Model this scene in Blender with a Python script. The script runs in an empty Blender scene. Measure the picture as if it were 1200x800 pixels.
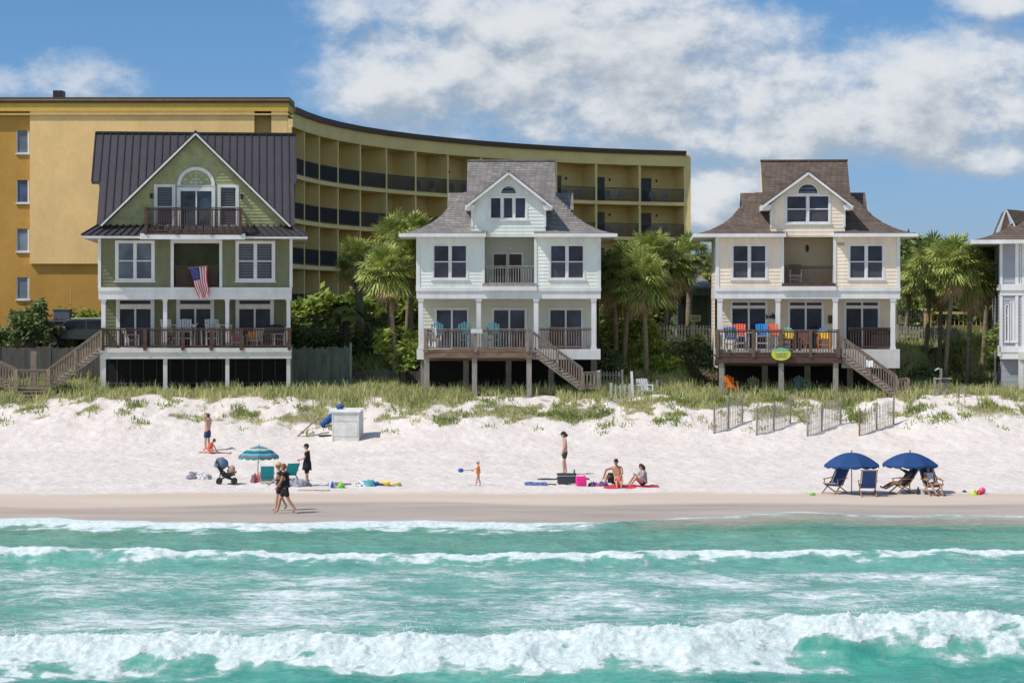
EXPO = 0.25
import bpy, bmesh, math, random
import numpy as np
from mathutils import Vector, Matrix
R = math.radians
random.seed(7); rng = np.random.default_rng(11)
scene = bpy.context.scene
COL = scene.collection
F = 2600.0; CH = 7.6; HY = 355.0           # focal length in photo pixels, eye height, horizon row

# ------------------------------------------------------------------ noise
_perm = np.random.default_rng(3).permutation(256).astype(np.int64)
_perm = np.concatenate([_perm, _perm, _perm])
_ga = np.random.default_rng(5).uniform(0, 2*np.pi, 256)
_gx, _gy = np.cos(_ga), np.sin(_ga)
def perlin(x, y):
    x = np.asarray(x, float); y = np.asarray(y, float)
    xi = np.floor(x).astype(np.int64); yi = np.floor(y).astype(np.int64)
    xf = x-xi; yf = y-yi; xi &= 255; yi &= 255
    def g(ix, iy, dx, dy):
        h = _perm[_perm[ix & 255]+(iy & 255)]
        return _gx[h]*dx+_gy[h]*dy
    u = xf*xf*xf*(xf*(xf*6-15)+10); v = yf*yf*yf*(yf*(yf*6-15)+10)
    a = g(xi, yi, xf, yf)*(1-u)+g(xi+1, yi, xf-1, yf)*u
    b = g(xi, yi+1, xf, yf-1)*(1-u)+g(xi+1, yi+1, xf-1, yf-1)*u
    return (a*(1-v)+b*v)*1.5
def fbm(x, y, o=4, lac=2.03, gain=.5):
    s = 0; a = 1; t = 0
    for i in range(o):
        s = s+a*perlin(x+i*17.3, y-i*9.1); t += a; a *= gain; x = x*lac; y = y*lac
    return s/t
def sstep(a, b, x):
    t = np.clip((np.asarray(x, float)-a)/(b-a), 0, 1); return t*t*(3-2*t)

# ------------------------------------------------------------------ mesh builder
class MB:
    def __init__(s): s.v = []; s.f = []; s.m = []; s.cur = 0
    def add(s, vs, fs):
        n = len(s.v); s.v += [tuple(p) for p in vs]
        for f in fs: s.f.append(tuple(i+n for i in f)); s.m.append(s.cur)
    def quad(s, a, b, c, d): s.add([a, b, c, d], [(0, 1, 2, 3)])
    def box(s, x0, x1, y0, y1, z0, z1):
        if x0 > x1: x0, x1 = x1, x0
        if y0 > y1: y0, y1 = y1, y0
        if z0 > z1: z0, z1 = z1, z0
        s.add([(x0, y0, z0), (x1, y0, z0), (x1, y1, z0), (x0, y1, z0), (x0, y0, z1), (x1, y0, z1), (x1, y1, z1), (x0, y1, z1)],
              [(0, 3, 2, 1), (4, 5, 6, 7), (0, 1, 5, 4), (1, 2, 6, 5), (2, 3, 7, 6), (3, 0, 4, 7)])
    def bar(s, p, q, w, h, up=(0, 0, 1)):     # box along p->q, width w sideways, height h upwards
        p = Vector(p); q = Vector(q); d = (q-p).normalized(); up = Vector(up)
        if abs(d.dot(up)) > .99: up = Vector((0, 1, 0))
        sd = d.cross(up).normalized()*w/2; u = sd.cross(d).normalized()*h/2
        vs = [p-sd-u, p+sd-u, p+sd+u, p-sd+u, q-sd-u, q+sd-u, q+sd+u, q-sd+u]
        s.add(vs, [(0, 1, 2, 3), (7, 6, 5, 4), (0, 4, 5, 1), (1, 5, 6, 2), (2, 6, 7, 3), (3, 7, 4, 0)])
    def tube(s, pts, rad, n=8, cap=True):
        pts = [Vector(p) for p in pts]
        if not hasattr(rad, '__len__'): rad = [rad]*len(pts)
        b = len(s.v); prev = None
        for i, p in enumerate(pts):
            d = (pts[min(i+1, len(pts)-1)]-pts[max(i-1, 0)]).normalized()
            if prev is None:
                a = Vector((0, 0, 1)) if abs(d.z) < .9 else Vector((1, 0, 0))
                a = (a-d*a.dot(d)).normalized()
            else: a = (prev-d*prev.dot(d)).normalized()
            prev = a; c = d.cross(a)
            for k in range(n):
                t = 2*math.pi*k/n; s.v.append(tuple(p+(a*math.cos(t)+c*math.sin(t))*rad[i]))
        for i in range(len(pts)-1):
            for k in range(n):
                s.f.append((b+i*n+k, b+i*n+(k+1) % n, b+(i+1)*n+(k+1) % n, b+(i+1)*n+k)); s.m.append(s.cur)
        if cap:
            s.f.append(tuple(b+k for k in range(n))[::-1]); s.m.append(s.cur)
            s.f.append(tuple(b+(len(pts)-1)*n+k for k in range(n))); s.m.append(s.cur)
    def prism(s, poly, y0, y1):               # polygon in x,z extruded in y
        n = len(poly)
        s.add([(x, y0, z) for x, z in poly]+[(x, y1, z) for x, z in poly],
              [tuple(range(n)), tuple(range(2*n-1, n-1, -1))]+[(i, i+n, (i+1) % n+n, (i+1) % n) for i in range(n)])
    def prism_z(s, poly, z0, z1):
        n = len(poly)
        s.add([(x, y, z0) for x, y in poly]+[(x, y, z1) for x, y in poly],
              [tuple(range(n-1, -1, -1)), tuple(range(n, 2*n))]+[(i, (i+1) % n, (i+1) % n+n, i+n) for i in range(n)])
    def ellipsoid(s, c, r, nu=14, nv=9, fn=None):
        vs = []; fs = []
        for j in range(nv+1):
            ph = math.pi*j/nv
            for i in range(nu):
                th = 2*math.pi*i/nu
                d = Vector((math.sin(ph)*math.cos(th), math.sin(ph)*math.sin(th), math.cos(ph)))
                k = fn(d) if fn else 1
                vs.append((c[0]+r[0]*d.x*k, c[1]+r[1]*d.y*k, c[2]+r[2]*d.z*k))
        for j in range(nv):
            for i in range(nu):
                fs.append((j*nu+i, (j+1)*nu+i, (j+1)*nu+(i+1) % nu, j*nu+(i+1) % nu))
        s.add(vs, fs)
    def merge(s, o, M=None):
        vs = [tuple(M @ Vector(p)) for p in o.v] if M else o.v
        n = len(s.v); s.v += vs
        for f, m in zip(o.f, o.m): s.f.append(tuple(i+n for i in f)); s.m.append(m)
    def obj(s, name, mats, parent=None, smooth=False, loc=None, bevel=0):
        me = bpy.data.meshes.new(name); me.from_pydata(s.v, [], s.f)
        if not isinstance(mats, (list, tuple)): mats = [mats]
        for m in mats: me.materials.append(m)
        if any(s.m): me.polygons.foreach_set('material_index', s.m)
        if smooth: me.polygons.foreach_set('use_smooth', [True]*len(s.f))
        me.update()
        o = bpy.data.objects.new(name, me); COL.objects.link(o)
        if parent: o.parent = parent
        if loc is not None: o.location = loc
        if bevel:
            b = o.modifiers.new('bevel', 'BEVEL'); b.width = bevel; b.segments = 2; b.limit_method = 'ANGLE'
        return o

def np_mesh(name, V, Fq, mats, parent=None, smooth=False, attrs=None):
    me = bpy.data.meshes.new(name); V = np.asarray(V, np.float32); Fq = np.asarray(Fq, np.int32); k = Fq.shape[1]
    me.vertices.add(len(V)); me.vertices.foreach_set('co', V.ravel())
    me.loops.add(Fq.size); me.loops.foreach_set('vertex_index', Fq.ravel())
    me.polygons.add(len(Fq)); me.polygons.foreach_set('loop_start', np.arange(0, Fq.size, k, dtype=np.int32))
    me.polygons.foreach_set('loop_total', np.full(len(Fq), k, np.int32))
    if smooth: me.polygons.foreach_set('use_smooth', np.ones(len(Fq), bool))
    for n, a in (attrs or {}).items():
        at = me.attributes.new(n, 'FLOAT', 'POINT'); at.data.foreach_set('value', np.asarray(a, np.float32).ravel())
    for m in (mats if isinstance(mats, (list, tuple)) else [mats]): me.materials.append(m)
    me.update(calc_edges=True); me.validate()
    o = bpy.data.objects.new(name, me); COL.objects.link(o)
    if parent: o.parent = parent
    return o
def grid_faces(nx, ny):
    i = np.arange(nx-1); j = np.arange(ny-1); J, I = np.meshgrid(j, i, indexing='ij')
    a = J*nx+I; return np.stack([a, a+1, a+nx+1, a+nx], -1).reshape(-1, 4)

def tag(o, label=None, cat=None, group=None, kind=None):
    if label: o['label'] = label
    if cat: o['category'] = cat
    if group: o['group'] = group
    if kind: o['kind'] = kind
    return o
def empty(name, loc=(0, 0, 0), rz=0, label=None, cat=None, group=None):
    o = bpy.data.objects.new(name, None); COL.objects.link(o); o.location = loc; o.rotation_euler = (0, 0, rz)
    o.empty_display_size = .3
    return tag(o, label, cat, group)
def copy_tree(o, parent=None):
    c = o.copy(); COL.objects.link(c); c.parent = parent
    for ch in list(o.children): copy_tree(ch, c)
    return c

# ------------------------------------------------------------------ materials
MATS = {}
def nt_new(name):
    m = bpy.data.materials.new(name); m.use_nodes = True; nt = m.node_tree
    b = nt.nodes['Principled BSDF']; return m, nt, b
def N(nt, t, **kw):
    n = nt.nodes.new(t)
    for k, v in kw.items():
        if k.startswith('i_'):
            key = k[2:]; key = int(key) if key.isdigit() else key.replace('_', ' ')
            n.inputs[key].default_value = v
        else: setattr(n, k, v)
    return n
def col(c, k=1): return (c[0]*k, c[1]*k, c[2]*k, 1)
def mat(name, c, rough=.7, var=.12, scale=3, stretch=(1, 1, 1), bump=.0, bscale=30, c2=None, spec=.4, fine=.05, metal=0, trans=0):
    """plain procedural paint / wood / cloth: two colours mixed by noise, fine grain, optional bump"""
    if name in MATS: return MATS[name]
    m, nt, b = nt_new(name); L = nt.links.new
    tc = N(nt, 'ShaderNodeTexCoord'); mp = N(nt, 'ShaderNodeMapping'); mp.inputs['Scale'].default_value = stretch
    L(tc.outputs['Object'], mp.inputs[0])
    n1 = N(nt, 'ShaderNodeTexNoise', i_Scale=scale, i_Detail=6, i_Roughness=.65); L(mp.outputs[0], n1.inputs['Vector'])
    n2 = N(nt, 'ShaderNodeTexNoise', i_Scale=scale*9, i_Detail=3); L(mp.outputs[0], n2.inputs['Vector'])
    mx = N(nt, 'ShaderNodeMix', data_type='RGBA')
    c2 = c2 or tuple(x*(1-var*1.6) for x in c)
    mx.inputs[6].default_value = col(c, 1+var*.5); mx.inputs[7].default_value = col(c2)
    r = N(nt, 'ShaderNodeValToRGB'); r.color_ramp.elements[0].position = .35; r.color_ramp.elements[1].position = .7
    L(n1.outputs[0], r.inputs[0]); L(r.outputs[0], mx.inputs[0])
    hs = N(nt, 'ShaderNodeHueSaturation'); L(mx.outputs[2], hs.inputs['Color'])
    mr = N(nt, 'ShaderNodeMapRange', i_3=1-fine*3, i_4=1+fine*3); L(n2.outputs[0], mr.inputs[0]); L(mr.outputs[0], hs.inputs['Value'])
    L(hs.outputs[0], b.inputs['Base Color'])
    b.inputs['Roughness'].default_value = rough; b.inputs['Specular IOR Level'].default_value = spec; b.inputs['Metallic'].default_value = metal
    if bump:
        nb = N(nt, 'ShaderNodeTexNoise', i_Scale=bscale, i_Detail=4); L(mp.outputs[0], nb.inputs['Vector'])
        bp = N(nt, 'ShaderNodeBump', i_Strength=1.0, i_Distance=bump); L(nb.outputs[0], bp.inputs['Height']); L(bp.outputs[0], b.inputs['Normal'])
    if trans:
        tr = N(nt, 'ShaderNodeBsdfTranslucent'); L(hs.outputs[0], tr.inputs[0])
        ms = N(nt, 'ShaderNodeMixShader', i_0=trans); L(b.outputs[0], ms.inputs[1]); L(tr.outputs[0], ms.inputs[2])
        L(ms.outputs[0], nt.nodes['Material Output'].inputs[0])
    MATS[name] = m; return m
def leaf_mat(name, c, c2, scale=1.2, trans=.3):
    m, nt, b = nt_new(name); L = nt.links.new
    tc = N(nt, 'ShaderNodeTexCoord'); g = N(nt, 'ShaderNodeNewGeometry')
    n1 = N(nt, 'ShaderNodeTexNoise', i_Scale=scale, i_Detail=5); L(tc.outputs['Object'], n1.inputs['Vector'])
    ad = N(nt, 'ShaderNodeMath', operation='MULTIPLY_ADD'); ad.inputs[1].default_value = .55
    L(g.outputs['Random Per Island'], ad.inputs[0])
    su = N(nt, 'ShaderNodeMath', operation='MULTIPLY_ADD'); su.inputs[1].default_value = 1.3; su.inputs[2].default_value = -.35
    L(n1.outputs[0], su.inputs[0]); L(su.outputs[0], ad.inputs[2])
    r = N(nt, 'ShaderNodeValToRGB'); r.color_ramp.elements[0].color = col(c2); r.color_ramp.elements[1].color = col(c); r.color_ramp.elements[0].position = .1; r.color_ramp.elements[1].position = .9
    L(ad.outputs[0], r.inputs[0]); L(r.outputs[0], b.inputs['Base Color']); b.inputs['Roughness'].default_value = .5; b.inputs['Specular IOR Level'].default_value = .35
    tr = N(nt, 'ShaderNodeBsdfTranslucent'); L(r.outputs[0], tr.inputs[0])
    ms = N(nt, 'ShaderNodeMixShader', i_0=trans); L(b.outputs[0], ms.inputs[1]); L(tr.outputs[0], ms.inputs[2]); L(ms.outputs[0], nt.nodes['Material Output'].inputs[0])
    return m
def shingle(name, c, c2, c3):
    m, nt, b = nt_new(name); L = nt.links.new
    tc = N(nt, 'ShaderNodeTexCoord'); sp = N(nt, 'ShaderNodeSeparateXYZ'); L(tc.outputs['Object'], sp.inputs[0])
    ad = N(nt, 'ShaderNodeMath', operation='ADD'); L(sp.outputs[0], ad.inputs[0]); L(sp.outputs[1], ad.inputs[1])
    cb = N(nt, 'ShaderNodeCombineXYZ'); L(ad.outputs[0], cb.inputs[0]); L(sp.outputs[2], cb.inputs[1])
    br = N(nt, 'ShaderNodeTexBrick', i_Scale=1.0); br.inputs['Brick Width'].default_value = .3; br.inputs['Row Height'].default_value = .13
    br.inputs['Mortar Size'].default_value = .012; br.inputs['Color1'].default_value = col(c); br.inputs['Color2'].default_value = col(c2); br.inputs['Mortar'].default_value = col(c3)
    L(cb.outputs[0], br.inputs['Vector'])
    n = N(nt, 'ShaderNodeTexNoise', i_Scale=1.1, i_Detail=8, i_Roughness=.7); L(tc.outputs['Object'], n.inputs['Vector'])
    hs = N(nt, 'ShaderNodeHueSaturation'); mr = N(nt, 'ShaderNodeMapRange', i_1=.3, i_2=.7, i_3=.72, i_4=1.25); L(n.outputs[0], mr.inputs[0]); L(mr.outputs[0], hs.inputs['Value'])
    L(br.outputs[0], hs.inputs['Color']); L(hs.outputs[0], b.inputs['Base Color']); b.inputs['Roughness'].default_value = .9
    bp = N(nt, 'ShaderNodeBump', i_Strength=.6, i_Distance=.02); L(br.outputs['Fac'], bp.inputs['Height']); bp.invert = True; L(bp.outputs[0], b.inputs['Normal'])
    return m
def glass(name, c=(.022, .028, .055), var=.5):
    m, nt, b = nt_new(name); L = nt.links.new
    tc = N(nt, 'ShaderNodeTexCoord'); n = N(nt, 'ShaderNodeTexNoise', i_Scale=.9, i_Detail=3); L(tc.outputs['Object'], n.inputs['Vector'])
    r = N(nt, 'ShaderNodeValToRGB'); r.color_ramp.elements[0].position = .35; r.color_ramp.elements[1].position = .68
    r.color_ramp.elements[0].color = col(c, 1-var); r.color_ramp.elements[1].color = col(c, 1+var*1.5)
    L(n.outputs[0], r.inputs[0]); L(r.outputs[0], b.inputs['Base Color']); b.inputs['Roughness'].default_value = .08; b.inputs['IOR'].default_value = 1.28
    bp = N(nt, 'ShaderNodeBump', i_Strength=.25, i_Distance=.01); n2 = N(nt, 'ShaderNodeTexNoise', i_Scale=2.5); L(tc.outputs['Object'], n2.inputs['Vector']); L(n2.outputs[0], bp.inputs['Height']); L(bp.outputs[0], b.inputs['Normal'])
    return m

M_white = mat('white_trim', (.70, .685, .67), .5, .12, 1.0, (1, 1, .4), fine=.03)
M_beam = mat('painted_beam', (.62, .60, .56), .6, .1, 1.5)
M_glass = glass('window_glass'); M_glass2 = glass('dull_glass', (.09, .11, .15), .35); M_darkglass = glass('door_glass', (.013, .018, .042))
M_blind = glass('blind_glass', (.05, .065, .09), .3)
M_brown = mat('stained_brown_wood', (.085, .045, .032), .65, .3, 2, (1, 1, 4), bump=.004)
M_wood = mat('weathered_wood', (.24, .185, .15), .85, .3, 2.5, (3, 3, .8), bump=.006, fine=.1)
M_wood2 = mat('weathered_tan_wood', (.30, .23, .17), .85, .3, 2.5, (.8, 3, 3), bump=.006, fine=.1)
M_greywood = mat('grey_wood', (.30, .27, .235), .85, .25, 2.5, (3, 3, .7), bump=.006, fine=.1)
M_dark = mat('dark_screen_and_shade', (.012, .013, .015), .8, .2)  # dark house screens, and sheets that stand in for shade
M_metalroof = mat('standing_seam_metal', (.048, .040, .046), .5, .12, .8, spec=.5, fine=.02)
M_metaledge = mat('metal_edge', (.03, .027, .03), .5)
M_black = mat('black_paint', (.02, .02, .022), .5)

# ------------------------------------------------------------------ terrain
_py = [-400, 40, 60, 74, 80, 88, 96, 106, 109, 112, 114, 116, 120, 124, 128, 135, 160, 4000]
_pz = [-8, -2.2, -1.2, -.25, 0, .05, .12, .55, 1.1, 1.95, 2.5, 2.78, 3.1, 4.3, 4.95, 5.35, 5.5, 5.5]
PADS = [(-16.7, 5.6), (-.2, 5.4), (15.6, 5.6), (29.5, 6)]
def gz(x, y, fine=True):
    x = np.asarray(x, float); y = np.asarray(y, float)
    x, y = np.broadcast_arrays(x, y)
    w = fbm(x*.09+3, y*.05+1, 2)*1.6*sstep(92, 106, y)
    z = np.interp(y+w, _py, _pz)
    pad = 0
    for cx, hw in PADS:
        pad = np.maximum(pad, sstep(hw+.8, hw-.4, np.abs(x-cx))*sstep(113, 116, y)*sstep(128.5, 126, y))
    z = z*(1-pad)+(2.8)*pad
    z = z+fbm(x*.45, y*.45, 4)*.32*sstep(107, 112, y)*sstep(124, 117, y)*(1-pad*.6)
    z = z+fbm(x*.25, y*.25, 3)*.5*sstep(120, 126, y)*(1-pad)
    if fine:
        dry = sstep(87.5, 90.5, y+fbm(x*.15, y*.1, 2)*1.2)
        z = z+dry*(fbm(x*2.1, y*1.7, 3)*.055+fbm(x*.5+9, y*.4, 2)*.07)*sstep(125, 117, y)
        z = z+(1-dry)*fbm(x*.08, y*.3, 2)*.02
    return z
def gzs(x, y): return float(gz(np.array([x]), np.array([y]))[0])
def spot(px, py, d0=74, d1=140):
    """the place on the ground seen at photo position px, py"""
    ds = np.linspace(d0, d1, 1400); xs = (px-600)/F*ds
    yy = HY+F*(CH-gz(xs, ds))/ds
    i = int(np.argmax(yy <= py))
    return float(xs[i]), float(ds[i]), float(gz(xs[i:i+1], ds[i:i+1])[0])
def WX(px, D): return (px-600)/F*D
def WZ(py, D): return CH+(HY-py)/F*D

# camera, sun, world
cam = bpy.data.cameras.new('camera'); co = bpy.data.objects.new('camera', cam); COL.objects.link(co)
co.location = (0, 0, CH); co.rotation_euler = (R(90), 0, 0); cam.sensor_width = 36; cam.lens = 36*F/1200
cam.shift_y = -45/1200; cam.clip_end = 9000; cam.clip_start = .5; scene.camera = co
SUND = Vector((1.25, .60, -1.8)).normalized()      # the way the light travels
sl = bpy.data.lights.new('sun', 'SUN'); so = bpy.data.objects.new('sun', sl); COL.objects.link(so)
sl.energy = 3.5; sl.angle = R(.53); sl.color = (1, .955, .89)
so.rotation_euler = SUND.to_track_quat('-Z', 'Y').to_euler(); so.location = (-40, 60, 60)
elev = math.asin(-SUND.z); az = math.atan2(-SUND.x, -SUND.y)   # clockwise from +Y
wd = bpy.data.worlds.new('World'); scene.world = wd; wd.use_nodes = True
# ------------------------------------------------------------------ sky with clouds (directions, at infinity)
SKYTINT = (.60, .74, 1.0); SKYK = .148; CLOUDK = 1.0
def build_world():
    nt = wd.node_tree; L = nt.links.new; nt.nodes.clear()
    out = N(nt, 'ShaderNodeOutputWorld'); bg = N(nt, 'ShaderNodeBackground'); L(bg.outputs[0], out.inputs[0]); bg.inputs[1].default_value = SKYK
    sky = N(nt, 'ShaderNodeTexSky', sky_type='NISHITA', sun_disc=False, sun_elevation=elev, sun_rotation=az % (2*math.pi), altitude=0, air_density=1.0, dust_density=.35, ozone_density=2.5)
    tc = N(nt, 'ShaderNodeTexCoord'); sp = N(nt, 'ShaderNodeSeparateXYZ')
    L(tc.outputs['Generated'], sp.inputs[0])
    def M(op, a, b=None, c=None):
        n = N(nt, 'ShaderNodeMath', operation=op)
        for i, v in enumerate((a, b, c)):
            if v is None: continue
            if isinstance(v, (int, float)): n.inputs[i].default_value = v
            else: L(v, n.inputs[i])
        return n.outputs[0]
    X, Y, Z = sp.outputs
    Yc = M('MAXIMUM', Y, .05); u = M('DIVIDE', X, Yc); v = M('DIVIDE', Z, Yc)
    cb = N(nt, 'ShaderNodeCombineXYZ'); L(u, cb.inputs[0]); L(v, cb.inputs[1])
    # domain warp
    def noise(vec, s, d, r=.55, off=0):
        mp = N(nt, 'ShaderNodeMapping'); mp.inputs['Location'].default_value = (off, off*.7, off*.3); mp.inputs['Scale'].default_value = (s, s*1.45, s); L(vec, mp.inputs[0])
        n = N(nt, 'ShaderNodeTexNoise', i_Scale=1.0, i_Detail=d, i_Roughness=r); L(mp.outputs[0], n.inputs['Vector']); return n
    blobs = [(640, 58, 280, 100, 1.05), (470, 98, 120, 42, .75), (850, 105, 150, 60, .95), (960, 158, 250, 40, .75), (1110, 118, 170, 88, 1.15), (1130, 182, 120, 30, .9), (420, 12, 60, 36, .7), (95, 92, 66, 32, .55), (-5, 98, 36, 20, .5), (845, 228, 76, 40, .6), (1185, 4, 70, 20, .5), (700, 136, 230, 34, .5), (1260, 120, 90, 80, .9), (-200, 60, 120, 60, .9), (1500, 90, 200, 50, .9), (340, 200, 140, 14, .25)]
    def dens(u, v, vec):
        acc = None
        for (cx, cy, rx, ry, k) in blobs:
            a = M('MULTIPLY_ADD', u, F/rx, -(cx-600)/rx); b = M('MULTIPLY_ADD', v, F/ry, -(HY-cy)/ry)
            d = M('ADD', M('MULTIPLY', a, a), M('MULTIPLY', b, b))
            e = M('MULTIPLY', M('SUBTRACT', 1.0, d), k); e = M('MAXIMUM', e, -.9)
            acc = e if acc is None else M('SMOOTH_MAX', acc, e, .35)
        n1 = noise(vec, 26, 9, .62).outputs[0]
        n3 = noise(vec, 9, 3, .5, 4).outputs[0]
        s = M('MULTIPLY_ADD', M('SUBTRACT', n1, .5), 3.0, acc)
        return M('MULTIPLY_ADD', M('SUBTRACT', n3, .5), 2.0, s)
    d0 = dens(u, v, cb.outputs[0])
    u2 = M('ADD', u, -.006); v2 = M('ADD', v, .011); cb2 = N(nt, 'ShaderNodeCombineXYZ'); L(u2, cb2.inputs[0]); L(v2, cb2.inputs[1])
    d1 = dens(u2, v2, cb2.outputs[0])
    al = N(nt, 'ShaderNodeMapRange', interpolation_type='SMOOTHSTEP', i_1=-.45, i_2=1.0); L(d0, al.inputs[0])
    lit = N(nt, 'ShaderNodeMapRange', interpolation_type='SMOOTHSTEP', i_1=-.50, i_2=.55, i_3=0, i_4=1); gy = N(nt, 'ShaderNodeMapRange', interpolation_type='SMOOTHSTEP', i_1=.7, i_2=1.7, i_3=0, i_4=.38); L(d0, gy.inputs[0]); L(M('SUBTRACT', M('SUBTRACT', d0, M('MULTIPLY', d1, .86)), gy.outputs[0]), lit.inputs[0])
    cc = N(nt, 'ShaderNodeMix', data_type='RGBA'); L(lit.outputs[0], cc.inputs[0])
    cc.inputs[6].default_value = (2.35, 2.65, 3.0, 1); cc.inputs[7].default_value = (4.45, 4.55, 4.65, 1)
    # no clouds behind the viewer's back
    front = N(nt, 'ShaderNodeMapRange', i_1=.05, i_2=.3); L(Y, front.inputs[0])
    up = N(nt, 'ShaderNodeMapRange', i_1=.0, i_2=.03); L(Z, up.inputs[0])
    af = M('MULTIPLY', M('MULTIPLY', M('MULTIPLY', al.outputs[0], .93), front.outputs[0]), up.outputs[0])
    tint = N(nt, 'ShaderNodeMix', data_type='RGBA', blend_type='MULTIPLY', i_0=1.0); L(sky.outputs[0], tint.inputs[6])
    tr = N(nt, 'ShaderNodeValToRGB'); e_ = tr.color_ramp.elements; e_[0].position = 0; e_[0].color = (.30, .39, .66, 1); e_[1].position = .6; e_[1].color = (1, .95, .92, 1)
    m1 = tr.color_ramp.elements.new(.14); m1.color = (.245, .395, .565, 1); L(Z, tr.inputs[0])
    fr = N(nt, 'ShaderNodeMapRange', interpolation_type='SMOOTHSTEP', i_1=-.3, i_2=.75); L(Y, fr.inputs[0]); tm = N(nt, 'ShaderNodeMix', data_type='RGBA'); L(fr.outputs[0], tm.inputs[0]); tm.inputs[6].default_value = (1.0, .93, .84, 1); L(tr.outputs[0], tm.inputs[7]); L(tm.outputs[2], tint.inputs[7])
    mx = N(nt, 'ShaderNodeMix', data_type='RGBA'); L(af, mx.inputs[0]); L(tint.outputs[2], mx.inputs[6]); L(cc.outputs[2], mx.inputs[7])
    L(mx.outputs[2], bg.inputs[0])
build_world()

# ------------------------------------------------------------------ ground sheet
def build_ground():
    fx = np.arange(-34, 34.01, .11); ox = np.array([35, 37, 40, 45, 52, 65, 90, 140, 250, 500, 1200, 4000.])
    xs = np.concatenate([-ox[::-1], fx, ox])
    ys = np.concatenate([[-400, -100, 0, 30, 50, 60, 66, 70, 73, 75], np.arange(76, 124, .13), np.arange(124, 150, .4), [152, 155, 160, 170, 185, 200, 230, 280, 360, 500, 800, 1400, 2600, 4500]])
    X, Y = np.meshgrid(xs, ys); Z = gz(X, Y)
    V = np.stack([X, Y, Z], -1).reshape(-1, 3)
    n = fbm(X*.15, Y*.1, 2)*1.2
    dry = sstep(87.6, 89.0, Y+n+fbm(X*1.2, Y*1.2, 3)*.5)
    damp = sstep(85.4, 84.1, Y+fbm(X*.05+2, Y*.0+4, 2)*8)*(.85+.4*fbm(X*.2, Y*.9, 3))                 # darker wet sheet with arced edge
    litter = sstep(.0, .35, grass_density(X, Y)-.12)
    inland = sstep(118.5, 122, Y+fbm(X*.3, Y*.3, 3)*2)
    w = lambda a: a.reshape(-1)
    m, nt, b = nt_new('sand_and_dune'); L = nt.links.new
    def at(nm):
        a = N(nt, 'ShaderNodeAttribute', attribute_name=nm); return a.outputs['Fac']
    tc = N(nt, 'ShaderNodeTexCoord')
    def noise(s, d=5, r=.6, st=(1, 1, 1)):
        mp = N(nt, 'ShaderNodeMapping'); mp.inputs['Scale'].default_value = st; L(tc.outputs['Object'], mp.inputs[0])
        n = N(nt, 'ShaderNodeTexNoise', i_Scale=s, i_Detail=d, i_Roughness=r); L(mp.outputs[0], n.inputs['Vector']); return n.outputs[0]
    def mixc(f, a, bb):
        x = N(nt, 'ShaderNodeMix', data_type='RGBA')
        if isinstance(f, float): x.inputs[0].default_value = f
        else: L(f, x.inputs[0])
        for i, c in ((6, a), (7, bb)):
            if isinstance(c, tuple): x.inputs[i].default_value = col(c)
            else: L(c, x.inputs[i])
        return x.outputs[2]
    def mr(f, a, bb, c=0., d=1.):
        x = N(nt, 'ShaderNodeMapRange', i_1=a, i_2=bb, i_3=c, i_4=d); L(f, x.inputs[0]); return x.outputs[0]
    n1 = noise(.5, 8, .65); n2 = noise(5, 6, .7)
    dryc = mixc(mr(n1, .35, .65), (.615, .545, .495), (.685, .625, .58))
    dryc = mixc(mr(n2, .52, .72, 0, .3), dryc, (.46, .41, .375))
    wetc = mixc(mr(noise(.35, 4, .5, (.25, 1, 1)), .35, .65), (.53, .435, .35), (.59, .49, .405))
    dampc = mixc(mr(noise(.4, 4, .5, (.2, 1, 1)), .35, .65), (.365, .30, .25), (.42, .35, .295))
    c = mixc(at('damp'), wetc, dampc); c = mixc(at('dry'), c, dryc)
    c = mixc(at('litter'), c, mixc(n2, (.20, .17, .10), (.33, .30, .19)))
    c = mixc(at('inland'), c, mixc(mr(n2, .4, .6), (.05, .045, .025), (.15, .13, .07)))
    L(c, b.inputs['Base Color'])
    rr = mixc(at('damp'), (.75, .75, .75), (.4, .4, .4)); rr = mixc(at('dry'), rr, (.95, .95, .95)); L(rr, b.inputs['Roughness'])
    sp_ = N(nt, 'ShaderNodeMath', operation='MULTIPLY_ADD'); sp_.inputs[1].default_value = .15; sp_.inputs[2].default_value = .12; L(at('damp'), sp_.inputs[0]); L(sp_.outputs[0], b.inputs['Specular IOR Level'])
    bp = N(nt, 'ShaderNodeBump', i_Strength=1.0); nb = noise(2.6, 6, .62)
    ml = N(nt, 'ShaderNodeMath', operation='MULTIPLY'); L(nb, ml.inputs[0]); L(mr(at('dry'), 0, 1, .02, 1.), ml.inputs[1])
    bp.inputs['Distance'].default_value = .10; L(ml.outputs[0], bp.inputs['Height']); L(bp.outputs[0], b.inputs['Normal'])
    g = np_mesh('ground', V, grid_faces(len(xs), len(ys)), m, smooth=True, attrs=dict(dry=w(dry), damp=w(damp*(1-dry)), litter=w(litter), inland=w(inland)))
    tag(g, 'white sand beach rising to grassy dunes and green ground inland', kind='structure'); g.name = 'ground'
def grass_density(X, Y):
    n = fbm(X*.35+5, Y*.45, 4)
    core = sstep(113.6, 115.6, Y+n*2.6)*sstep(121, 119, Y)
    side = np.clip(1-((X+0)/9.)**2, 0, 1)           # grass runs further down the dune face in the middle
    low = sstep(110.3, 113.2, Y)*sstep(.02, .3, n+.1*side+.06)*(1-core)*.85*sstep(-15, -9, X+n*4)
    low2 = sstep(110.5, 112.5, Y)*sstep(.15, .38, fbm(X*.8, Y*.9+7, 3))*(1-core)*.7
    lane = sstep(20.2, 21.2, X)*sstep(24, 22.5, X)*sstep(117.0, 115.5, Y)
    return np.clip(core*(.75+n*.8)+low+low2, 0, 1)*(1-lane*.8)
build_ground()

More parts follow.
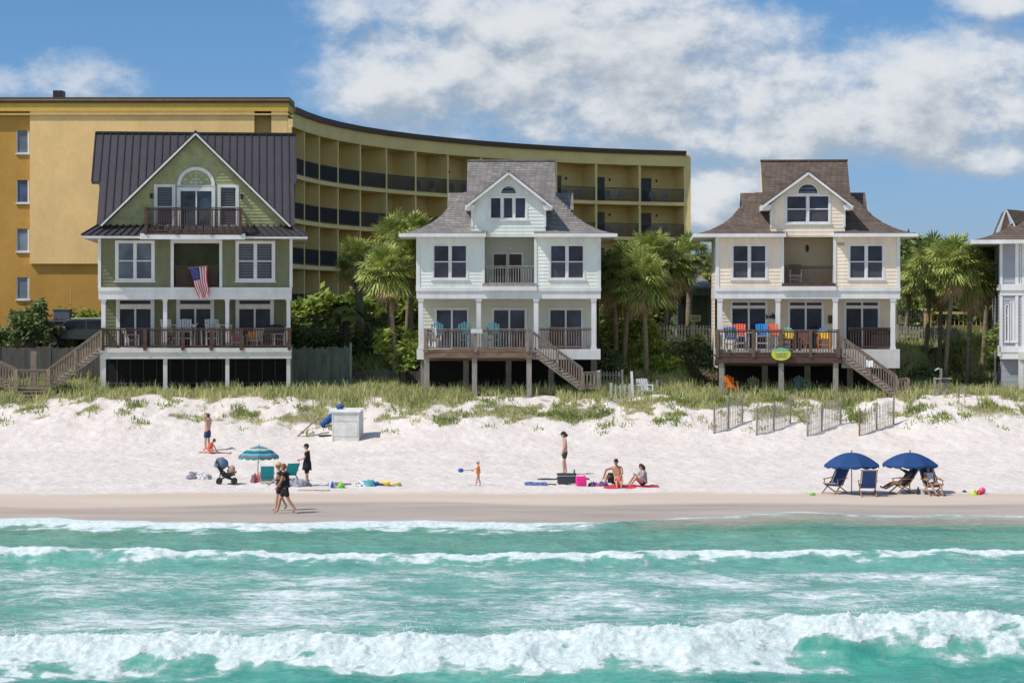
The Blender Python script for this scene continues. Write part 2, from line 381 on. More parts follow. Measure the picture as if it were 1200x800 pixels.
# ------------------------------------------------------------------ water
def shore(x):
    px = 600+x/78.*F
    return np.interp(px, [-400, 0, 60, 150, 300, 420, 500, 620, 700, 800, 950, 1060, 1200, 1500], [78.2, 78.4, 78.7, 77.5, 76.5, 77.3, 77.6, 76.7, 76.8, 78.6, 80.6, 79.4, 79.8, 79])
def build_water():
    fx = np.arange(-21, 21.01, .045); ox = np.array([21.5, 22.5, 24, 27, 32, 40, 60, 100, 200, 600, 2000, 4000.])
    xs = np.concatenate([-ox[::-1], fx, ox])
    ys = np.concatenate([-np.array([4000, 1500, 600, 200, 80, 20.]), [0, 15, 25, 32, 36, 39, 41, 42], np.arange(42.6, 50.5, .045), np.arange(50.5, 83, .075)])
    X, Y = np.meshgrid(xs, ys)
    px = 600+X/47.*F
    # --- big breaker
    cy = np.interp(px, [-200, 0, 200, 420, 600, 800, 900, 1000, 1200, 1400], [47.1, 47.1, 47.0, 47.0, 47.1, 47.5, 48.0, 48.3, 48.4, 48.3])+fbm(X*.35, X*0, 3)*.5
    hh = np.interp(px, [-200, 0, 420, 700, 850, 950, 1200, 1400], [.50, .54, .48, .54, .66, .80, .80, .78])*(1+fbm(X*.6, X*0+4, 3)*.25)
    t = (Y-cy)
    back = np.exp(-(np.clip(-t, 0, None)/1.25)**2); front = np.exp(-(np.clip(t, 0, None)/.6)**2)
    big = hh*np.where(t < 0, back, front)
    # --- second, spilling crest
    px2 = 600+X/65.*F
    cy2 = np.interp(px2, [-200, 0, 300, 600, 900, 1200, 1400], [65.3, 65.2, 65.5, 65.3, 65.8, 66.3, 66.4])+fbm(X*.3+8, X*0, 3)*.7
    h2 = np.interp(px2, [-200, 0, 250, 350, 700, 1200], [.42, .42, .34, .24, .26, .30])*(1+fbm(X*.5, X*0+9, 3)*.4)
    t2 = Y-cy2
    sec = h2*np.where(t2 < 0, np.exp(-(t2/1.3)**2), np.exp(-(t2/.45)**2))
    s = shore(X)+fbm(X*.25, X*0+2, 3)*.9
    t3 = Y-(s-1.3)
    thi = .13*np.exp(-(t3/.9)**2)*sstep(8, 4, X)
    chop = fbm(X*.55, Y*.9, 5)*.11+fbm(X*1.5, Y*2.4, 4)*.045+fbm(X*.16, Y*.35+6, 2)*.12
    damp = sstep(83, 70, Y)*.85+.15
    Z = chop*damp+big+sec+thi-.02
    calm = sstep(76, 81, Y)
    # --- foam cover (where the white water lies)
    n1 = fbm(X*.9, Y*1.1, 5); n2 = fbm(X*2.2+3, Y*1.6, 4); n3 = fbm(X*.28+1, Y*.33, 3)
    lowb = np.interp(px, [-200, 0, 250, 330, 480, 620, 760, 860, 920, 1000, 1100, 1200, 1400], [1.55, 1.6, 1.5, 1.2, 1.3, 1.5, 1.9, 1.8, 1.6, 1.4, 1.35, 1.45, 1.5])
    core = sstep(-1.25, -.35, t+n1*1.1+np.interp(px, [0, 800, 900, 1200], [.35, .35, 0, -.05]))
    tail = (.60+n2*.45+n3*.3)*sstep(-lowb-1.1, -lowb+.5, t+n1*1.3+n3*.7)
    fb = np.maximum(core, tail)*sstep(.95, .2, t+n2*.4)
    patch = sstep(.03, .34, fbm(X*.5+7, Y*1.0+2, 3))*sstep(.1, -.5, t)*sstep(-2.6, -.7, t)
    fb = fb-.42*patch*np.interp(px, [0, 350, 900, 1050, 1400], [.4, .55, .7, .62, .62])
    f2 = (sstep(-1.1, -.1, t2+n1*1.3)*.44+.36*sstep(-5.2, -1.0, t2+n3*2)+n2*.22*sstep(-3, -1, t2))*sstep(.9, .2, t2+n2*.5)
    f2 = f2*(1-.45*sstep(.05, .3, n3)*sstep(0, 1, sstep(260, 0, px2)))
    trail = .45*sstep(47.5, 49.5, Y)*sstep(67, 62, Y)+.20*n3*sstep(48, 52, Y)*sstep(66, 60, Y)+.26*sstep(65, 68, Y)*sstep(77, 72, Y)
    f3 = sstep(-5.2, -.6, Y-s+n1*2.4)*.84*sstep(6, .0, X)+sstep(-1.6, -.1, Y-s+n1*.9)*.5*sstep(0, 6, X)
    ref = .0+.16*sstep(46.5, 43, Y)
    foam = np.clip(np.maximum.reduce([fb*1.05, f2, trail, f3, ref]), 0, 1)
    # ragged white water: real relief where foam is thick
    thick = sstep(.6, .95, foam)*sstep(50, 48.8, Y)*sstep(42, 44, Y)
    rag = fbm(X*1.1, Y*1.2, 3)*.13+fbm(X*4.6, Y*4.6+3, 4)*.055+fbm(X*12, Y*10, 2)*.03+.06
    Z = Z+thick*rag*(.45+.6*sstep(-2.2, -.2, t))
    spray = np.clip(fbm(X*9, Y*4, 4)-.18, 0, 1)*.38*sstep(.5, .0, np.abs(t+.05))*np.clip(fbm(X*.7, X*0+3, 2)*2+.3, 0, 1)
    Z = Z+spray
    Z = Z+sstep(.45, .8, foam)*(fbm(X*3, Y*2.5, 4)*.06)*(1-thick)*sstep(79, 74, Y)*sstep(49, 51, Y)
    G = gz(X, Y)
    Z = Z*(1-calm)+0*calm
    Zs = np.maximum(Z, G+.015+.02*sstep(0, 3, s-Y))
    Z = np.where(Y > 68, Zs, Z); over = sstep(0, .35, Y-s); Z = Z-over*.5
    Z = np.where(Y > 82.5, -1.0, Z)
    right = sstep(3, 7, X+n3*2)
    film = sstep(5.2, 1.2, s-Y+n1*.8)*right+sstep(1.4, .3, s-Y)*(1-right)*.7
    shallow = np.clip(film, 0, 1)
    green = sstep(58, 76, Y)
    m, nt, b = nt_new('sea_water'); L = nt.links.new
    at = lambda nm: N(nt, 'ShaderNodeAttribute', attribute_name=nm).outputs['Fac']
    tc = N(nt, 'ShaderNodeTexCoord')
    def noise(s, d=5, r=.6, st=(1, 1, 1), dist=0):
        mp = N(nt, 'ShaderNodeMapping'); mp.inputs['Scale'].default_value = st; L(tc.outputs['Object'], mp.inputs[0])
        n = N(nt, 'ShaderNodeTexNoise', i_Scale=s, i_Detail=d, i_Roughness=r, i_Distortion=dist); L(mp.outputs[0], n.inputs['Vector']); return n.outputs[0]
    def mixc(f, a, bb):
        x = N(nt, 'ShaderNodeMix', data_type='RGBA')
        if isinstance(f, float): x.inputs[0].default_value = f
        else: L(f, x.inputs[0])
        for i, c in ((6, a), (7, bb)):
            if isinstance(c, tuple): x.inputs[i].default_value = col(c)
            else: L(c, x.inputs[i])
        return x.outputs[2]
    def mr(f, a, bb, c=0., d=1., ss=False):
        x = N(nt, 'ShaderNodeMapRange', i_1=a, i_2=bb, i_3=c, i_4=d)
        if ss: x.interpolation_type = 'SMOOTHSTEP'
        L(f, x.inputs[0]); return x.outputs[0]
    def M(op, a, bb=None, c=None):
        n = N(nt, 'ShaderNodeMath', operation=op)
        for i, v in enumerate((a, bb, c)):
            if v is None: continue
            if isinstance(v, (int, float)): n.inputs[i].default_value = v
            else: L(v, n.inputs[i])
        return n.outputs[0]
    wa = mixc(mr(noise(.35, 3, .5), .35, .65), (.032, .215, .172), (.075, .34, .265))
    wg = mixc(mr(noise(.5, 3, .5), .35, .65), (.07, .24, .165), (.13, .33, .23))
    wc = mixc(at('green'), wa, wg)
    wc = mixc(at('shallow'), wc, (.36, .33, .26))
    lace = M('SUBTRACT', 1.0, M('ABSOLUTE', M('MULTIPLY_ADD', noise(1.3, 6, .62, (.6, 1.3, 1), .8), 5.0, -2.5)))
    blot = noise(1.0, 9, .70, (.6, 1.2, 1), .4)
    fine = noise(6, 7, .75, (.8, 1.1, 1), .5)
    pat = M('ADD', M('ADD', M('ADD', M('MULTIPLY', lace, .20), M('MULTIPLY', blot, .50)), M('MULTIPLY', fine, .30)), M('MULTIPLY', noise(3.0, 6, .65, (.45, 1.5, 1), .5), .32))   # about .3 .. 1.1
    th = M('SUBTRACT', pat, M('MULTIPLY_ADD', at('foam'), -1.25, 1.22))
    ff = mr(th, -.05, .20, 0, 1, True)
    foamc = mixc(mr(M('ADD', M('MULTIPLY', fine, .5), M('MULTIPLY', noise(2.2, 8, .75, (.8, 1, 1), .5), .5)), .38, .62), (.50, .64, .62), (.82, .84, .83))
    cfin = mixc(ff, mixc(mr(th, -.36, .02, 0, .48), wc, (.30, .50, .42)), foamc)
    L(cfin, b.inputs['Base Color'])
    L(mr(ff, 0, 1, .12, .85), b.inputs['Roughness']); b.inputs['IOR'].default_value = 1.33
    L(mr(ff, 0, 1, .5, .15), b.inputs['Specular IOR Level'])
    bp = N(nt, 'ShaderNodeBump', i_Strength=1.0); bp.inputs['Distance'].default_value = .11
    hgt = M('ADD', M('MULTIPLY', M('ADD', noise(2.0, 6, .65, (.8, 1.8, 1)), M('MULTIPLY', noise(9, 4, .6, (.7, 1.6, 1)), .3)), .9), M('MULTIPLY', M('MULTIPLY', ff, fine), .55))
    L(hgt, bp.inputs['Height']); L(bp.outputs[0], b.inputs['Normal'])
    w = lambda a: a.reshape(-1)
    o = np_mesh('water', np.stack([X, Y, Z], -1).reshape(-1, 3), grid_faces(len(xs), len(ys)), m, smooth=True, attrs=dict(foam=w(foam), shallow=w(shallow), green=w(green)))
    tag(o, 'turquoise sea with white breakers rolling to the shore', kind='structure')
    # spray droplets above the breaker
    r = np.random.default_rng(8); n = 3600
    x = r.uniform(-12, 12, n); pk = np.clip(fbm(x*.7, x*0+3, 2)*2+.15, 0, 1)**1.2; keep = r.uniform(0, 1, n) < pk+.08; x = x[keep]; pk = pk[keep]; n = len(x)
    pxx = 600+x/47.*F
    cyy = np.interp(pxx, [-200, 0, 200, 420, 600, 800, 900, 1000, 1200, 1400], [47.1, 47.1, 47.0, 47.0, 47.1, 47.5, 48.0, 48.3, 48.4, 48.3])+fbm(x*.35, x*0, 3)*.5
    hx = np.interp(pxx, [-200, 0, 420, 700, 850, 950, 1200, 1400], [.50, .54, .48, .54, .66, .80, .80, .78])*(1+fbm(x*.6, x*0+4, 3)*.25)
    clump = fbm(x*9, x*0, 2)
    z = hx+.12+r.exponential(.06, n)*(1+3*np.clip(clump, 0, 1))*(.4+pk); y = cyy+r.normal(0, .12, n)
    rad = r.uniform(.003, .010, n)
    base = np.array([[1, 0, 0], [0, 1, 0], [-1, 0, 0], [0, -1, 0], [0, 0, 1.6], [0, 0, -1.6]], float)
    V = (np.stack([x, y, z], -1)[:, None, :]+base[None]*rad[:, None, None]).reshape(-1, 3)
    fc = np.array([[0, 1, 4], [1, 2, 4], [2, 3, 4], [3, 0, 4], [1, 0, 5], [2, 1, 5], [3, 2, 5], [0, 3, 5]])
    Fq = (fc[None]+6*np.arange(n)[:, None, None]).reshape(-1, 3)
    o = np_mesh('sea_spray', V, Fq, mat('spray_white', (.85, .87, .88), .6, .03))
    tag(o, 'white spray flying off the crest of the big breaker', 'spray', kind='stuff')
build_water()
# ------------------------------------------------------------------ house building kit
class Site:
    """local frame of a house: photo pixel columns / rows on a plane 'y' metres behind its front"""
    def __init__(s, name, pxc, D, deg, label, cat, group=None):
        s.D = D; s.a = R(deg); s.x0 = WX(pxc, D); s.g = gzs(s.x0, D+1)
        s.root = empty(name, (s.x0, D, s.g), s.a, label, cat, group)
    def X(s, px, y=0.):
        c, si = math.cos(s.a), math.sin(s.a); k = (px-600)/F
        return (k*(s.D+y*c)-s.x0+y*si)/(c-k*si)
    def Z(s, py, y=0.): return CH+(HY-py)/F*(s.D+y)-s.g
    def world(s, x, y, z):
        c, si = math.cos(s.a), math.sin(s.a)
        return Vector((s.x0+x*c-y*si, s.D+x*si+y*c, z+s.g))
def lap(mb, put, zb, zt, span, holes=(), h=.19, lip=.02):
    """lapped boards; put(u, out, z) -> point, span(z) -> (u0, u1), holes (u0, u1, z0, z1)"""
    zs = {zb, zt}
    k = math.floor(zb/h)
    while k*h < zt:
        if k*h > zb: zs.add(k*h)
        k += 1
    for hh in holes:
        for z in hh[2:4]:
            if zb < z < zt: zs.add(z)
    zs = sorted(zs)
    for a, b in zip(zs, zs[1:]):
        if b-a < 1e-4: continue
        r = math.floor(((a+b)/2)/h)*h
        oa = lip*(1-(a-r)/h)+.003; ob = lip*(1-(b-r)/h)+.003
        pa, pb = span(a), span(b)
        pcs = [(pa[0], pb[0], pa[1], pb[1])]
        for (u0, u1, z0, z1) in holes:
            if z0 < b-1e-4 and z1 > a+1e-4:
                nx = []
                for (la, lb, ra, rb) in pcs:
                    nx.append((la, lb, min(u0, ra), min(u0, rb))); nx.append((max(u1, la), max(u1, lb), ra, rb))
                pcs = [p for p in nx if p[2]-p[0] > 1e-3 or p[3]-p[1] > 1e-3]
        for la, lb, ra, rb in pcs:
            if la > ra: la = ra = (la+ra)/2
            if lb > rb: lb = rb = (lb+rb)/2
            mb.quad(put(la, oa, a), put(ra, oa, a), put(rb, ob, b), put(lb, ob, b))
            if abs(a-r) < 1e-4 and ra-la > 1e-3:
                mb.quad(put(la, 0, a), put(ra, 0, a), put(ra, oa, a), put(la, oa, a))
def front(y): return lambda u, o, z: (u, y-o, z)
def leftside(x): return lambda u, o, z: (x-o, -u, z)      # u runs backwards->forwards so faces look outward
def rightside(x): return lambda u, o, z: (x+o, u, z)
def const(a, b): return lambda z: (a, b)

M_screen = mat('insect_screen_mesh', (.055, .055, .075), .6, .2, 2)
def window(st, root, px0, px1, py0, py1, y=0., cols=2, rows=2, tr=.09, m=None, mtrim=None, sill=True, out=.035, blinds=False, name='window', label=None, vspl=None):
    m = m or M_glass; mtrim = mtrim or M_white
    x0, x1, z1, z0 = st.X(px0, y), st.X(px1, y), st.Z(py0, y), st.Z(py1, y)
    b = MB(); f = out
    b.box(x0, x0+tr, y-f, y+.1, z0, z1); b.box(x1-tr, x1, y-f, y+.1, z0, z1)
    b.box(x0+tr, x1-tr, y-f, y+.1, z1-tr, z1); b.box(x0+tr, x1-tr, y-f, y+.1, z0, z0+tr)
    if sill: b.box(x0-.05, x1+.05, y-f-.05, y-f+.02, z0-.06, z0+.01)
    ix0, ix1, iz0, iz1 = x0+tr, x1-tr, z0+tr, z1-tr
    w = (ix1-ix0)/cols
    for i in range(1, cols): b.box(ix0+w*i-.06, ix0+w*i+.06, y-f+.01, y+.1, iz0, iz1)
    mid = iz0+(iz1-iz0)*(vspl or .5)
    for i in range(cols):
        a0 = ix0+w*i+(.06 if i else 0); a1 = ix0+w*(i+1)-(.06 if i < cols-1 else 0)
        if rows == 2: b.box(a0, a1, y+.005, y+.08, mid-.028, mid+.028)
        for c0, c1, d0, d1 in ((a0, a0+.035, iz0, iz1), (a1-.035, a1, iz0, iz1)): b.box(c0, c1, y+.02, y+.085, d0, d1)
    o = b.obj(name, mtrim, root)
    if label: o['label'] = label
    p = MB(); p.box(ix0-.01, ix1+.01, y+.062, y+.12, iz0-.01, iz1+.01); p.obj('pane', m, o)
    if rows == 2 and m is M_glass and not blinds:
        q = MB()
        for i in range(cols): q.box(ix0+w*i+(.09 if i else .035), ix0+w*(i+1)-(.09 if i < cols-1 else .035), y+.05, y+.0615, iz0, mid-.03)
        q.obj('insect_screen', M_screen, o)
    if blinds:
        q = MB(); z = iz0+.03
        while z < iz1-.02:
            for i in range(cols):
                a0 = ix0+w*i+.09; a1 = ix0+w*(i+1)-.09
                q.box(a0, a1, y+.052, y+.0615, z, z+.022)
            z += .085
        q.obj('blind', mat('white_blind', (.22, .24, .27), .5, .05), o)
    return (x0+.03, x1-.03, z0+.03, z1-.03)
def arch(st, root, pxc, pyb, rpx, rpy, y=0., tr=.1, m=None, bars=0, out=.035):
    cx, zb = st.X(pxc, y), st.Z(pyb, y); rx = rpx*(st.D+y)/F; rz = rpy*(st.D+y)/F; n = 24
    b = MB(); P = lambda k, a: (cx+math.cos(a)*(rx+k), zb+math.sin(a)*(rz+k))
    for i in range(n):
        a0, a1 = math.pi*i/n, math.pi*(i+1)/n
        q = [P(0, a0), P(tr, a0), P(tr, a1), P(0, a1)]
        b.add([(p[0], y-out, p[1]) for p in q]+[(p[0], y+.06, p[1]) for p in q], [(0, 1, 2, 3), (1, 5, 6, 2), (0, 3, 7, 4)])
    b.box(cx-rx-tr, cx+rx+tr, y-out, y+.06, zb-tr*.8, zb)
    for k in range(bars):
        a = math.pi*(k+1)/(bars+1); b.bar((cx, y+.0, zb), (cx+math.cos(a)*rx, y+.0, zb+math.sin(a)*rz), .03, .03, (0, 1, 0))
    if bars: b.bar((cx-rx*.45, y, zb+.05), (cx, y, zb+rz*.5), .03, .03); b.bar((cx+rx*.45, y, zb+.05), (cx, y, zb+rz*.5), .03, .03)
    o = b.obj('arched_window', M_white, root)
    p = MB(); poly = [P(.01, math.pi*i/n) for i in range(n+1)]; p.prism(poly, y-.004, y+.05); p.obj('pane', m or M_glass, o)
def railing(mb, p, q, h=.95, sp=.15, bw=.04, cap=.13, post=.1, posts=(), bottom=.1):
    """rail from floor point p to floor point q (may slope); posts as fractions"""
    p = Vector(p); q = Vector(q); n = max(2, int((q-p).length/sp)); U = Vector((0, 0, 1))
    mb.bar(p+U*h, q+U*h, cap, .045); mb.bar(p+U*(h-.09), q+U*(h-.09), .045, .08); mb.bar(p+U*bottom, q+U*bottom, .045, .08)
    for i in range(1, n):
        c = p.lerp(q, i/n); mb.box(c.x-bw/2, c.x+bw/2, c.y-bw/2, c.y+bw/2, c.z+bottom, c.z+h-.1)
    for t in posts:
        c = p.lerp(q, t); mb.box(c.x-post/2, c.x+post/2, c.y-post/2-.03, c.y+post/2-.03, c.z-.12, c.z+h-.02)
def stairs(root, p, q, w, m, treads, name='staircase', rail_back=True, h=.95, label=None):
    """flight from top p to bottom q (floor points, along x), width w towards +y"""
    p = Vector(p); q = Vector(q); d = q-p; b = MB(); W = Vector((0, w, 0)); dn = Vector((0, 0, -.16))
    for off in (Vector((0, .03, 0)), W-Vector((0, .03, 0))): b.bar(p+off+dn, q+off+dn, .05, .26)
    o = b.obj(name, m, root)
    if label: o['label'] = label
    t = MB(); s = 1 if d.x > 0 else -1
    for i in range(treads):
        c = p+d*((i+.5)/treads); t.box(c.x-.16, c.x+.16, c.y-.02, c.y+w+.02, c.z-.045, c.z)
    t.obj('tread', mat('tread_wood', (.42, .36, .31), .8, .2, 3, (3, 1, 3)), o)
    r = MB(); railing(r, p, q, h, .16, .045, posts=(0, .5, 1)); r.obj('stair_railing', m, o)
    if rail_back:
        r = MB(); railing(r, p+W, q+W, h, .16, .045, posts=(0, .5, 1)); r.obj('stair_railing', m, o)
    return o

# ------------------------------------------------------------------ green house
def green_house():
    st = Site('beach_house', 229.5, 117, 6.4, 'green shingled beach house with a dark metal roof and tall front gable', 'house', 'beach houses in a row on the dune')
    rt = st.root; X, Z = st.X, st.Z
    sid = mat('shaded_green_siding', (.175, .178, .095), .75, .22, 1.1, (1, 1, .25), fine=.05); sh = mat('lit_green_gable_shingle', (.33, .335, .17), .8, .18, 2.2, fine=.08)  # sun on the gable and eave shade below are put into these greens
    xl, xr = X(117), X(341.5); D_ = 10.
    # upper storey wall
    b = MB(); z0, z1 = Z(337), Z(279)
    wins = [(136, 180.4, 283, 328.6), (277, 321.5, 283, 328.6)]
    holes = [(X(a)+.02, X(c)-.02, Z(f)+.02, Z(e)-.02) for a, c, e, f in wins]+[(X(201), X(259.6), z0-.1, Z(283.5))]
    lap(b, front(0), z0, z1+.15, const(xl, xr), holes)
    # loggia recess
    lx0, lx1, lz1 = X(203.6), X(257), Z(285); yb = 1.7
    lap(b, front(yb), z0, lz1, const(lx0, lx1))
    b.quad((lx0, 0, z0), (lx0, yb, z0), (lx0, yb, lz1), (lx0, 0, lz1)); b.quad((lx1, yb, z0), (lx1, 0, z0), (lx1, 0, lz1), (lx1, yb, lz1)); b.quad((lx0, 0, lz1), (lx0, yb, lz1), (lx1, yb, lz1), (lx1, 0, lz1))
    # porch wall below
    yp = 2.0; pz0, pz1 = Z(407), Z(350)
    lap(b, front(yp), pz0, pz1, const(xl+.1, xr-.1), [(X(a, yp), X(c, yp), pz0, Z(338, yp)) for a, c in ((139, 178), (209.5, 248), (279, 318))])
    # sides and back
    lap(b, leftside(xl), z0, Z(266), const(-D_, 0)); lap(b, rightside(xr), z0, Z(266), const(0, D_))
    lap(b, leftside(xl), pz0, z0, const(-D_, -yp)); lap(b, rightside(xr), pz0, z0, const(yp, D_))
    b.quad((xr, D_, pz0), (xl, D_, pz0), (xl, D_, Z(266)), (xr, D_, Z(266)))
    b.obj('wall', sid, rt)
    # gable wall
    g = MB(); ax, az = X(229.5), Z(160); gl, gr, gz0 = X(121), X(339), Z(266)
    sp = lambda z: (gl+(ax-gl)*(z-gz0)/(az-gz0), gr+(ax-gr)*(z-gz0)/(az-gz0))
    gh = [(X(208), X(252), Z(268), Z(218)), (X(182), X(204), Z(266.5), Z(217.5)), (X(256.5), X(278.5), Z(266.5), Z(217.5))]
    lap(g, front(0), gz0, az, sp, gh, h=.17, lip=.024)
    g.quad((gl, .2, gz0), (gr, .2, gz0), (ax, .2, az), (ax, .2, az))
    g.obj('gable_wall', sh, rt)
    # roof: main slopes with ridge along the front
    ym = 5.4; zr = Z(157, ym); ze = Z(265); rx0, rx1 = X(112, ym), X(346.5, ym)
    r = MB(); dz = zr-ze; sl = dz/ym
    def slab(x0, x1, ya, za, yb_, zb, t=.14):
        r.add([(x0, ya, za), (x1, ya, za), (x1, yb_, zb), (x0, yb_, zb), (x0, ya, za-t), (x1, ya, za-t), (x1, yb_, zb-t), (x0, yb_, zb-t)],
              [(0, 1, 2, 3), (7, 6, 5, 4), (0, 4, 5, 1), (1, 5, 6, 2), (2, 6, 7, 3), (3, 7, 4, 0)])
    zb_ = Z(213.5, ym*.46); yk = (zb_-ze)/sl
    slab(X(113), X(345.5), .0, ze, yk, zb_); slab(rx0, rx1, yk, zb_, ym, zr)
    slab(rx0, rx1, ym, zr, D_+.5, zr-(D_+.5-ym)*sl)
    # gable end fill
    for xx in (xl, xr): r.add([(xx, 0, ze-.1), (xx, D_, ze-.1), (xx, ym, zr-.16)], [(0, 1, 2)])
    # cross gable roof with dark edges
    for sx, pxe in ((-1, 117.5), (1, 341.5)):
        xe, zee = X(pxe), Z(263.5); at, ae = X(229.5), Z(153)
        t = .09; yo = -.42; yi = 5.6
        r.add([(at, yo, ae), (xe, yo, zee), (xe, yi*.02+.3, zee), (at, yi, ae), (at, yo, ae-t), (xe, yo, zee-t), (xe, yi*.02+.3, zee-t), (at, yi, ae-t)],
              [(0, 1, 2, 3), (7, 6, 5, 4), (0, 4, 5, 1), (1, 5, 6, 2)])
    # skirt eave in front
    ez = Z(276, -1.0); e0, e1 = X(95, -1), X(361.5, -1)
    for a0, a1 in ((None, 0), (0, None)):
        pass
    r.add([(e0, -1, ez), (e1, -1, ez), (X(343), .02, Z(264)), (X(115), .02, Z(264))], [(0, 1, 2, 3)])
    r.add([(e0, -1, ez), (X(115), .02, Z(264)), (X(115), D_, Z(264)), (e0, D_+1, ez)], [(0, 1, 2, 3)])
    r.add([(e1, -1, ez), (X(343), .02, Z(264)), (X(343), D_, Z(264)), (e1, D_+1, ez)], [(3, 2, 1, 0)])
    roof = r.obj('roof', M_metalroof, rt)
    s = MB(); n = 27     # standing seams
    for i in range(n+1):
        x = rx0+(rx1-rx0)*i/n
        s.bar((x, yk if (x < X(113) or x > X(345.5)) else 0, zb_+.03 if (x < X(113) or x > X(345.5)) else ze+.03), (x, ym, zr+.03), .05, .07)
    for i in range(31):
        t = i/30; s.bar((e0+(e1-e0)*t, -1, ez+.03), (X(115)+(X(343)-X(115))*t, 0, Z(264)+.03), .05, .06)
    s.box(rx0, rx1, ym-.12, ym+.12, zr-.02, zr+.09)
    s.obj('roof_seam', M_metaledge, roof)
    # white trim
    w = MB()
    for pxe in (119, 340):
        w.bar((X(229.5), -.40, Z(157.6)), (X(pxe), -.40, Z(265.4)), .09, .22, (0, -1, 0))
    w.box(e0+.04, e1-.04, -.98, .0, ez-.14, ez-.03); w.box(e0+.04, xl, -.0, D_, ez-.14, ez-.03); w.box(xr, e1-.04, 0, D_, ez-.14, ez-.03)
    for a in (116.6, 341): w.box(X(a)-.08, X(a)+.08, -.05, .1, Z(337), Z(279))
    w.box(X(200), X(260.5), -.06, .02, Z(285), Z(279))
    w.box(X(200), X(203.6), -.06, .1, Z(337), Z(285)); w.box(X(257), X(260.5), -.06, .1, Z(337), Z(285))
    w.box(X(115.2), X(342), -.12, .02, Z(341), Z(336.6)); w.box(X(115.6), X(341.6), -.07, .12, Z(350.8), Z(341))
    w.box(X(165.5), X(287.5), -1.15, -.9, Z(280.5, -1), Z(273.8, -1))
    w.obj('trim', M_white, rt)
    c = MB(); c.box(xl, xr, .05, yp+.1, Z(350.8)-.0, Z(350.8)+.1); c.obj('porch_ceiling', M_beam, rt)
    # arched window and gable windows
    arch(st, rt, 229.8, 217, 18, 17.5, -.0, .17, m=glass('sky_glass', (.20, .24, .30), .2), bars=5, out=.06)
    b = MB(); b.box(X(207.5), X(252.2), -.06, .1, Z(224), Z(217.6)); b.box(X(207.5), X(211.6), -.06, .1, Z(268), Z(224)); b.box(X(248), X(252.2), -.06, .1, Z(268), Z(224)); b.box(X(229.2), X(230.9), -.03, .1, Z(268), Z(224))
    d = b.obj('balcony_door', M_white, rt); p = MB(); p.box(X(211.6), X(248), .03, .1, Z(268), Z(224)); p.obj('pane', glass('teal_door_glass', (.03, .055, .08), .6), d)
    window(st, rt, 180.5, 205.5, 216.3, 267, 0, 1, 2, tr=.15, blinds=True, vspl=.48); window(st, rt, 255, 280, 216.3, 267, 0, 1, 2, tr=.15, blinds=True, vspl=.48)
    window(st, rt, 135, 181.3, 282, 329.6, 0, 2, 2, tr=.15, m=M_glass2); window(st, rt, 276, 322.4, 282, 329.6, 0, 2, 2, tr=.15, blinds=True)
    for a in (177.5, 283.3):
        l = MB(); l.box(X(a)-.06, X(a)+.06, -.1, 0, Z(233), Z(231)); l.ellipsoid((X(a), -.14, Z(230)), (.07, .07, .11), 8, 6); l.box(X(a)-.09, X(a)+.09, -.22, 0, Z(228), Z(227.3)); l.obj('wall_lamp', M_black, rt)
    # gable balcony
    r = MB(); y0 = -1.15; zf = Z(272.5, y0)
    r.box(X(169.5, y0), X(283.3, y0), y0, .0, zf-.12, zf)
    railing(r, (X(171, y0), y0+.05, zf), (X(281.8, y0), y0+.05, zf), Z(243.4, y0)-zf, .13, .045, posts=(0.0, .32, .68, 1.0), post=.14)
    for a in (171, 281.8): railing(r, (X(a, y0), y0+.05, zf), (X(a, y0), 0, zf), Z(243.4, y0)-zf, .13, .045)
    r.obj('balcony', M_brown, rt)
    # loggia railing
    r = MB(); railing(r, (lx0+.03, .1, z0+.02), (lx1-.03, .1, z0+.02), Z(312)-z0, .1, .06); r.obj('balcony_railing', M_brown, rt)
    # porch doors
    for a, c_ in ((136, 181), (206.5, 251), (276, 321)):
        d = MB(); dx0, dx1 = X(a, yp), X(c_, yp); zt = Z(334.5, yp)
        d.box(dx0, dx0+.2, yp-.05, yp+.1, pz0, zt); d.box(dx1-.2, dx1, yp-.05, yp+.1, pz0, zt)
        d.box(dx0+.2, dx1-.2, yp-.05, yp+.1, Z(352, yp), zt); d.box(dx0+.2, dx1-.2, yp-.04, yp+.1, Z(362, yp), Z(356.3, yp)); xm = (dx0+dx1)/2; d.box(xm-.05, xm+.05, yp-.03, yp+.1, pz0, Z(362, yp))
        o = d.obj('sliding_door', M_white, rt); p = MB(); p.box(dx0+.19, dx1-.19, yp+.04, yp+.12, pz0, Z(351, yp)); p.obj('pane', M_darkglass, o)
    for a, c_ in ((118.6, 123.6), (191, 195.8), (264, 268.6), (335.8, 340.4)):
        b = MB(); b.box(X(a), X(c_), -.0, .22, pz0, Z(350.8)); b.box(X(a)-.03, X(c_)+.03, -.03, .25, Z(353), Z(350.8)-.002); b.obj('column', M_white, rt)
        b = MB(); b.box(X(a, -.4), X(c_, -.4), -.2, .05, Z(465), Z(419.5)); b.obj('stilt', M_beam, rt)
        b = MB(); b.box(X(a, 5), X(c_, 5), 4, 4.25, Z(465), Z(419.5)); b.obj('stilt', M_beam, rt)
    # deck
    d = MB(); yd = -.35; d.box(X(116.5, yd), X(342, yd), yd, yp, Z(412.6), Z(407.6)); d.box(X(117, yd), X(341.5, yd), yd+.06, yd+.3, Z(420), Z(412.6)); d.box(X(117), X(341), .3, D_, Z(414), Z(409)); d.obj('deck', M_beam, rt)
    r = MB(); zf = Z(407.6, yd); railing(r, (X(118.6, yd), yd+.08, zf), (X(340.2, yd), yd+.08, zf), Z(384.5, yd)-zf, .13, .05, cap=.16, posts=(0.008, .23, .43, .58, .74, .995), post=.19)
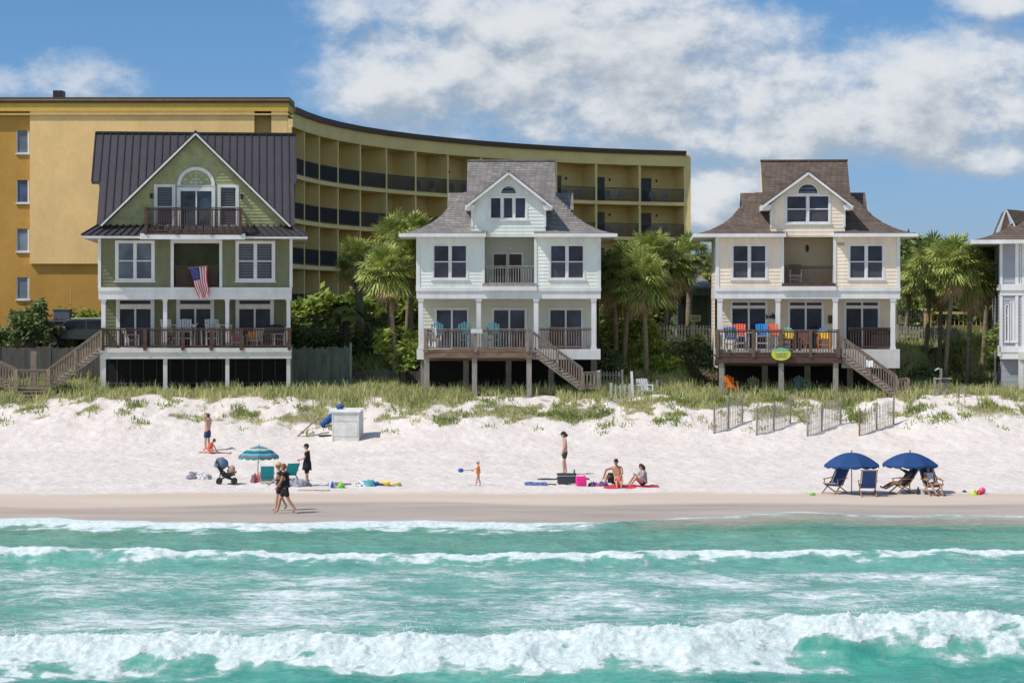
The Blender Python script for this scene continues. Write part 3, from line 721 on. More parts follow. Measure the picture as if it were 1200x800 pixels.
    for a in (119, 340): railing(r, (X(a, yd), yd+.08, zf), (X(a, yd), yp, zf), Z(384.5, yd)-zf, .13, .05)
    r.obj('deck_railing', M_brown, rt)
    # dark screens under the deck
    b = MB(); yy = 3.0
    b.box(X(120, yy), X(340, yy), yy, yy+.1, Z(468), Z(414)); sc_ = b.obj('screen_and_shade_wall', M_dark, rt)
    b = MB()
    for a in np.linspace(122, 338, 15): b.box(X(a, yy)-.03, X(a, yy)+.03, yy-.06, yy-.001, Z(466), Z(416))
    b.box(X(120, yy), X(340, yy), yy-.05, yy-.002, Z(423), Z(421)); b.box(X(120, yy), X(340, yy), yy-.05, yy-.002, Z(452), Z(450)); b.obj('screen_frame', mat('screen_frame_paint', (.07, .075, .08), .7), sc_)
    # stair to the left and its landing
    sp_ = (X(118.5, -.3), -.35, Z(407.6, -.3)); q = (X(57, -.3), -.35, Z(452, -.3))
    stairs(rt, sp_, q, 1.1, M_wood2, 13)
    l = MB(); lx0, lx1 = X(19, -.3), X(57, -.3); lz = Z(454, -.4)
    l.box(lx0, lx1, -.35, .9, lz-.08, lz)
    for k in range(3): l.box(lx0+.05, lx1-.05, -.35-.28*(k+1), -.35-.28*k, lz-.2-.19*k, lz-.14-.19*k)
    for a in (lx0, lx1): l.box(a-.09, a+.09, -.5, -.32, lz-.8, lz+1.0)
    l.obj('stair_landing', M_wood2, rt)
    l = MB(); l.box(X(36, .9), X(43, .9), .8, 1.05, lz-.5, Z(411, .9)); l.obj('landing_post', M_wood2, rt)
    l = MB(); railing(l, (lx0, -.3, lz), (lx1, -.3, lz), Z(432.5, -.3)-lz, .17, .06, bottom=.12); l.obj('landing_railing', M_wood2, rt)
    stairs(rt, (X(-60, -.3), -.35, Z(415+10-8, -.3)), (X(17, -.3), -.35, Z(453, -.3)), 1.1, M_wood2, 14)
    return st
GH = green_house()

# ------------------------------------------------------------------ cottages with bell-cast hip roofs
def bell(d):
    """roof height at distance d in from the eave"""
    return float(np.interp(d, [0, .5, 1.0, 1.6, 2.1, 2.6, 3.4, 4.4, 5.9, 7], [0, .12, .28, .55, .85, 1.3, 1.95, 2.72, 4.02, 5.0]))
def cottage(pxc, D, deg, name, label, sidc, roofm, cfg):
    st = Site(name, pxc, D, deg, label, 'house', 'beach houses in a row on the dune'); rt = st.root; Z = st.Z
    X = lambda o, y=0.: st.X(pxc+o, y)
    wm, pm, lm = sidc
    wx0, wx1 = X(-107.3), X(107.2); Dp = 9.; z0, z1 = Z(337), Z(275.5)
    b = MB()
    holes = [(X(-88.5), X(-48.5), Z(326), Z(287.5)), (X(48.5), X(88.5), Z(326), Z(287.5)), (X(-28.6), X(30.6), z0-.1, z1+1)]
    lap(b, front(0), z0, z1+.1, const(wx0, wx1), holes)
    lap(b, leftside(wx0), z0, z1+.1, const(-Dp, 0)); lap(b, rightside(wx1), z0, z1+.1, const(0, Dp))
    b.quad((wx1, Dp, Z(420)), (wx0, Dp, Z(420)), (wx0, Dp, z1), (wx1, Dp, z1))
    # dormer wall
    dz0, dz1 = Z(277.5), Z(205); zk = Z(238.5); dl, dr = X(-43.4), X(43.4)
    spn = lambda z: (dl, dr) if z <= zk else (dl*(1-(z-zk)/(dz1-zk)), dr*(1-(z-zk)/(dz1-zk)))
    dh = [(X(a), X(c), Z(f), Z(e)) for a, c, e, f in cfg['dorm']]
    lap(b, front(-.012), dz0, zk, spn, dh); lap(b, front(-.012), zk, dz1, spn, dh)
    for xx in (dl, dr): b.quad((xx, 0, dz0), (xx, 3.2, dz0), (xx, 3.2, zk), (xx, 0, zk))
    b.box(dl+.02, dr-.02, .12, .2, dz0, zk)
    # porch walls
    yp = 2.0; pz0 = Z(409); pz1 = Z(350)
    lap(b, leftside(wx0), pz0, z0, const(-Dp, -yp)); lap(b, rightside(wx1), pz0, z0, const(yp, Dp))
    b.obj('wall', wm, rt)
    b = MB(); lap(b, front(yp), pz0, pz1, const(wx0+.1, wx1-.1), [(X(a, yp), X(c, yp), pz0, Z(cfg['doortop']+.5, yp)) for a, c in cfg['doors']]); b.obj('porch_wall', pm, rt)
    # loggia
    lx0, lx1 = X(-28.3), X(30.2); yb = 1.8; b = MB(); lap(b, front(yb), z0, Z(277), const(lx0, lx1))
    b.quad((lx0, 0, z0), (lx0, yb, z0), (lx0, yb, Z(277)), (lx0, 0, Z(277))); b.quad((lx1, yb, z0), (lx1, 0, z0), (lx1, 0, Z(277)), (lx1, yb, Z(277))); b.box(lx0, lx1, .03, yb, Z(277.4), Z(276.2)); b.box(lx0, lx1, 0, yb, z0-.05, z0)
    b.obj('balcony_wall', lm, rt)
    r = MB(); rh = Z(311.5)-Z(334)
    railing(r, (lx0+.03, .08, Z(334)), (lx1-.03, .08, Z(334)), rh, .13, .04); r.box(lx0-.1, lx1+.1, -.16, .1, Z(335.4), Z(331.8)); r.obj('balcony_railing', cfg['railm'], rt)
    l = MB(); l.ellipsoid((X(2), yb-.08, Z(291, yb)), (.09, .08, .2), 8, 6); l.box(X(2)-.05, X(2)+.05, yb-.05, yb, Z(294, yb), Z(288, yb)); l.obj('wall_lamp', cfg['lampm'], rt)
    if cfg.get('logdoor'):
        for a in cfg['logdoor']:
            d = MB(); d.box(X(a, yb)-.42, X(a, yb)+.42, yb-.04, yb+.02, z0, Z(296, yb)); dd = d.obj('balcony_door', M_white, rt)
            d = MB(); d.box(X(a, yb)-.33, X(a, yb)+.33, yb-.05, yb-.035, z0+.1, Z(298, yb)); d.obj('pane', M_darkglass, dd)
    # band, trim
    w = MB()
    w.box(wx0-.05, wx1+.05, -.12, .02, Z(341), Z(336.8)); w.box(wx0-.03, wx1+.03, -.06, .15, Z(350), Z(341)); w.box(wx0-.03, wx0+.15, .15, Dp, Z(350), Z(337)); w.box(wx1-.15, wx1+.03, .15, Dp, Z(350), Z(337)); w.box(X(-31), X(33), -.2, -.12, Z(340.5), Z(335.4))
    for a in (-106, 106): w.box(X(a)-.09, X(a)+.09, -.045, .05, z0, z1)
    for a in (-29.6, 31.5): w.box(X(a)-.07, X(a)+.07, -.05, .08, z0, z1)
    for a in (-42.6, 42.6): w.box(X(a)-.06, X(a)+.06, -.06, .0, Z(266), zk)
    for xx in (wx0-.045, wx1+.0): w.box(xx, xx+.045, 0, .16, z0, z1)
    w.obj('trim', M_white, rt)
    # columns
    for a in (-103, -35, 32.2, 99.8):
        c = MB(); hw = .12; x = X(a); c.box(x-hw, x+hw, -.0, .24, pz0, Z(350)-.002); c.box(x-hw-.04, x+hw+.04, -.04, .28, Z(352.6), Z(350)-.004); c.box(x-hw-.03, x+hw+.03, -.03, .27, pz0, pz0+.12); c.obj('column', M_white, rt)
    c = MB(); c.box(wx0, wx1, .15, yp+.1, Z(350), Z(350)+.08); c.obj('porch_ceiling', M_beam, rt)
    # windows
    window(st, rt, pxc-90, pxc-47, 286, 327.5, 0, 2, 2, tr=.1); window(st, rt, pxc+47, pxc+90, 286, 327.5, 0, 2, 2, tr=.1)
    for a, c_, e, f in cfg['dorm']: window(st, rt, pxc+a, pxc+c_, e, f, -.012, cfg['dcols'], cfg['drows'], tr=.1, out=.04)
    arch(st, rt, pxc, 226.5, cfg['archr'], cfg['archr']*.92, -.03, .07)
    for a, c_ in cfg['doors']:
        d = MB(); x0, x1 = X(a, yp), X(c_, yp); zt = Z(cfg['doortop'], yp); tr = .13
        d.box(x0-tr, x0, yp-.05, yp+.08, pz0, zt+tr); d.box(x1, x1+tr, yp-.05, yp+.08, pz0, zt+tr); d.box(x0, x1, yp-.05, yp+.08, zt, zt+tr)
        xm = (x0+x1)/2; d.box(xm-.05, xm+.05, yp-.03, yp+.08, pz0, zt)
        if cfg['doortop'] < 358: d.box(x0, x1, yp-.04, yp+.08, Z(361.5, yp), Z(357.8, yp))
        o = d.obj('sliding_door', M_white, rt); p = MB(); p.box(x0-.01, x1+.01, yp+.03, yp+.1, pz0, zt+.01); p.obj('pane', cfg['doorm'], o)
    # bell-cast roof as a height field
    eo = .92; ex0, ex1, ey0, ey1 = X(-cfg['eave'][0], -.6), X(cfg['eave'][1], -.6), -.6, Dp+.6
    ze = Z(274, -.6); ux0, ux1 = X(cfg['up'][0], 5), X(cfg['up'][1], 5)
    yr = (ey0+ey1)/2; top = Z(188.3, yr)-ze; kk = top/bell(yr-ey0)
    hb = lambda d: bell(max(d, 0))*(kk if d > 2.6 else 1+(kk-1)*max(d, 0)/2.6)
    r = MB(); ys = [ey0, ey0+.25, ey0+.599]+list(np.arange(ey0+.85, yr, .25))+[yr]; ys = ys+[ey1-(y-ey0) for y in ys[-2::-1]]
    def patch(xs, fn, keep=lambda x, y: True):
        n = len(xs); vs = []; fs = []
        for y in ys:
            for x in xs: vs.append((x, y, ze+fn(x, y)))
        for j in range(len(ys)-1):
            for i in range(n-1):
                if keep((xs[i]+xs[i+1])/2, (ys[j]+ys[j+1])/2): fs.append((j*n+i, j*n+i+1, (j+1)*n+i+1, (j+1)*n+i))
        r.add(vs, fs)
    fy = lambda y: hb(min(y-ey0, ey1-y))
    ixl, ixr = X(-26.5), X(28.8)
    def inner(x, y):                                  # little return hips beside the balcony opening
        h = fy(y)
        if y < .0: h = min(h, hb(max(ixl-x, 0)*1.0) if x < 0 else hb(max(x-ixr, 0)))
        return h
    patch(list(np.linspace(ux0, ux1, 26)), lambda x, y: fy(y) if y > -.01 else inner(x, y), lambda x, y: not (y < 0 and ixl < x < ixr))
    patch(list(np.linspace(ex0, ux0, 22)), lambda x, y: min(fy(y), hb(x-ex0), 2.35) if True else 0)
    patch(list(np.linspace(ux1, ex1, 22)), lambda x, y: min(fy(y), hb(ex1-x), 2.35))
    # ridge cap
    r.box(ux0-.03, ux1+.03, yr-.1, yr+.1, ze+top-.03, ze+top+.05)
    # side dormers
    for s_, (a, c_) in ((-1, cfg['stub'][0]), (1, cfg['stub'][1])):
        yd = 4.6; zt = Z(227, yd+1); xx0, xx1 = X(a, yd), X(c_, yd)
        r.add([(xx0, yd-1.3, zt-1.0), (xx1, yd-1.3, zt-1.0), (xx1, yd, zt), (xx0, yd, zt), (xx0, yd+1.3, zt-1.0), (xx1, yd+1.3, zt-1.0)], [(0, 1, 2, 3), (3, 2, 5, 4)])
    # front dormer roof
    ap = Z(199.2, -.35); ek = Z(239.5, -.35); exl, exr = X(cfg['rake'][0], -.35), X(cfg['rake'][1], -.35); cx = X(0)
    for xe in (exl, exr):
        r.add([(cx, -.42, ap), (xe, -.42, ek), (xe, 3.0, ek), (cx, 4.6, ap), (cx, -.42, ap-.06), (xe, -.42, ek-.06), (xe, 3.0, ek-.06), (cx, 4.6, ap-.06)], [(0, 1, 2, 3), (7, 6, 5, 4), (0, 4, 5, 1), (1, 5, 6, 2)])
    roof = r.obj('roof', roofm, rt)
    w = MB()
    for xe in (exl, exr):
        sg = -1 if xe < cx else 1
        w.bar((cx, -.40, ap-.19), (xe, -.40, ek-.17), .1, .26, (0, -1, 0)); w.bar((cx, -.18, ap-.11), (xe, -.18, ek-.11), .42, .05, (0, -.0001, 1))
        w.prism([(xe+sg*.02, ek-.02), (xe-sg*.52, ek-.02), (xe-sg*.42, ek-.3), (xe+sg*.02, ek-.3)], -.38, 3.0)
    # gable end walls of the upper roof, fascia, soffit
    for xx in (ux0, ux1):
        zb = ze+2.3
        for k in range(0): pass
    w.box(ex0, ixl, ey0-.03, ey0, ze-.16, ze+.02); w.box(ixr, ex1, ey0-.03, ey0, ze-.16, ze+.02); w.box(ex0-.03, ex0, ey0-.03, ey1, ze-.16, ze+.02); w.box(ex1, ex1+.03, ey0-.03, ey1, ze-.16, ze+.02)
    w.box(ex0+.01, ixl, ey0+.01, .0, ze-.14, ze-.1); w.box(ixr, ex1-.01, ey0+.01, .0, ze-.14, ze-.1); w.box(ex0+.01, wx0, 0, ey1, ze-.14, ze-.1); w.box(wx1, ex1-.01, 0, ey1, ze-.14, ze-.1)
    w.box(ixl-.03, ixl, ey0-.02, 0, ze-.16, ze+.1); w.box(ixr, ixr+.03, ey0-.02, 0, ze-.16, ze+.1)
    w.obj('eave_trim', M_white, roof)
    for xx in (ux0, ux1):
        g = MB(); vs = [(xx, y, ze+fy(y)-.02) for y in ys if fy(y) > 2.2]; n = len(vs)
        g.add(vs+[(xx, v[1], ze+2.2) for v in vs], [(i, i+1, n+i+1, n+i) for i in range(n-1)])
        g.obj('gable_end_wall', wm, rt)
    # porch floor apron and piers
    w = MB(); w.box(X(-107.5), X(cfg['deck'][0]+1) if cfg['deck'][0] > -106 else X(-106), -.05, yp, Z(421), Z(409.5)); w.box(X(cfg['deck'][1]), wx1+.02, -.05, .1, Z(cfg['apron']), Z(409)); w.box(wx0, wx1, .1, yp+.1, Z(413), Z(409.3)); w.box(wx0-.02, wx0+.1, .1, Dp, Z(cfg['apron']), Z(409)); w.box(wx1-.1, wx1+.02, .1, Dp, Z(cfg['apron']), Z(409)); w.obj('porch_apron', M_white if cfg['apron'] < 425 else M_beam, rt)
    r = MB(); railing(r, (X(cfg['deck'][1]+8), .1, pz0+.02), (X(97), .1, pz0+.02), Z(384.5)-pz0, .13, .045, cap=.15); r.obj('porch_railing', cfg['prail'], rt)
    if cfg['deck'][0] > -106:
        pass
    # deck
    yd = -2.0; d0, d1 = X(cfg['deck'][0], yd), X(cfg['deck'][1], yd); zf = Z(cfg['dz'], yd); d = MB()
    d.box(d0, d1, yd, .0, zf-.09, zf)
    d.box(d0+.02, d1-.02, yd+.02, yd+.12, zf-.42, zf-.09)
    for k in range(12): xk = d0+.1+(d1-d0-.2)*k/11; d.box(xk-.03, xk+.03, yd+.12, 0, zf-.3, zf-.09)
    d.box(d0+.02, d1-.02, yd+1.3, yd+1.45, zf-.6, zf-.3)
    d.obj('deck', cfg['deckm'], rt)
    r = MB(); h = Z(cfg['dr'], yd)-zf
    railing(r, (d0+.1, yd+.08, zf), (d1-.1, yd+.08, zf), h, .14, .045, cap=.17, posts=cfg['posts'], post=.17)
    railing(r, (d0+.1, yd+.08, zf), (d0+.1, 0, zf), h, .14, .045)
    r.obj('deck_railing', cfg['dkr'], rt)
    for a in cfg['piers']:
        p = MB(); x = X(a, yd); p.box(x-.13, x+.13, yd+.12, yd+.4, Z(470), zf-.1); p.obj('pier', M_greywood, rt)
    for a in (-100, -50, 0, 50, 100):
        p = MB(); x = X(a, 1); p.box(x-.15, x+.15, 1.2, 1.5, Z(470), Z(412)); p.obj('pier', M_greywood, rt)
    p = MB(); p.box(wx0+.2, wx1-.2, 4.2, 4.3, Z(470), Z(412)); p.obj('screen_and_shade_wall', M_dark, rt)  # near-black wall added to paint in the darkness under the house
    # stair down to the right
    s0, s1 = cfg['stair']; stairs(rt, (X(s0[0], yd), yd+.1, zf), (X(s1[0], yd), yd+.1, Z(s1[1], yd)), 1.15, cfg['stm'], 13)
    l = MB(); l0, l1 = X(s1[0]+1.5, yd), X(s1[0]+cfg['land'], yd); lz = Z(s1[1]+2, yd); l.box(l0, l1, yd+.1, yd+1.3, lz-.1, lz)
    l.obj('stair_landing', cfg['stm'], rt); l = MB(); railing(l, (l0, yd+.12, lz), (l1, yd+.12, lz), Z(cfg['ltop'], yd)-lz, .16, .09, posts=(0, 1), post=.15); railing(l, (l1, yd+.12, lz), (l1, yd+1.25, lz), Z(cfg['ltop'], yd)-lz, .16, .09); l.obj('landing_railing', cfg['stm'], rt)
    return st
sh1 = shingle('grey_shingles', (.26, .232, .215), (.175, .155, .145), (.10, .09, .09)); sh2 = shingle('brown_shingles', (.15, .108, .082), (.098, .07, .054), (.05, .034, .026))
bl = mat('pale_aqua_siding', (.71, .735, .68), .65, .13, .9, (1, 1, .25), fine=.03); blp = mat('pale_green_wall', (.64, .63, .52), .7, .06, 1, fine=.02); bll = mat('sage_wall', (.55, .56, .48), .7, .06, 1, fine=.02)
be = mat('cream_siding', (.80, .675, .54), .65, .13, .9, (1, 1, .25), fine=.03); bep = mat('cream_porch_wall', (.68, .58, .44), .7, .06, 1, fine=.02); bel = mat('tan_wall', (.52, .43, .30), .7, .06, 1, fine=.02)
BH = cottage(596, 117, 0, 'beach_house', 'pale aqua beach house with grey shingle roof and white porch columns', (bl, blp, bll), sh1,
    dict(dorm=[(-23.5, 22.3, 230, 257.5)], dcols=3, drows=1, archr=8.6, doors=[(-84.2, -48.7), (-17.2, 18.8), (49, 85)], doortop=363, doorm=glass('violet_glass', (.05, .05, .085), .4), railm=M_greywood, lampm=M_white,
         logdoor=[-10, 8], eave=(128, 127), up=(-48, 54), stub=[(-71, -46), (52, 75.5)], rake=(-50.3, 51.2), deck=(-100, 28), apron=421, dz=409.8, dr=385.5, posts=(0.005, .48, .97), piers=(-96, -40, 24), deckm=mat('red_brown_joist', (.20, .13, .09), .85, .35, 2, (.7, 3, 3), fine=.1), dkr=M_wood, prail=M_wood,
         stair=((29, 409.8), (86, 452)), stm=M_wood, land=19, ltop=436))
EH = cottage(946.7, 117, -3.6, 'beach_house', 'cream beach house with brown shingle roof and coloured chairs on its deck', (be, bep, bel), sh2,
    dict(dorm=[(-27, 27, 228, 262)], dcols=2, drows=2, archr=11.3, doors=[(-88.5, -50), (-21, 16), (45, 82)], doortop=354, doorm=M_darkglass, railm=M_brown, lampm=M_black,
         eave=(133.5, 129), up=(-55.7, 45.3), stub=[(-79, -50), (44, 67)], rake=(-54, 52.7), deck=(-109, 39.5), apron=431, dz=415.8, dr=386.5, posts=(0.005, .3, .525, .765, .99), piers=(-101, -31, 33), deckm=M_brown, dkr=mat('faded_brown_wood', (.13, .088, .068), .8, .3, 2, (3, 3, .8), bump=.005), prail=M_brown,
         stair=((41, 415.8), (104, 461)), stm=M_wood, land=14, ltop=443.5))
b = MB(); b.box(EH.X(980.8), EH.X(989.8), -.06, -.02, EH.Z(288), EH.Z(284.5)); npl = b.obj('house_number', mat('tan_plate', (.45, .36, .26), .7), EH.root)

# ------------------------------------------------------------------ grey house at the right edge
def grey_house():
    st = Site('beach_house', 1290, 117, -10, 'blue-grey beach house with brown roof cut off at the right edge', 'house', 'beach houses in a row on the dune'); rt = st.root; X, Z = st.X, st.Z
    g = mat('blue_grey_siding', (.335, .345, .385), .7, .08, 1, fine=.03); x0, x1 = X(1172.7), X(1420); Dp = 11; b = MB()
    wh = [(X(1184.5), X(1191), Z(400), Z(353)), (X(1178), X(1182), Z(400), Z(357)), (X(1193.5), X(1196), Z(333), Z(286)), (X(1230), X(1270), Z(328), Z(286)), (X(1320), X(1360), Z(328), Z(286)), (X(1230), X(1270), Z(402), Z(362)), (X(1320), X(1360), Z(402), Z(362))]
    lap(b, front(0), Z(415), Z(280), const(x0, x1), wh); lap(b, leftside(x0), Z(415), Z(280), const(-Dp, 0)); lap(b, rightside(x1), Z(415), Z(280), const(0, Dp)); b.quad((x1, Dp, Z(415)), (x0, Dp, Z(415)), (x0, Dp, Z(280)), (x1, Dp, Z(280)))
    lap(b, front(.3), Z(470), Z(421), const(x0+.05, x1), h=.3, lip=.01); lap(b, leftside(x0+.05), Z(470), Z(421), const(-Dp, -.3), h=.3, lip=.01)
    b.obj('wall', g, rt)
    w = MB()
    w.box(x0-.08, x1, -.14, .0, Z(340), Z(333)); w.box(x0-.04, x1, -.07, .0, Z(346), Z(340)); w.box(x0-.08, x1, -.14, .3, Z(413), Z(406)); w.box(x0-.04, x1, -.1, .3, Z(421), Z(413)); w.box(x0-.1, x0, -.14, Dp, Z(340), Z(333)); w.box(x0-.1, x0, -.14, Dp, Z(418), Z(406))
    for a in (1173.2, 1191.5, 1199): w.box(X(a)-.08, X(a)+.08, -.05, .05, Z(406), Z(346)); w.box(X(a)-.08, X(a)+.08, -.05, .05, Z(333), Z(280))
    w.obj('trim', M_white, rt)
    for i, (a, c, e, f) in enumerate([(1184, 1191.3, 352.5, 400.5), (1177.5, 1182.5, 356.5, 400.5), (1193, 1196.5, 285.5, 333), (1229, 1271, 285, 329), (1319, 1361, 285, 329), (1229, 1271, 361, 403), (1319, 1361, 361, 403)]):
        window(st, rt, a, c, e, f, 0, 2 if c-a > 7 else 1, 2, tr=.05, m=M_glass2, vspl=.7 if i < 2 else .5)
    b = MB(); b.box(X(1193.5, -.8), X(1199.5, -.8), -1.0, -.7, Z(470), Z(421)); b.obj('stilt', M_beam, rt)
    b = MB(); b.box(X(1194, -1), X(1421, -1), -1.1, 0, Z(421), Z(412)); b.obj('deck', M_beam, rt)
    # roof: low flared eave, hip above, left dormer
    r = MB(); ze = Z(280.5, -.8); e0 = X(1144, -.8)-.2; e1 = X(1450, -.8); ys = np.linspace(-.8, Dp+.8, 30); xs = np.linspace(e0, e1, 46)
    fn = lambda x, y: min(bell(x-e0), bell(e1-x), bell(y+.8), bell(Dp+.8-y))
    vs = [(x, y, ze+fn(x, y)) for y in ys for x in xs]; n = len(xs); r.add(vs, [(j*n+i, j*n+i+1, (j+1)*n+i+1, (j+1)*n+i) for j in range(len(ys)-1) for i in range(n-1)])
    cx, ap, ft = X(1178.7, 1.5), Z(244.5, 1.5), Z(272, 1.5); wl = X(1167.5, 1.5)
    r.add([(cx, 1.2, ap), (wl, 1.2, ft), (wl, 7, ft), (cx, 7, ap)], [(0, 1, 2, 3)]); r.add([(cx, 1.2, ap), (cx+.1, 6, ap), (X(1300, 4), 6, ap), (X(1300, 4), 4.5, ap-.5), (X(1189, 1.5), 1.2, ft+.45)], [(4, 3, 2, 1, 0)])
    roof = r.obj('roof', sh2, rt)
    w = MB(); w.bar((cx, 1.18, ap-.03), (wl, 1.18, ft), .08, .12, (0, -1, 0)); w.bar((cx, 1.18, ap-.03), (X(1189, 1.5), 1.18, Z(265, 1.5)), .08, .12, (0, -1, 0))
    w.box(e0, e1, -.84, -.8, ze-.2, ze+.01); w.box(e0-.04, e0, -.84, Dp+.8, ze-.2, ze+.01); w.box(e0, e1, -.8, 0, ze-.18, ze-.14); w.box(e0, x0, 0, Dp, ze-.18, ze-.14); w.obj('eave_trim', M_white, roof)
    g2 = MB(); g2.add([(cx, 1.3, ap-.1), (wl+.1, 1.3, ft-.3), (X(1189, 1.5), 1.3, ft-.3)], [(0, 1, 2)]); g2.obj('dormer_wall', mat('terracotta_wall', (.40, .22, .15), .8), rt)
    return st
RH = grey_house()
# ------------------------------------------------------------------ hotel
def hotel():
    rt = empty('hotel', (0, 150, 0), 0, 'long curved ochre hotel with balconies standing behind the beach houses', 'hotel')
    S = lambda p: (p[0], p[1]-150, p[2])
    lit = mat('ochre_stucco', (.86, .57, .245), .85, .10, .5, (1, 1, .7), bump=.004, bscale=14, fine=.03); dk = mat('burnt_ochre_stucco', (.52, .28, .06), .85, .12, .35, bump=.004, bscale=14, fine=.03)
    olive = mat('yellow_stucco', (.78, .60, .26), .85, .08, .5, fine=.03); inner = mat('tan_stucco', (.72, .54, .25), .88, .1, .5, fine=.03); coping = mat('brown_coping', (.085, .055, .035), .6, .1)
    D = 136.; zb, zt = 3.6, 19.35
    def bx(mb, px0, px1, Da, Db, z0, z1):
        mb.box(WX(px0, Da), WX(px1, Da), Da-150, Db-150, z0, z1)
    b = MB(); bx(b, 35, 298, D, D+.2, WZ(309, D), zt); bx(b, 318, 337, D, D+.2, WZ(309, D), zt); b.obj('wall', lit, rt)
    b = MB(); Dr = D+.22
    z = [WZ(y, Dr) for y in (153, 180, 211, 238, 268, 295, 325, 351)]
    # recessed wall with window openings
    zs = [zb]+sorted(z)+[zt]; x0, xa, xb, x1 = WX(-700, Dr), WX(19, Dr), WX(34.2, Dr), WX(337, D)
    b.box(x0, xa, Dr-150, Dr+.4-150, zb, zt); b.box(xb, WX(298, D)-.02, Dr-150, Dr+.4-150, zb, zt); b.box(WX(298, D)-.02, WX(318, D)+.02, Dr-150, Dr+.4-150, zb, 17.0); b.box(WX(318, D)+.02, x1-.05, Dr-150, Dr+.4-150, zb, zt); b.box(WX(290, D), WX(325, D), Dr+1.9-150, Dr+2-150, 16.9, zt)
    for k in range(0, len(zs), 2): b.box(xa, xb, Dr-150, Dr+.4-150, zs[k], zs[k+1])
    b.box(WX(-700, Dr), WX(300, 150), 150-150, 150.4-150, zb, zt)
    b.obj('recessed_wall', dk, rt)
    zz = sorted(z)
    for k in range(4):
        w = MB(); w.box(xa-.0, xb, Dr-150+.02, Dr-150+.14, zz[2*k], zz[2*k]+.06); w.box(xa, xa+.06, Dr-149.98, Dr-149.86, zz[2*k]+.06, zz[2*k+1]); w.box(xb-.1, xb, Dr-149.98, Dr-149.86, zz[2*k]+.06, zz[2*k+1]); w.box(xa-.04, xb+.1, Dr-150-.1, Dr-150-.0, zz[2*k]-.07, zz[2*k]+.0)
        o = w.obj('window', M_white, rt); p = MB(); p.box(xa, xb, Dr-150+.09, Dr-150+.2, zz[2*k], zz[2*k+1]); p.obj('pane', [glass('hotel_glass', (.16, .20, .24), .3), glass('hotel_dark_glass', (.06, .085, .15), .3)][k == 2], o)
    b = MB(); Dc = D-.07
    bx(b, -700, 338, Dc, D+3, zt, WZ(121, Dc)); b.obj('fascia', mat('gold_stucco', (.66, .42, .09), .8, .08, .5), rt)
    b = MB(); bx(b, -700, 338.4, Dc-.05, D+2.8, WZ(134.8, Dc), WZ(133.2, Dc)); b.obj('fascia_ledge', mat('pale_ledge', (.66, .50, .22), .7), rt)
    b = MB(); bx(b, -700, 339, Dc-.09, D+3.2, WZ(121, Dc), WZ(114.3, Dc)); b.obj('coping', coping, rt)
    b = MB(); bx(b, -700, 339.2, Dc-.13, D+2.9, WZ(118.0, Dc), WZ(117.0, Dc)); b.obj('coping_trim', mat('coping_gold_line', (.42, .25, .08), .6), rt)
    b = MB(); bx(b, 62, 73, 141, 142, 20.2, 21.1); b.obj('roof_vent', M_metaledge, rt)
    # curved wing
    pxs = [802.5, 749.5, 698.3, 651.3, 607, 563.5, 524.3, 486.5, 452.3, 421.5, 395.4, 373.5, 356, 341, 330, 322]
    P = [Vector((WX(pxs[0], 188), 188))]; w = 4.2
    for px in pxs[1:]:
        k = (px-600)/F; lo, hi = P[-1].y-w, P[-1].y
        best = min(np.linspace(lo, hi, 900), key=lambda d: abs(math.hypot(k*d-P[-1].x, d-P[-1].y)-w) )
        P.append(Vector((k*best, best)))
    # smooth the depths a little
    ds = np.array([p.y for p in P]); xs_ = np.arange(len(P)); c = np.polyfit(xs_, ds, 4); P = [Vector(((pxs[i]-600)/F*np.polyval(c, i), np.polyval(c, i))) for i in range(len(P))]
    n = len(P); T = [(P[max(i-1, 0)]-P[min(i+1, n-1)]).normalized() for i in range(n)]; Nn = [Vector((t.y, -t.x)) for t in T]    # outward
    def ribbon(mb, prof, idx=range(n)):
        """prof: closed list of (outward offset, z)"""
        idx = list(idx); m = len(prof); vs = []
        for i in idx:
            for o, z_ in prof: q = P[i]+Nn[i]*o; vs.append((q.x, q.y-150, z_))
        fs = []
        for a in range(len(idx)-1):
            for k in range(m): fs.append((a*m+k, a*m+(k+1) % m, (a+1)*m+(k+1) % m, (a+1)*m+k))
        fs.append(tuple(range(m))); fs.append(tuple((len(idx)-1)*m+k for k in range(m))[::-1]); mb.add(vs, fs)
    dep = 2.0
    b = MB(); ribbon(b, [(-dep, 3.5), (-dep, 20.0), (-dep-3, 20.0), (-dep-3, 3.5)]); b.obj('rear_wall', inner, rt)
    b = MB(); ribbon(b, [(.12, 19.15), (.12, 20.08), (-dep-.01, 20.08), (-dep-.01, 19.15)], range(n-2)); b.obj('fascia', olive, rt)
    b = MB(); ribbon(b, [(.30, 20.08), (.36, 20.46), (-dep-2, 20.46), (-dep-2, 20.08)], range(n-2)); b.obj('coping', coping, rt)
    fl = [16.1, 13.15, 10.15, 7.1]
    for z_ in fl:
        b = MB(); ribbon(b, [(.14, z_-.28), (.14, z_), (-dep-.01, z_), (-dep-.01, z_-.28)]); b.obj('floor_slab', olive, rt)
    for i in range(n):
        b = MB(); t = T[i]*.1; a = P[i]+Nn[i]*.06; c_ = P[i]-Nn[i]*dep
        for z0, z1 in ((16.1, 19.15), (13.15, 15.82), (10.15, 12.87), (7.1, 9.87), (3.5, 6.82)):
            vs = [(a-t), (a+t), (c_+t), (c_-t)]; b.add([(v.x, v.y-150, z0) for v in vs]+[(v.x, v.y-150, z1) for v in vs], [(0, 3, 2, 1), (4, 5, 6, 7), (0, 1, 5, 4), (1, 2, 6, 5), (2, 3, 7, 6), (3, 0, 4, 7)])
        b.obj('partition', olive, rt)
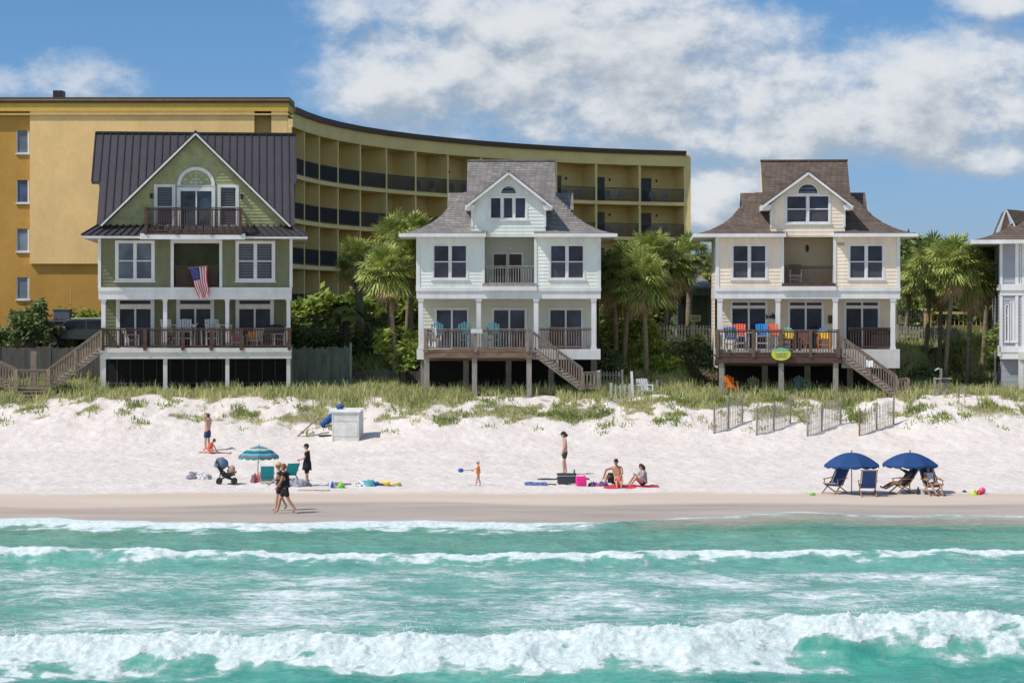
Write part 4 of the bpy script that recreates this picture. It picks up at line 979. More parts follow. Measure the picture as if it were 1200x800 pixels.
    rm = mat('balcony_rail_paint', (.035, .035, .04), .5); dm = M_darkglass; chm = mat('balcony_chair_plastic', (.35, .35, .33), .6)
    for i in range(n-1):
        A, B = P[i+1], P[i]; An, Bn = Nn[i+1], Nn[i]
        for k, z_ in enumerate(fl):
            b = MB(); ln = (B-A).length; m = int(ln/.105)
            p0 = A+An*.0; p1 = B+Bn*.0; q = lambda t: p0.lerp(p1, t)
            b.bar((q(.02).x, q(.02).y-150, z_+1.1), (q(.98).x, q(.98).y-150, z_+1.1), .06, .06); b.bar((q(.02).x, q(.02).y-150, z_+.1), (q(.98).x, q(.98).y-150, z_+.1), .05, .05)
            for j in range(1, m):
                c_ = q(j/m); b.box(c_.x-.02, c_.x+.02, c_.y-150-.02, c_.y-150+.02, z_+.1, z_+1.1)
            b.obj('balcony_railing', rm, rt)
            # sliding door on the rear wall, lamp beside it
            p0 = A-An*(dep-.02); p1 = B-Bn*(dep-.02); d = (p1-p0).normalized(); nn = Vector((d.y, -d.x))
            b = MB(); s0, s1 = p0+d*.45, p0+d*2.1
            b.bar((s0.x, s0.y-150, z_+1.05), (s1.x, s1.y-150, z_+1.05), .1, 2.1); b.obj('balcony_door', dm, rt)
            b = MB(); l = p0+d*2.6; b.ellipsoid((l.x+nn.x*.05, l.y-150+nn.y*.05, z_+1.9), (.09, .09, .13), 8, 5); b.obj('wall_lamp', coping, rt)
        if i in (0, 1, 2, 5, 6):
            for z_ in fl[:2]:
                c_ = (A+B)/2-Nn[i]*.8
                for dx in (-.5, .6):
                    b = MB(); b.box(c_.x+dx-.25, c_.x+dx+.25, c_.y-150-.25, c_.y-150+.25, z_+.4, z_+.45); b.box(c_.x+dx-.25, c_.x+dx+.25, c_.y-150+.2, c_.y-150+.25, z_+.45, z_+.95)
                    for ex in (-.22, .22):
                        for ey in (-.22, .22): b.box(c_.x+dx+ex-.02, c_.x+dx+ex+.02, c_.y-150+ey-.02, c_.y-150+ey+.02, z_, z_+.4)
                    b.obj('balcony_chair', chm, rt)
    b = MB(); q0 = P[0]; b.box(q0.x-.1, q0.x+.5, q0.y-150-.05, q0.y-150+12, 3.5, 20.1); b.obj('end_wall', olive, rt)
    # near-black sheet standing in for the shade on the ground floor
    b = MB(); ribbon(b, [(-1.2, 3.5), (-1.2, 6.82), (-1.3, 6.82), (-1.3, 3.5)]); b.obj('ground_floor_shade', M_dark, rt)
    return rt
hotel()
# ------------------------------------------------------------------ vegetation
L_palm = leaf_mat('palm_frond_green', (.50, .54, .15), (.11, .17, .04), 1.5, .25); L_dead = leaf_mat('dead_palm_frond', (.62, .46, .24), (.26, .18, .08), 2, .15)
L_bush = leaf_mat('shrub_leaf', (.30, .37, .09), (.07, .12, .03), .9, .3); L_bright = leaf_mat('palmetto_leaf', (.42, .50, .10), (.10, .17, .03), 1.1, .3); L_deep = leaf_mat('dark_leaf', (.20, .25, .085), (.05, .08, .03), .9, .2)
L_tree = leaf_mat('oak_leaf', (.24, .30, .085), (.07, .11, .035), .4, .25)
L_grass = leaf_mat('sea_oats_blade', (.66, .62, .29), (.20, .26, .075), .5, .35)
L_grass2 = leaf_mat('dune_grass_blade', (.38, .44, .12), (.10, .15, .04), .7, .35)
M_trunk = mat('palm_trunk_bark', (.27, .22, .15), .95, .3, 5, (1, 1, 3), bump=.03, bscale=9, c2=(.12, .095, .065)); M_bark = mat('bark', (.10, .08, .06), .95, .3, 4, bump=.02)

def fan_leaf(V, Q, o, d, up, L1, Rf, droop, r):
    """palm fan: petiole from o along d, then folded leaflets"""
    d = Vector(d).normalized(); sd = d.cross(Vector(up))
    if sd.length < .05: sd = d.cross(Vector((1, 0, 0)))
    sd.normalize(); nn = sd.cross(d).normalized()
    tip = Vector(o)+d*L1-Vector((0, 0, 1))*droop*.15*L1
    b = len(V); w = .02
    V += [tuple(Vector(o)-sd*w), tuple(Vector(o)+sd*w), tuple(tip+sd*w), tuple(tip-sd*w)]; Q.append((b, b+1, b+2, b+3))
    n = 17
    for i in range(n):
        a = (i/(n-1)-.5)*R(205)+r.uniform(-.05, .05); l = Rf*(1-.28*abs(a)/R(100))*r.uniform(.88, 1.08)
        e = (d*math.cos(a)+sd*math.sin(a)); px = (nn.cross(e)).normalized()
        fold = nn*(.06*(1 if i % 2 else -1))
        m1 = tip+e*l*.55+fold-Vector((0, 0, 1))*droop*.18*l; m2 = tip+e*l-Vector((0, 0, 1))*droop*(.42+.25*abs(a))*l
        b = len(V); w1 = .052*Rf/.9
        V += [tuple(tip), tuple(m1-px*w1), tuple(m2), tuple(m1+px*w1)]; Q.append((b, b+1, b+2, b+3))
def crown_mesh(seed, n=60, Rc=1.75):
    r = random.Random(seed); V = []; Q = []; V2 = []; Q2 = []
    for i in range(n):
        t = (i+.5)/n; el = R(82-118*t**.85)+r.uniform(-.12, .12); az = i*2.39996+r.uniform(-.25, .25)
        d = Vector((math.cos(el)*math.cos(az), math.cos(el)*math.sin(az), math.sin(el)))
        fan_leaf(V, Q, (0, 0, r.uniform(-.15, .15)), d, (0, 0, 1), Rc*r.uniform(.30, .68), Rc*r.uniform(.42, .58), r.uniform(.25, .6)+.5*t, r)
    for i in range(18):
        el = R(-12-r.uniform(0, 68)); az = i*2.4+r.uniform(-.4, .4); d = Vector((math.cos(el)*math.cos(az), math.cos(el)*math.sin(az), math.sin(el)))
        fan_leaf(V2, Q2, (0, 0, -.15), d, (0, 0, 1), Rc*r.uniform(.3, .5), Rc*r.uniform(.35, .5), .9, r)
    return (V, Q), (V2, Q2)
CROWNS = []
for sd_ in range(4):
    (V, Q), (V2, Q2) = crown_mesh(40+sd_)
    a = np_mesh('palm_crown', V, Q, L_palm); b_ = np_mesh('dead_fronds', V2, Q2, L_dead)
    CROWNS.append((a.data, b_.data)); bpy.data.objects.remove(a); bpy.data.objects.remove(b_)
def palm(tpx, bpy_, cpx, cpy, D, rpx, label, i, tw=.17, group='cabbage palms between the houses', dead=1.0, visible_trunk=True):
    x0 = WX(tpx, D); g = gzs(x0, D); cx, cz = WX(cpx, D), WZ(cpy, D); z0 = min(g, WZ(bpy_, D)) if bpy_ else g; z0 = g
    rt = empty('palm_tree', (x0, D, z0), 0, label, 'palm tree', group)
    H = cz-z0; r = random.Random(i); b = MB(); pts = []; rad = []
    for k in range(13):
        t = k/12; pts.append(((cx-x0)*t**1.6+math.sin(t*3)*.05, r.uniform(-.02, .02), -.2+(H+.1)*t)); rad.append(tw*(1.15-.25*t)*r.uniform(.93, 1.07)*(1.35 if t > .86 else 1))
    b.tube(pts, rad, 10); b.obj('trunk', M_trunk, rt, smooth=True)
    s = rpx*D/F/1.75; v = CROWNS[i % 4]
    for nm, me, sc in (('crown', v[0], s), ('dead_fronds', v[1], s*dead)):
        o = bpy.data.objects.new(nm, me); COL.objects.link(o); o.parent = rt; o.location = (cx-x0, 0, H); o.rotation_euler = (r.uniform(-.12, .12), r.uniform(-.12, .12), r.uniform(0, 6.28)); o.scale = (sc, sc, sc*r.uniform(.95, 1.12))
P = [  # trunk px, -, crown px, crown py, D, radius px, label
 (422, 0, 417, 302, 127, 27, 'palm with a thick pale ringed trunk right of the green house'),
 (463, 0, 452, 318, 121, 35, 'low palm with leaning dark trunk at the front of the clump left of aqua house'),
 (482, 0, 480, 300, 123, 36, 'palm with brown hanging fronds touching the left wall of the aqua house'),
 (455, 0, 462, 284, 126, 33, 'tall palm rising at the back of the clump left of the aqua house'),
 (476, 0, 484, 272, 130, 30, 'tallest palm behind the left eave of the aqua house'),
 (722, 0, 716, 322, 124, 30, 'palm growing against the right wall of the aqua house'),
 (731, 0, 738, 312, 123, 34, 'slender palm second from the aqua house in the middle clump'),
 (757, 0, 752, 330, 121, 38, 'front palm with dead brown fronds in the middle clump'),
 (748, 0, 762, 298, 127, 32, 'tall palm in the centre of the middle clump below the hotel'),
 (778, 0, 786, 312, 128, 34, 'leafy palm right of centre in the middle clump'),
 (806, 0, 808, 298, 131, 27, 'palm with a mottled trunk beside the garden pavilion'),
 (842, 0, 836, 318, 135, 24, 'palm half hidden behind the left wall of the cream house'),
 (745, 0, 728, 345, 126, 26, 'short shaded palm under the middle clump'),
 (1107, 0, 1118, 308, 121, 36, 'palm with a curved trunk right of the cream house'),
 (1133, 0, 1138, 325, 122, 36, 'palm with a straight trunk left of the grey house'),
 (1085, 0, 1092, 312, 128, 34, 'palm behind the curved palm next to the cream house'),
 (1060, 0, 1068, 322, 131, 27, 'palm tucked against the right wall of the cream house'),
 (1150, 0, 1160, 312, 126, 32, 'bright yellow green palm by the eave of the grey house'),
 (1100, 0, 1103, 328, 127, 27, 'low palm with drooping fronds behind the curved trunk'),
 (1158, 0, 1162, 345, 130, 26, 'low palm in front of the side wall of the grey house'),
]
for i, (a, b_, c, d, D, r_, lb) in enumerate(P): palm(a, b_, c, d, D, r_*1.12, lb, i, tw=.23 if i == 0 else (.18 if i in (10,) else .125))

def leafblob(blobs, n, size, seed, flat=.6):
    """leaf quads filling several ellipsoids (cx,cy,cz,rx,ry,rz), with uneven clumps and gaps"""
    r = np.random.default_rng(seed); C = []
    tot = sum(b[3]*b[5] for b in blobs)
    for b in blobs:
        m = int(n*b[3]*b[5]/tot); k = max(5, int(m/55)); d = r.normal(size=(k, 3)); d /= np.linalg.norm(d, axis=1)[:, None]; rr = r.uniform(.35, 1.05, k)**.6
        cc = np.array(b[:3])+d*rr[:, None]*np.array(b[3:6]); cl = r.integers(0, k, m); sp = .2*min(b[3:6])+.06
        C.append(cc[cl]+r.normal(size=(m, 3))*sp)
    c = np.concatenate(C); m = len(c); a = r.normal(size=(m, 3)); a[:, 2] *= flat; a /= np.linalg.norm(a, axis=1)[:, None]; t = r.normal(size=(m, 3)); u = np.cross(a, t); u /= np.linalg.norm(u, axis=1)[:, None]
    s = size*r.uniform(.55, 1.3, m)[:, None]; A = a*s; U = u*s*.42
    V = np.stack([c-A, c+U, c+A, c-U], 1).reshape(-1, 3); Q = np.arange(4*m).reshape(-1, 4); return V, Q
def shrub(name, cat, label, blobs, D, n, size, m, seed, group=None, stem=True):
    """blobs in photo pixels (px, py, rx, ry, dy) at distance D"""
    cx = WX(sum(b[0] for b in blobs)/len(blobs), D); g = gzs(cx, D); k = D/F; rt = empty(name, (cx, D, g), 0, label, cat, group)
    B = [(WX(b[0], D)-cx, b[4] if len(b) > 4 else 0, WZ(b[1], D)-g, b[2]*k, max(b[2]*k*.7, .5), b[3]*k) for b in blobs]
    V, Q = leafblob(B, n, size, seed); np_mesh('crown' if 'tree' in name else 'foliage', V, Q, m, parent=rt)
    if stem:
        t = MB(); r = random.Random(seed)
        for b in B[:5]:
            t.tube([(0, 0, -.3), (b[0]*.4+r.uniform(-.1, .1), b[1]*.4, b[2]*.45), (b[0], b[1], b[2])], [.16 if 'tree' in name else .06, .09 if 'tree' in name else .04, .02], 6)
        t.obj('trunk' if 'tree' in name else 'stem', M_bark, rt)
    return rt
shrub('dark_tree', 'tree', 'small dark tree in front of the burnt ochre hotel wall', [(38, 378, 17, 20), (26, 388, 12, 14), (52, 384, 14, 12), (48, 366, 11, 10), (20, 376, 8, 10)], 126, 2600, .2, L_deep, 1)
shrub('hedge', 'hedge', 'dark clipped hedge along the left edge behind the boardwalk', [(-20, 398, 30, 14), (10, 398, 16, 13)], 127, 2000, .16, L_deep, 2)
shrub('shrub', 'shrub', 'yellow green shrub against the hotel wall behind the parked car', [(88, 378, 16, 14), (104, 376, 14, 13), (75, 368, 9, 7), (118, 380, 12, 12)], 133, 2600, .15, L_bright, 3, 'green shrubs behind the houses')
shrub('shrub', 'shrub', 'row of bright palmettos behind the green metal fence', [(352, 370, 18, 15), (378, 362, 22, 15), (408, 360, 20, 14), (365, 384, 22, 14)], 133, 5500, .3, L_bright, 4, 'green shrubs behind the houses')
shrub('shrub', 'shrub', 'bright palmettos behind the palm trunks left of the aqua house', [(450, 362, 24, 16), (482, 362, 22, 18), (440, 380, 22, 14), (470, 385, 24, 12)], 134, 5500, .3, L_bright, 5, 'green shrubs behind the houses')
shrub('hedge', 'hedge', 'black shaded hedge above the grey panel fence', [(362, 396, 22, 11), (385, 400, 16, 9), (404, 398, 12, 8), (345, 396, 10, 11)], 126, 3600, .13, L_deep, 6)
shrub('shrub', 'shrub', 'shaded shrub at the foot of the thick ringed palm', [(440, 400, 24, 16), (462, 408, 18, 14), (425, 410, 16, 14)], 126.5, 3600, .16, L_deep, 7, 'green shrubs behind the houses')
shrub('shrub', 'shrub', 'broad leaved sunlit plant beside the left wall of the aqua house', [(452, 400, 10, 12), (478, 412, 14, 14), (486, 396, 8, 12), (470, 424, 12, 9)], 121, 1500, .24, L_bright, 8, 'green shrubs behind the houses')
shrub('shrub', 'shrub', 'tall leafy shrub behind the palm trunks right of the aqua house', [(715, 378, 18, 30), (742, 385, 22, 28), (766, 375, 20, 26), (778, 360, 10, 18)], 130, 7500, .2, L_bush, 9, 'green shrubs behind the houses')
shrub('shrub', 'shrub', 'light green trailing shrub under the middle palms', [(735, 404, 26, 18), (762, 400, 20, 16), (712, 404, 12, 16), (745, 424, 16, 12)], 125, 5200, .15, L_bright, 10, 'green shrubs behind the houses')
shrub('shrub', 'shrub', 'dark scrub on the slope left of the cream house', [(812, 405, 18, 10), (790, 412, 12, 8), (826, 418, 10, 12)], 123, 2200, .13, L_deep, 11, 'green shrubs behind the houses')
shrub('shrub', 'shrub', 'yellow green bushy growth behind the slender middle palm trunks', [(722, 395, 18, 18), (745, 392, 20, 18), (765, 408, 16, 14)], 126, 5200, .17, L_bright, 31, 'green shrubs behind the houses')
shrub('shrub', 'shrub', 'sunny shrub at the foot of the slope between picket fence and palms', [(760, 428, 16, 8), (782, 424, 14, 7)], 122, 1800, .13, L_bright, 32, 'green shrubs behind the houses')
shrub('shrub', 'shrub', 'sunlit bushes behind the palm trunks right of the cream house', [(1064, 412, 12, 9), (1084, 410, 14, 7)], 131, 3000, .17, L_bright, 33, 'green shrubs behind the houses')
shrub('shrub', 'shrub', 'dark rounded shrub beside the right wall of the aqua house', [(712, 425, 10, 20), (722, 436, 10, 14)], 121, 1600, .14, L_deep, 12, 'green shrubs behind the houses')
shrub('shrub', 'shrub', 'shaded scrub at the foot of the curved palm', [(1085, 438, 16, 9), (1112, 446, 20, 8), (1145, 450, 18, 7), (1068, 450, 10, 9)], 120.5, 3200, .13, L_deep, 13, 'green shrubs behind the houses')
shrub('shrub', 'shrub', 'green shrubs behind the low yellow wall', [(1072, 365, 20, 16), (1100, 360, 20, 18), (1132, 368, 20, 18), (1160, 372, 16, 20)], 139, 6500, .22, L_bush, 14, 'green shrubs behind the houses')
shrub('shrub', 'shrub', 'upright shrub against the side of the grey house', [(1166, 400, 9, 20), (1163, 422, 8, 14)], 120, 1500, .15, L_bush, 15, 'green shrubs behind the houses')
for i, (lb, bl_, D) in enumerate([
  ('round dark green tree rising behind the right roof of the cream house', [(1076, 300, 22, 22), (1092, 318, 26, 24), (1064, 322, 16, 22)], 150),
  ('broad dark tree behind the palms left of the grey house', [(1125, 318, 26, 24), (1150, 322, 24, 26), (1108, 330, 22, 24)], 152),
  ('dark tree behind the eave of the grey house', [(1180, 318, 24, 28), (1205, 330, 22, 26)], 154),
  ('dark tree filling the gap behind the middle palms', [(740, 350, 34, 22), (780, 345, 34, 22), (800, 335, 20, 12), (712, 352, 22, 22)], 150),
  ('dark tree behind the left wall of the cream house', [(845, 335, 22, 28), (870, 345, 24, 22)], 156)]):
    shrub('broadleaf_tree', 'tree', lb, bl_, D, 6500, .28, L_tree, 60+i, 'dark trees behind the houses')
# more distant trees hidden by the houses, seen from the side
shrub('broadleaf_tree', 'tree', 'dark tree far behind the cream house roof', [(950, 340, 40, 22), (1010, 338, 36, 24)], 170, 4000, .35, L_tree, 70, 'dark trees behind the houses')

def spiky(px, py, D, r_px, label, tr=True):
    x = WX(px, D); g = gzs(x, D); z = WZ(py, D); rt = empty('sago_palm', (x, D, g), 0, label, 'palm tree'); r = random.Random(px); V = []; Q = []; s = r_px*D/F
    for i in range(30):
        az = i*2.4+r.uniform(-.2, .2); el = r.uniform(.25, 1.2); l = s*r.uniform(.85, 1.15); prev = Vector((0, 0, z-g)); d = Vector((math.cos(az)*math.cos(el), math.sin(az)*math.cos(el), math.sin(el)))
        for k in range(9):
            nx = prev+d*l/8; d = (d-Vector((0, 0, .22))).normalized(); sd = d.cross(Vector((0, 0, 1)))
            sd = sd.normalized() if sd.length > .05 else Vector((1, 0, 0))
            for s_ in (-1, 1):
                b = len(V); o = prev; V += [tuple(o), tuple(o+d*.07), tuple(o+sd*s_*.32*s+d*.12+Vector((0, 0, -.08))), tuple(o+sd*s_*.16*s)]; Q.append((b, b+1, b+2, b+3))
                b = len(V); o = prev.lerp(nx, .5); V += [tuple(o), tuple(o+d*.07), tuple(o+sd*s_*.32*s+d*.12+Vector((0, 0, -.08))), tuple(o+sd*s_*.16*s)]; Q.append((b, b+1, b+2, b+3))
            prev = nx
    np_mesh('crown', V, Q, L_bush, parent=rt)
    t = MB(); t.tube([(0, 0, -.3), (.03, 0, (z-g)*.5), (0, 0, z-g)], [.24, .2, .17], 9); t.obj('trunk', M_bark, rt)
spiky(405, 366, 125.5, 22, 'short feathery palm with dark trunk in front of the green metal fence')
spiky(472, 432, 120, 9, 'tiny feathery palm low by the aqua house piers')

def blades(name, label, cat, m, x, y, h, w, lean, seed, zoff=-.03, hfun=None):
    r = np.random.default_rng(seed); n = len(x); z = gz(x, y)+zoff; az = r.uniform(0, 2*np.pi, n); ln = np.abs(r.normal(0, lean, n))
    dx, dy = np.cos(az)*ln*h, np.sin(az)*ln*h; fa = r.uniform(-.8, .8, n); ux, uy = np.cos(fa)*w, np.sin(fa)*w
    p0 = np.stack([x-ux, y-uy, z], -1); p1 = np.stack([x+ux, y+uy, z], -1); mx, my, mz = x+dx*.35, y+dy*.35, z+h*.6
    p2 = np.stack([mx+ux*.8, my+uy*.8, mz], -1); p3 = np.stack([mx-ux*.8, my-uy*.8, mz], -1)
    p4 = np.stack([x+dx+ux*.2, y+dy, z+h*(1-.35*np.clip(ln, 0, 1))], -1); p5 = np.stack([x+dx-ux*.2, y+dy, z+h*(1-.35*np.clip(ln, 0, 1))], -1)
    V = np.stack([p0, p1, p2, p3, p4, p5], 1).reshape(-1, 3); b = np.arange(n)[:, None]*6
    Q = np.concatenate([b+np.array([[0, 1, 2, 3]]), b+np.array([[3, 2, 4, 5]])]); o = np_mesh(name, V, Q, m); return tag(o, label, cat, kind='stuff')
def scatter(n, x0, x1, y0, y1, fn, seed, clump=.25, per=14):
    r = np.random.default_rng(seed); x = r.uniform(x0, x1, n); y = r.uniform(y0, y1, n); k = r.uniform(0, 1, n) < fn(x, y); x, y = x[k], y[k]
    x = np.repeat(x, per)+r.normal(0, clump, len(x)*per)*r.uniform(.4, 1.2, len(x)*per); y = np.repeat(y, per)+r.normal(0, clump, len(y)*per); return x, y, r
def underhouse(x, y):
    p = 0
    for cx, hw in ((WX(229.5, 117), 5.), (WX(596, 117), 4.9), (WX(946.7, 117), 4.9)): p = p+((np.abs(x-cx) < hw) & (y > 117.4) & (y < 129))
    return p > 0
x, y, r = scatter(9800, -29, 30, 109, 121.5, lambda x, y: np.clip(grass_density(x, y)*1.0, 0, 1)*(~underhouse(x, y)), 21, .16, 16)
band = sstep(112.5, 115, y); h = r.uniform(.16, .42, len(x))*(.55+.65*band)*(1+.5*fbm(x*.6, y*.6, 2))
x2, y2, r2 = scatter(900, -29, 30, 113.5, 118, lambda x, y: grass_density(x, y), 22, .2, 8); h2 = r2.uniform(.35, .85, len(x2))
blades('sea_oats', 'green and straw coloured sea oats covering the dune crest before the houses', 'dune grass', L_grass, np.concatenate([x, x2]), np.concatenate([y, y2]), np.concatenate([h, h2]), .018, .5, 23)
# trailing plants on the dune face
x, y, r = scatter(9000, -29, 30, 109.0, 114.5, lambda x, y: np.clip(sstep(.10, .40, fbm(x*.55+1, y*.7+3, 4))*sstep(109.2, 111.5, y)*(.35+.65*sstep(-13, -9, x)), 0, 1)*(~((x > 13) & (x < 19) & (y < 111))), 24, .2, 10)
blades('dune_creeper', 'low green creeper in patches on the bare dune face', 'ground cover', L_grass2, x, y, r.uniform(.1, .34, len(x)), .025, 1.1, 25)
def hill(x, y): return np.where(x > 5, 1.0, .5)*sstep(118.5, 121, y)*(~underhouse(x, y))*(.55+.9*np.clip(fbm(x*.4, y*.5, 3), -.4, .5))
x, y, r = scatter(11000, -27, 34, 118.5, 139, hill, 26, .25, 13)
o = blades('hill_grass', 'rough green grass and weeds on the rising ground between the houses', 'grass', L_grass2, x, y, r.uniform(.2, .6, len(x)), .03, .5, 27)
x, y, r = scatter(3800, 21, 31, 121, 134, lambda x, y: sstep(.0, .3, fbm(x*.3+5, y*.3, 2)+.15), 28, .25, 14)
blades('meadow_grass', 'yellow green tall grass on the sunlit slope by the grey house', 'grass', L_grass, x, y, r.uniform(.35, .8, len(x)), .03, .45, 29)

# ------------------------------------------------------------------ fences, walls, pavilion, cars, boardwalk
M_green = mat('moss_green_paint', (.16, .20, .13), .7, .2, 2); M_ffence = mat('faded_green_fence', (.105, .125, .10), .85, .3, 1.3, (3, 1, .6), fine=.08); M_picket = mat('picket_paint', (.42, .42, .36), .8, .2, 2)
M_wfence = mat('dark_grey_fence', (.095, .09, .08), .85, .3, 1.3, (3, 1, .6), fine=.08)
def fence(name, label, px0, py0, px1, py1, D0, D1, h, m, kind='picket', sp=.14, bw=.09, group=None, pm=None, hp=None):
    x0, x1 = WX(px0, D0), WX(px1, D1); z0, z1 = WZ(py0, D0), WZ(py1, D1)     # bottoms
    rt = empty(name, (x0, D0, z0), 0, label, 'fence', group); q = Vector((x1-x0, D1-D0, z1-z0)); n = int(q.length/sp); b = MB(); r = random.Random(int(px0)); U = Vector((0, 0, 1)); p0 = Vector((0, 0, 0))
    tn = Vector((q.x, q.y, 0)).normalized()
    for i in range(n+1):
        c = q*(i/n)
        hh = h*(1+(r.uniform(-.03, .03) if kind != 'metal' else 0))
        b.bar(c+tn*0+Vector((0, 0, -.1)), c+Vector((0, 0, hh)), bw if kind != 'metal' else .025, .025, (tn.y, -tn.x, 0))
    for t in (.22, .8):
        b.bar(p0+U*h*t+Vector((0, .05, 0)), q+U*h*t+Vector((0, .05, 0)), .035, .08)
    b.obj('pickets' if kind != 'board' else 'boards', m, rt)
    k = max(1, round(q.length/2.4))
    for i in range(k+1):
        c = q*(i/k); p = MB(); w = .06 if kind != 'metal' else .035; p.box(c.x-w, c.x+w, c.y-w+.02, c.y+w+.02, c.z-.3, c.z+h*1.1); p.obj('post', pm or m, rt)
    return rt
fence('panel_fence', 'faded green wooden panel fence right of the green house stilts', 342, 455, 411, 453, 119.5, 119.5, 2.15, M_ffence, 'board', .145, .14, pm=M_green)
fence('board_fence', 'dark shaded board fence behind the wooden landing at the left', -60, 452, 118, 452, 121.5, 121.5, 2.1, M_wfence, 'board', .155, .15)
fence('board_fence', 'low dark board fence under the palms left of the aqua house', 413, 455, 492, 455, 120.5, 120.5, .95, M_wfence, 'board', .155, .15)
fence('metal_fence', 'thin green metal fence in front of the palmettos', 340, 391, 460, 390, 129, 129, 1.15, M_green, 'metal', .14)
fence('metal_fence', 'dark metal fence left of the yellow gate post', 1052, 386, 1082, 386, 136, 136, 1.2, M_wfence, 'metal', .14)
fence('picket_fence', 'white picket fence on the slope left of the cream house', 771, 401, 842, 402, 127, 127, 1.0, M_picket, 'picket', .17, .09)
fence('picket_fence', 'grey picket fence among the shrubs under the middle palms', 704, 408, 770, 408, 127.5, 127.5, .8, M_picket, 'picket', .17, .07)
fence('picket_fence', 'broken white picket fence below the yellow wall', 1052, 394, 1120, 397, 129, 129, .62, M_picket, 'picket', .17, .09)
fence('metal_fence', 'fine dark metal fence behind the middle palms', 704, 388, 765, 388, 134, 134, 1.2, M_wfence, 'metal', .14)
fence('deck_fence', 'dark railing fence beside the aqua house stair foot', 704, 456, 729, 456, 117.5, 117.5, .95, M_greywood, 'picket', .15, .06)
fence('picket_fence', 'small weathered picket panel standing in the sea oats by the aqua house', 716, 464, 738, 465, 114.6, 114.6, .62, M_picket, 'picket', .2, .07)
fence('picket_fence', 'low grey picket panel behind the white garden chair', 741, 462, 770, 462, 117, 117, .7, M_greywood, 'picket', .2, .05)
for k, (a, t, bt, D, ln, lb) in enumerate([(703.5, 434, 462, 115.4, -2, 'leaning white post at the end of the aqua house stair landing'), (742, 435, 470, 115.2, -2, 'leaning white post right of the small picket panel')]):
    x = WX(a, D); g = WZ(bt, D); b = MB(); b.bar((0, 0, -.2), (WX(a+ln, D)-x, 0, WZ(t, D)-g), .13, .1, (0, -1, 0)); o = b.obj('post', M_white, loc=(x, D, g)); tag(o, lb, 'post')
def stucco_wall():
    D = 137; m = mat('bright_yellow_stucco', (.62, .45, .17), .85, .1, 1); x = WX(1083, D); g = 5.2
    rt = empty('garden_wall', (x, D, g), 0, 'low yellow garden wall with a capped square pillar', 'wall'); p = MB(); p.box(0, WX(1091.5, D)-x, 0, .5, -.5, WZ(364, D)-g); p.box(-.06, WX(1091.5, D)-x+.06, -.06, .56, WZ(364, D)-g, WZ(361.5, D)-g); p.obj('pillar', m, rt)
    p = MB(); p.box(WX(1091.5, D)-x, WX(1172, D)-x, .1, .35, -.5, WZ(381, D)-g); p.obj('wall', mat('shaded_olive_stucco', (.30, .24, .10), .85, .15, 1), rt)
    p = MB(); p.box(WX(1091.5, D)-x, WX(1150, D)-x, .05, .4, WZ(368, D)-g, WZ(365.2, D)-g)
    for a in np.linspace(1094, 1150, 12): p.box(WX(a, D)-x-.02, WX(a, D)-x+.02, .2, .24, WZ(381, D)-g, WZ(368, D)-g)
    p.obj('wall_top_rail', m, rt)
stucco_wall()
def pavilion():
    D = 133; X = lambda px: WX(px, D)-WX(812, D); g = gzs(WX(812, D), D); Z = lambda py: WZ(py, D)-g
    rt = empty('garden_pavilion', (WX(812, D), D, g), 0, 'small garden pavilion with moss green posts and grey roof left of the cream house', 'pavilion')
    r = MB(); a, b_, yt, yb = X(790), X(836), Z(323), Z(336.5); r.add([(a, -1, yb), (b_, -1, yb), (b_, 2.4, yb), (a, 2.4, yb), (X(803), .7, yt), (X(823), .7, yt), (a, -1, yb-.1), (b_, -1, yb-.1), (b_, 2.4, yb-.1), (a, 2.4, yb-.1)], [(0, 1, 5, 4), (1, 2, 5), (2, 3, 4, 5), (3, 0, 4), (6, 7, 1, 0), (7, 8, 2, 1), (9, 6, 0, 3), (9, 8, 7, 6)]); r.obj('roof', shingle('grey_green_shingles', (.30, .30, .28), (.22, .22, .2), (.1, .1, .1)), rt)
    for px in (791, 833):
        for y in (-.8, 2.1): b = MB(); b.box(X(px)-.12, X(px)+.12, y, y+.22, -.4, yb-.1); b.obj('post', M_green, rt)
    b = MB(); b.box(a+.1, b_-.1, -.8, -.7, yb-.35, yb-.1); b.box(a+.1, b_-.1, -.8, -.7, Z(346), Z(344)); b.obj('beam', M_green, rt)
    b = MB(); b.box(X(796), X(804), 1.9, 2, -.3, Z(348)); b.obj('doorway', M_dark, rt)
    b = MB(); b.box(a+.2, b_-.2, 2.05, 2.15, -.3, yb-.1); b.obj('back_wall', mat('olive_board', (.14, .15, .08), .85, .3, 1), rt)
pavilion()
# framed sign board by the pavilion
D = 127.6; x = WX(815, D); b = MB(); b.box(-.3, .3, -.03, 0, 0, .36); s = b.obj('garden_sign', mat('gold_frame', (.62, .48, .20), .6), loc=(x, D, WZ(376.5, D))); tag(s, 'small framed yellow sign board behind the white picket fence', 'sign')
b = MB(); b.box(-.24, .24, -.045, -.03, .06, .30); b.obj('board', mat('grey_green_board', (.22, .25, .16), .7), s); b = MB(); b.box(-.03, .03, -.02, .04, -1.6, 0); b.obj('post', M_green, s)
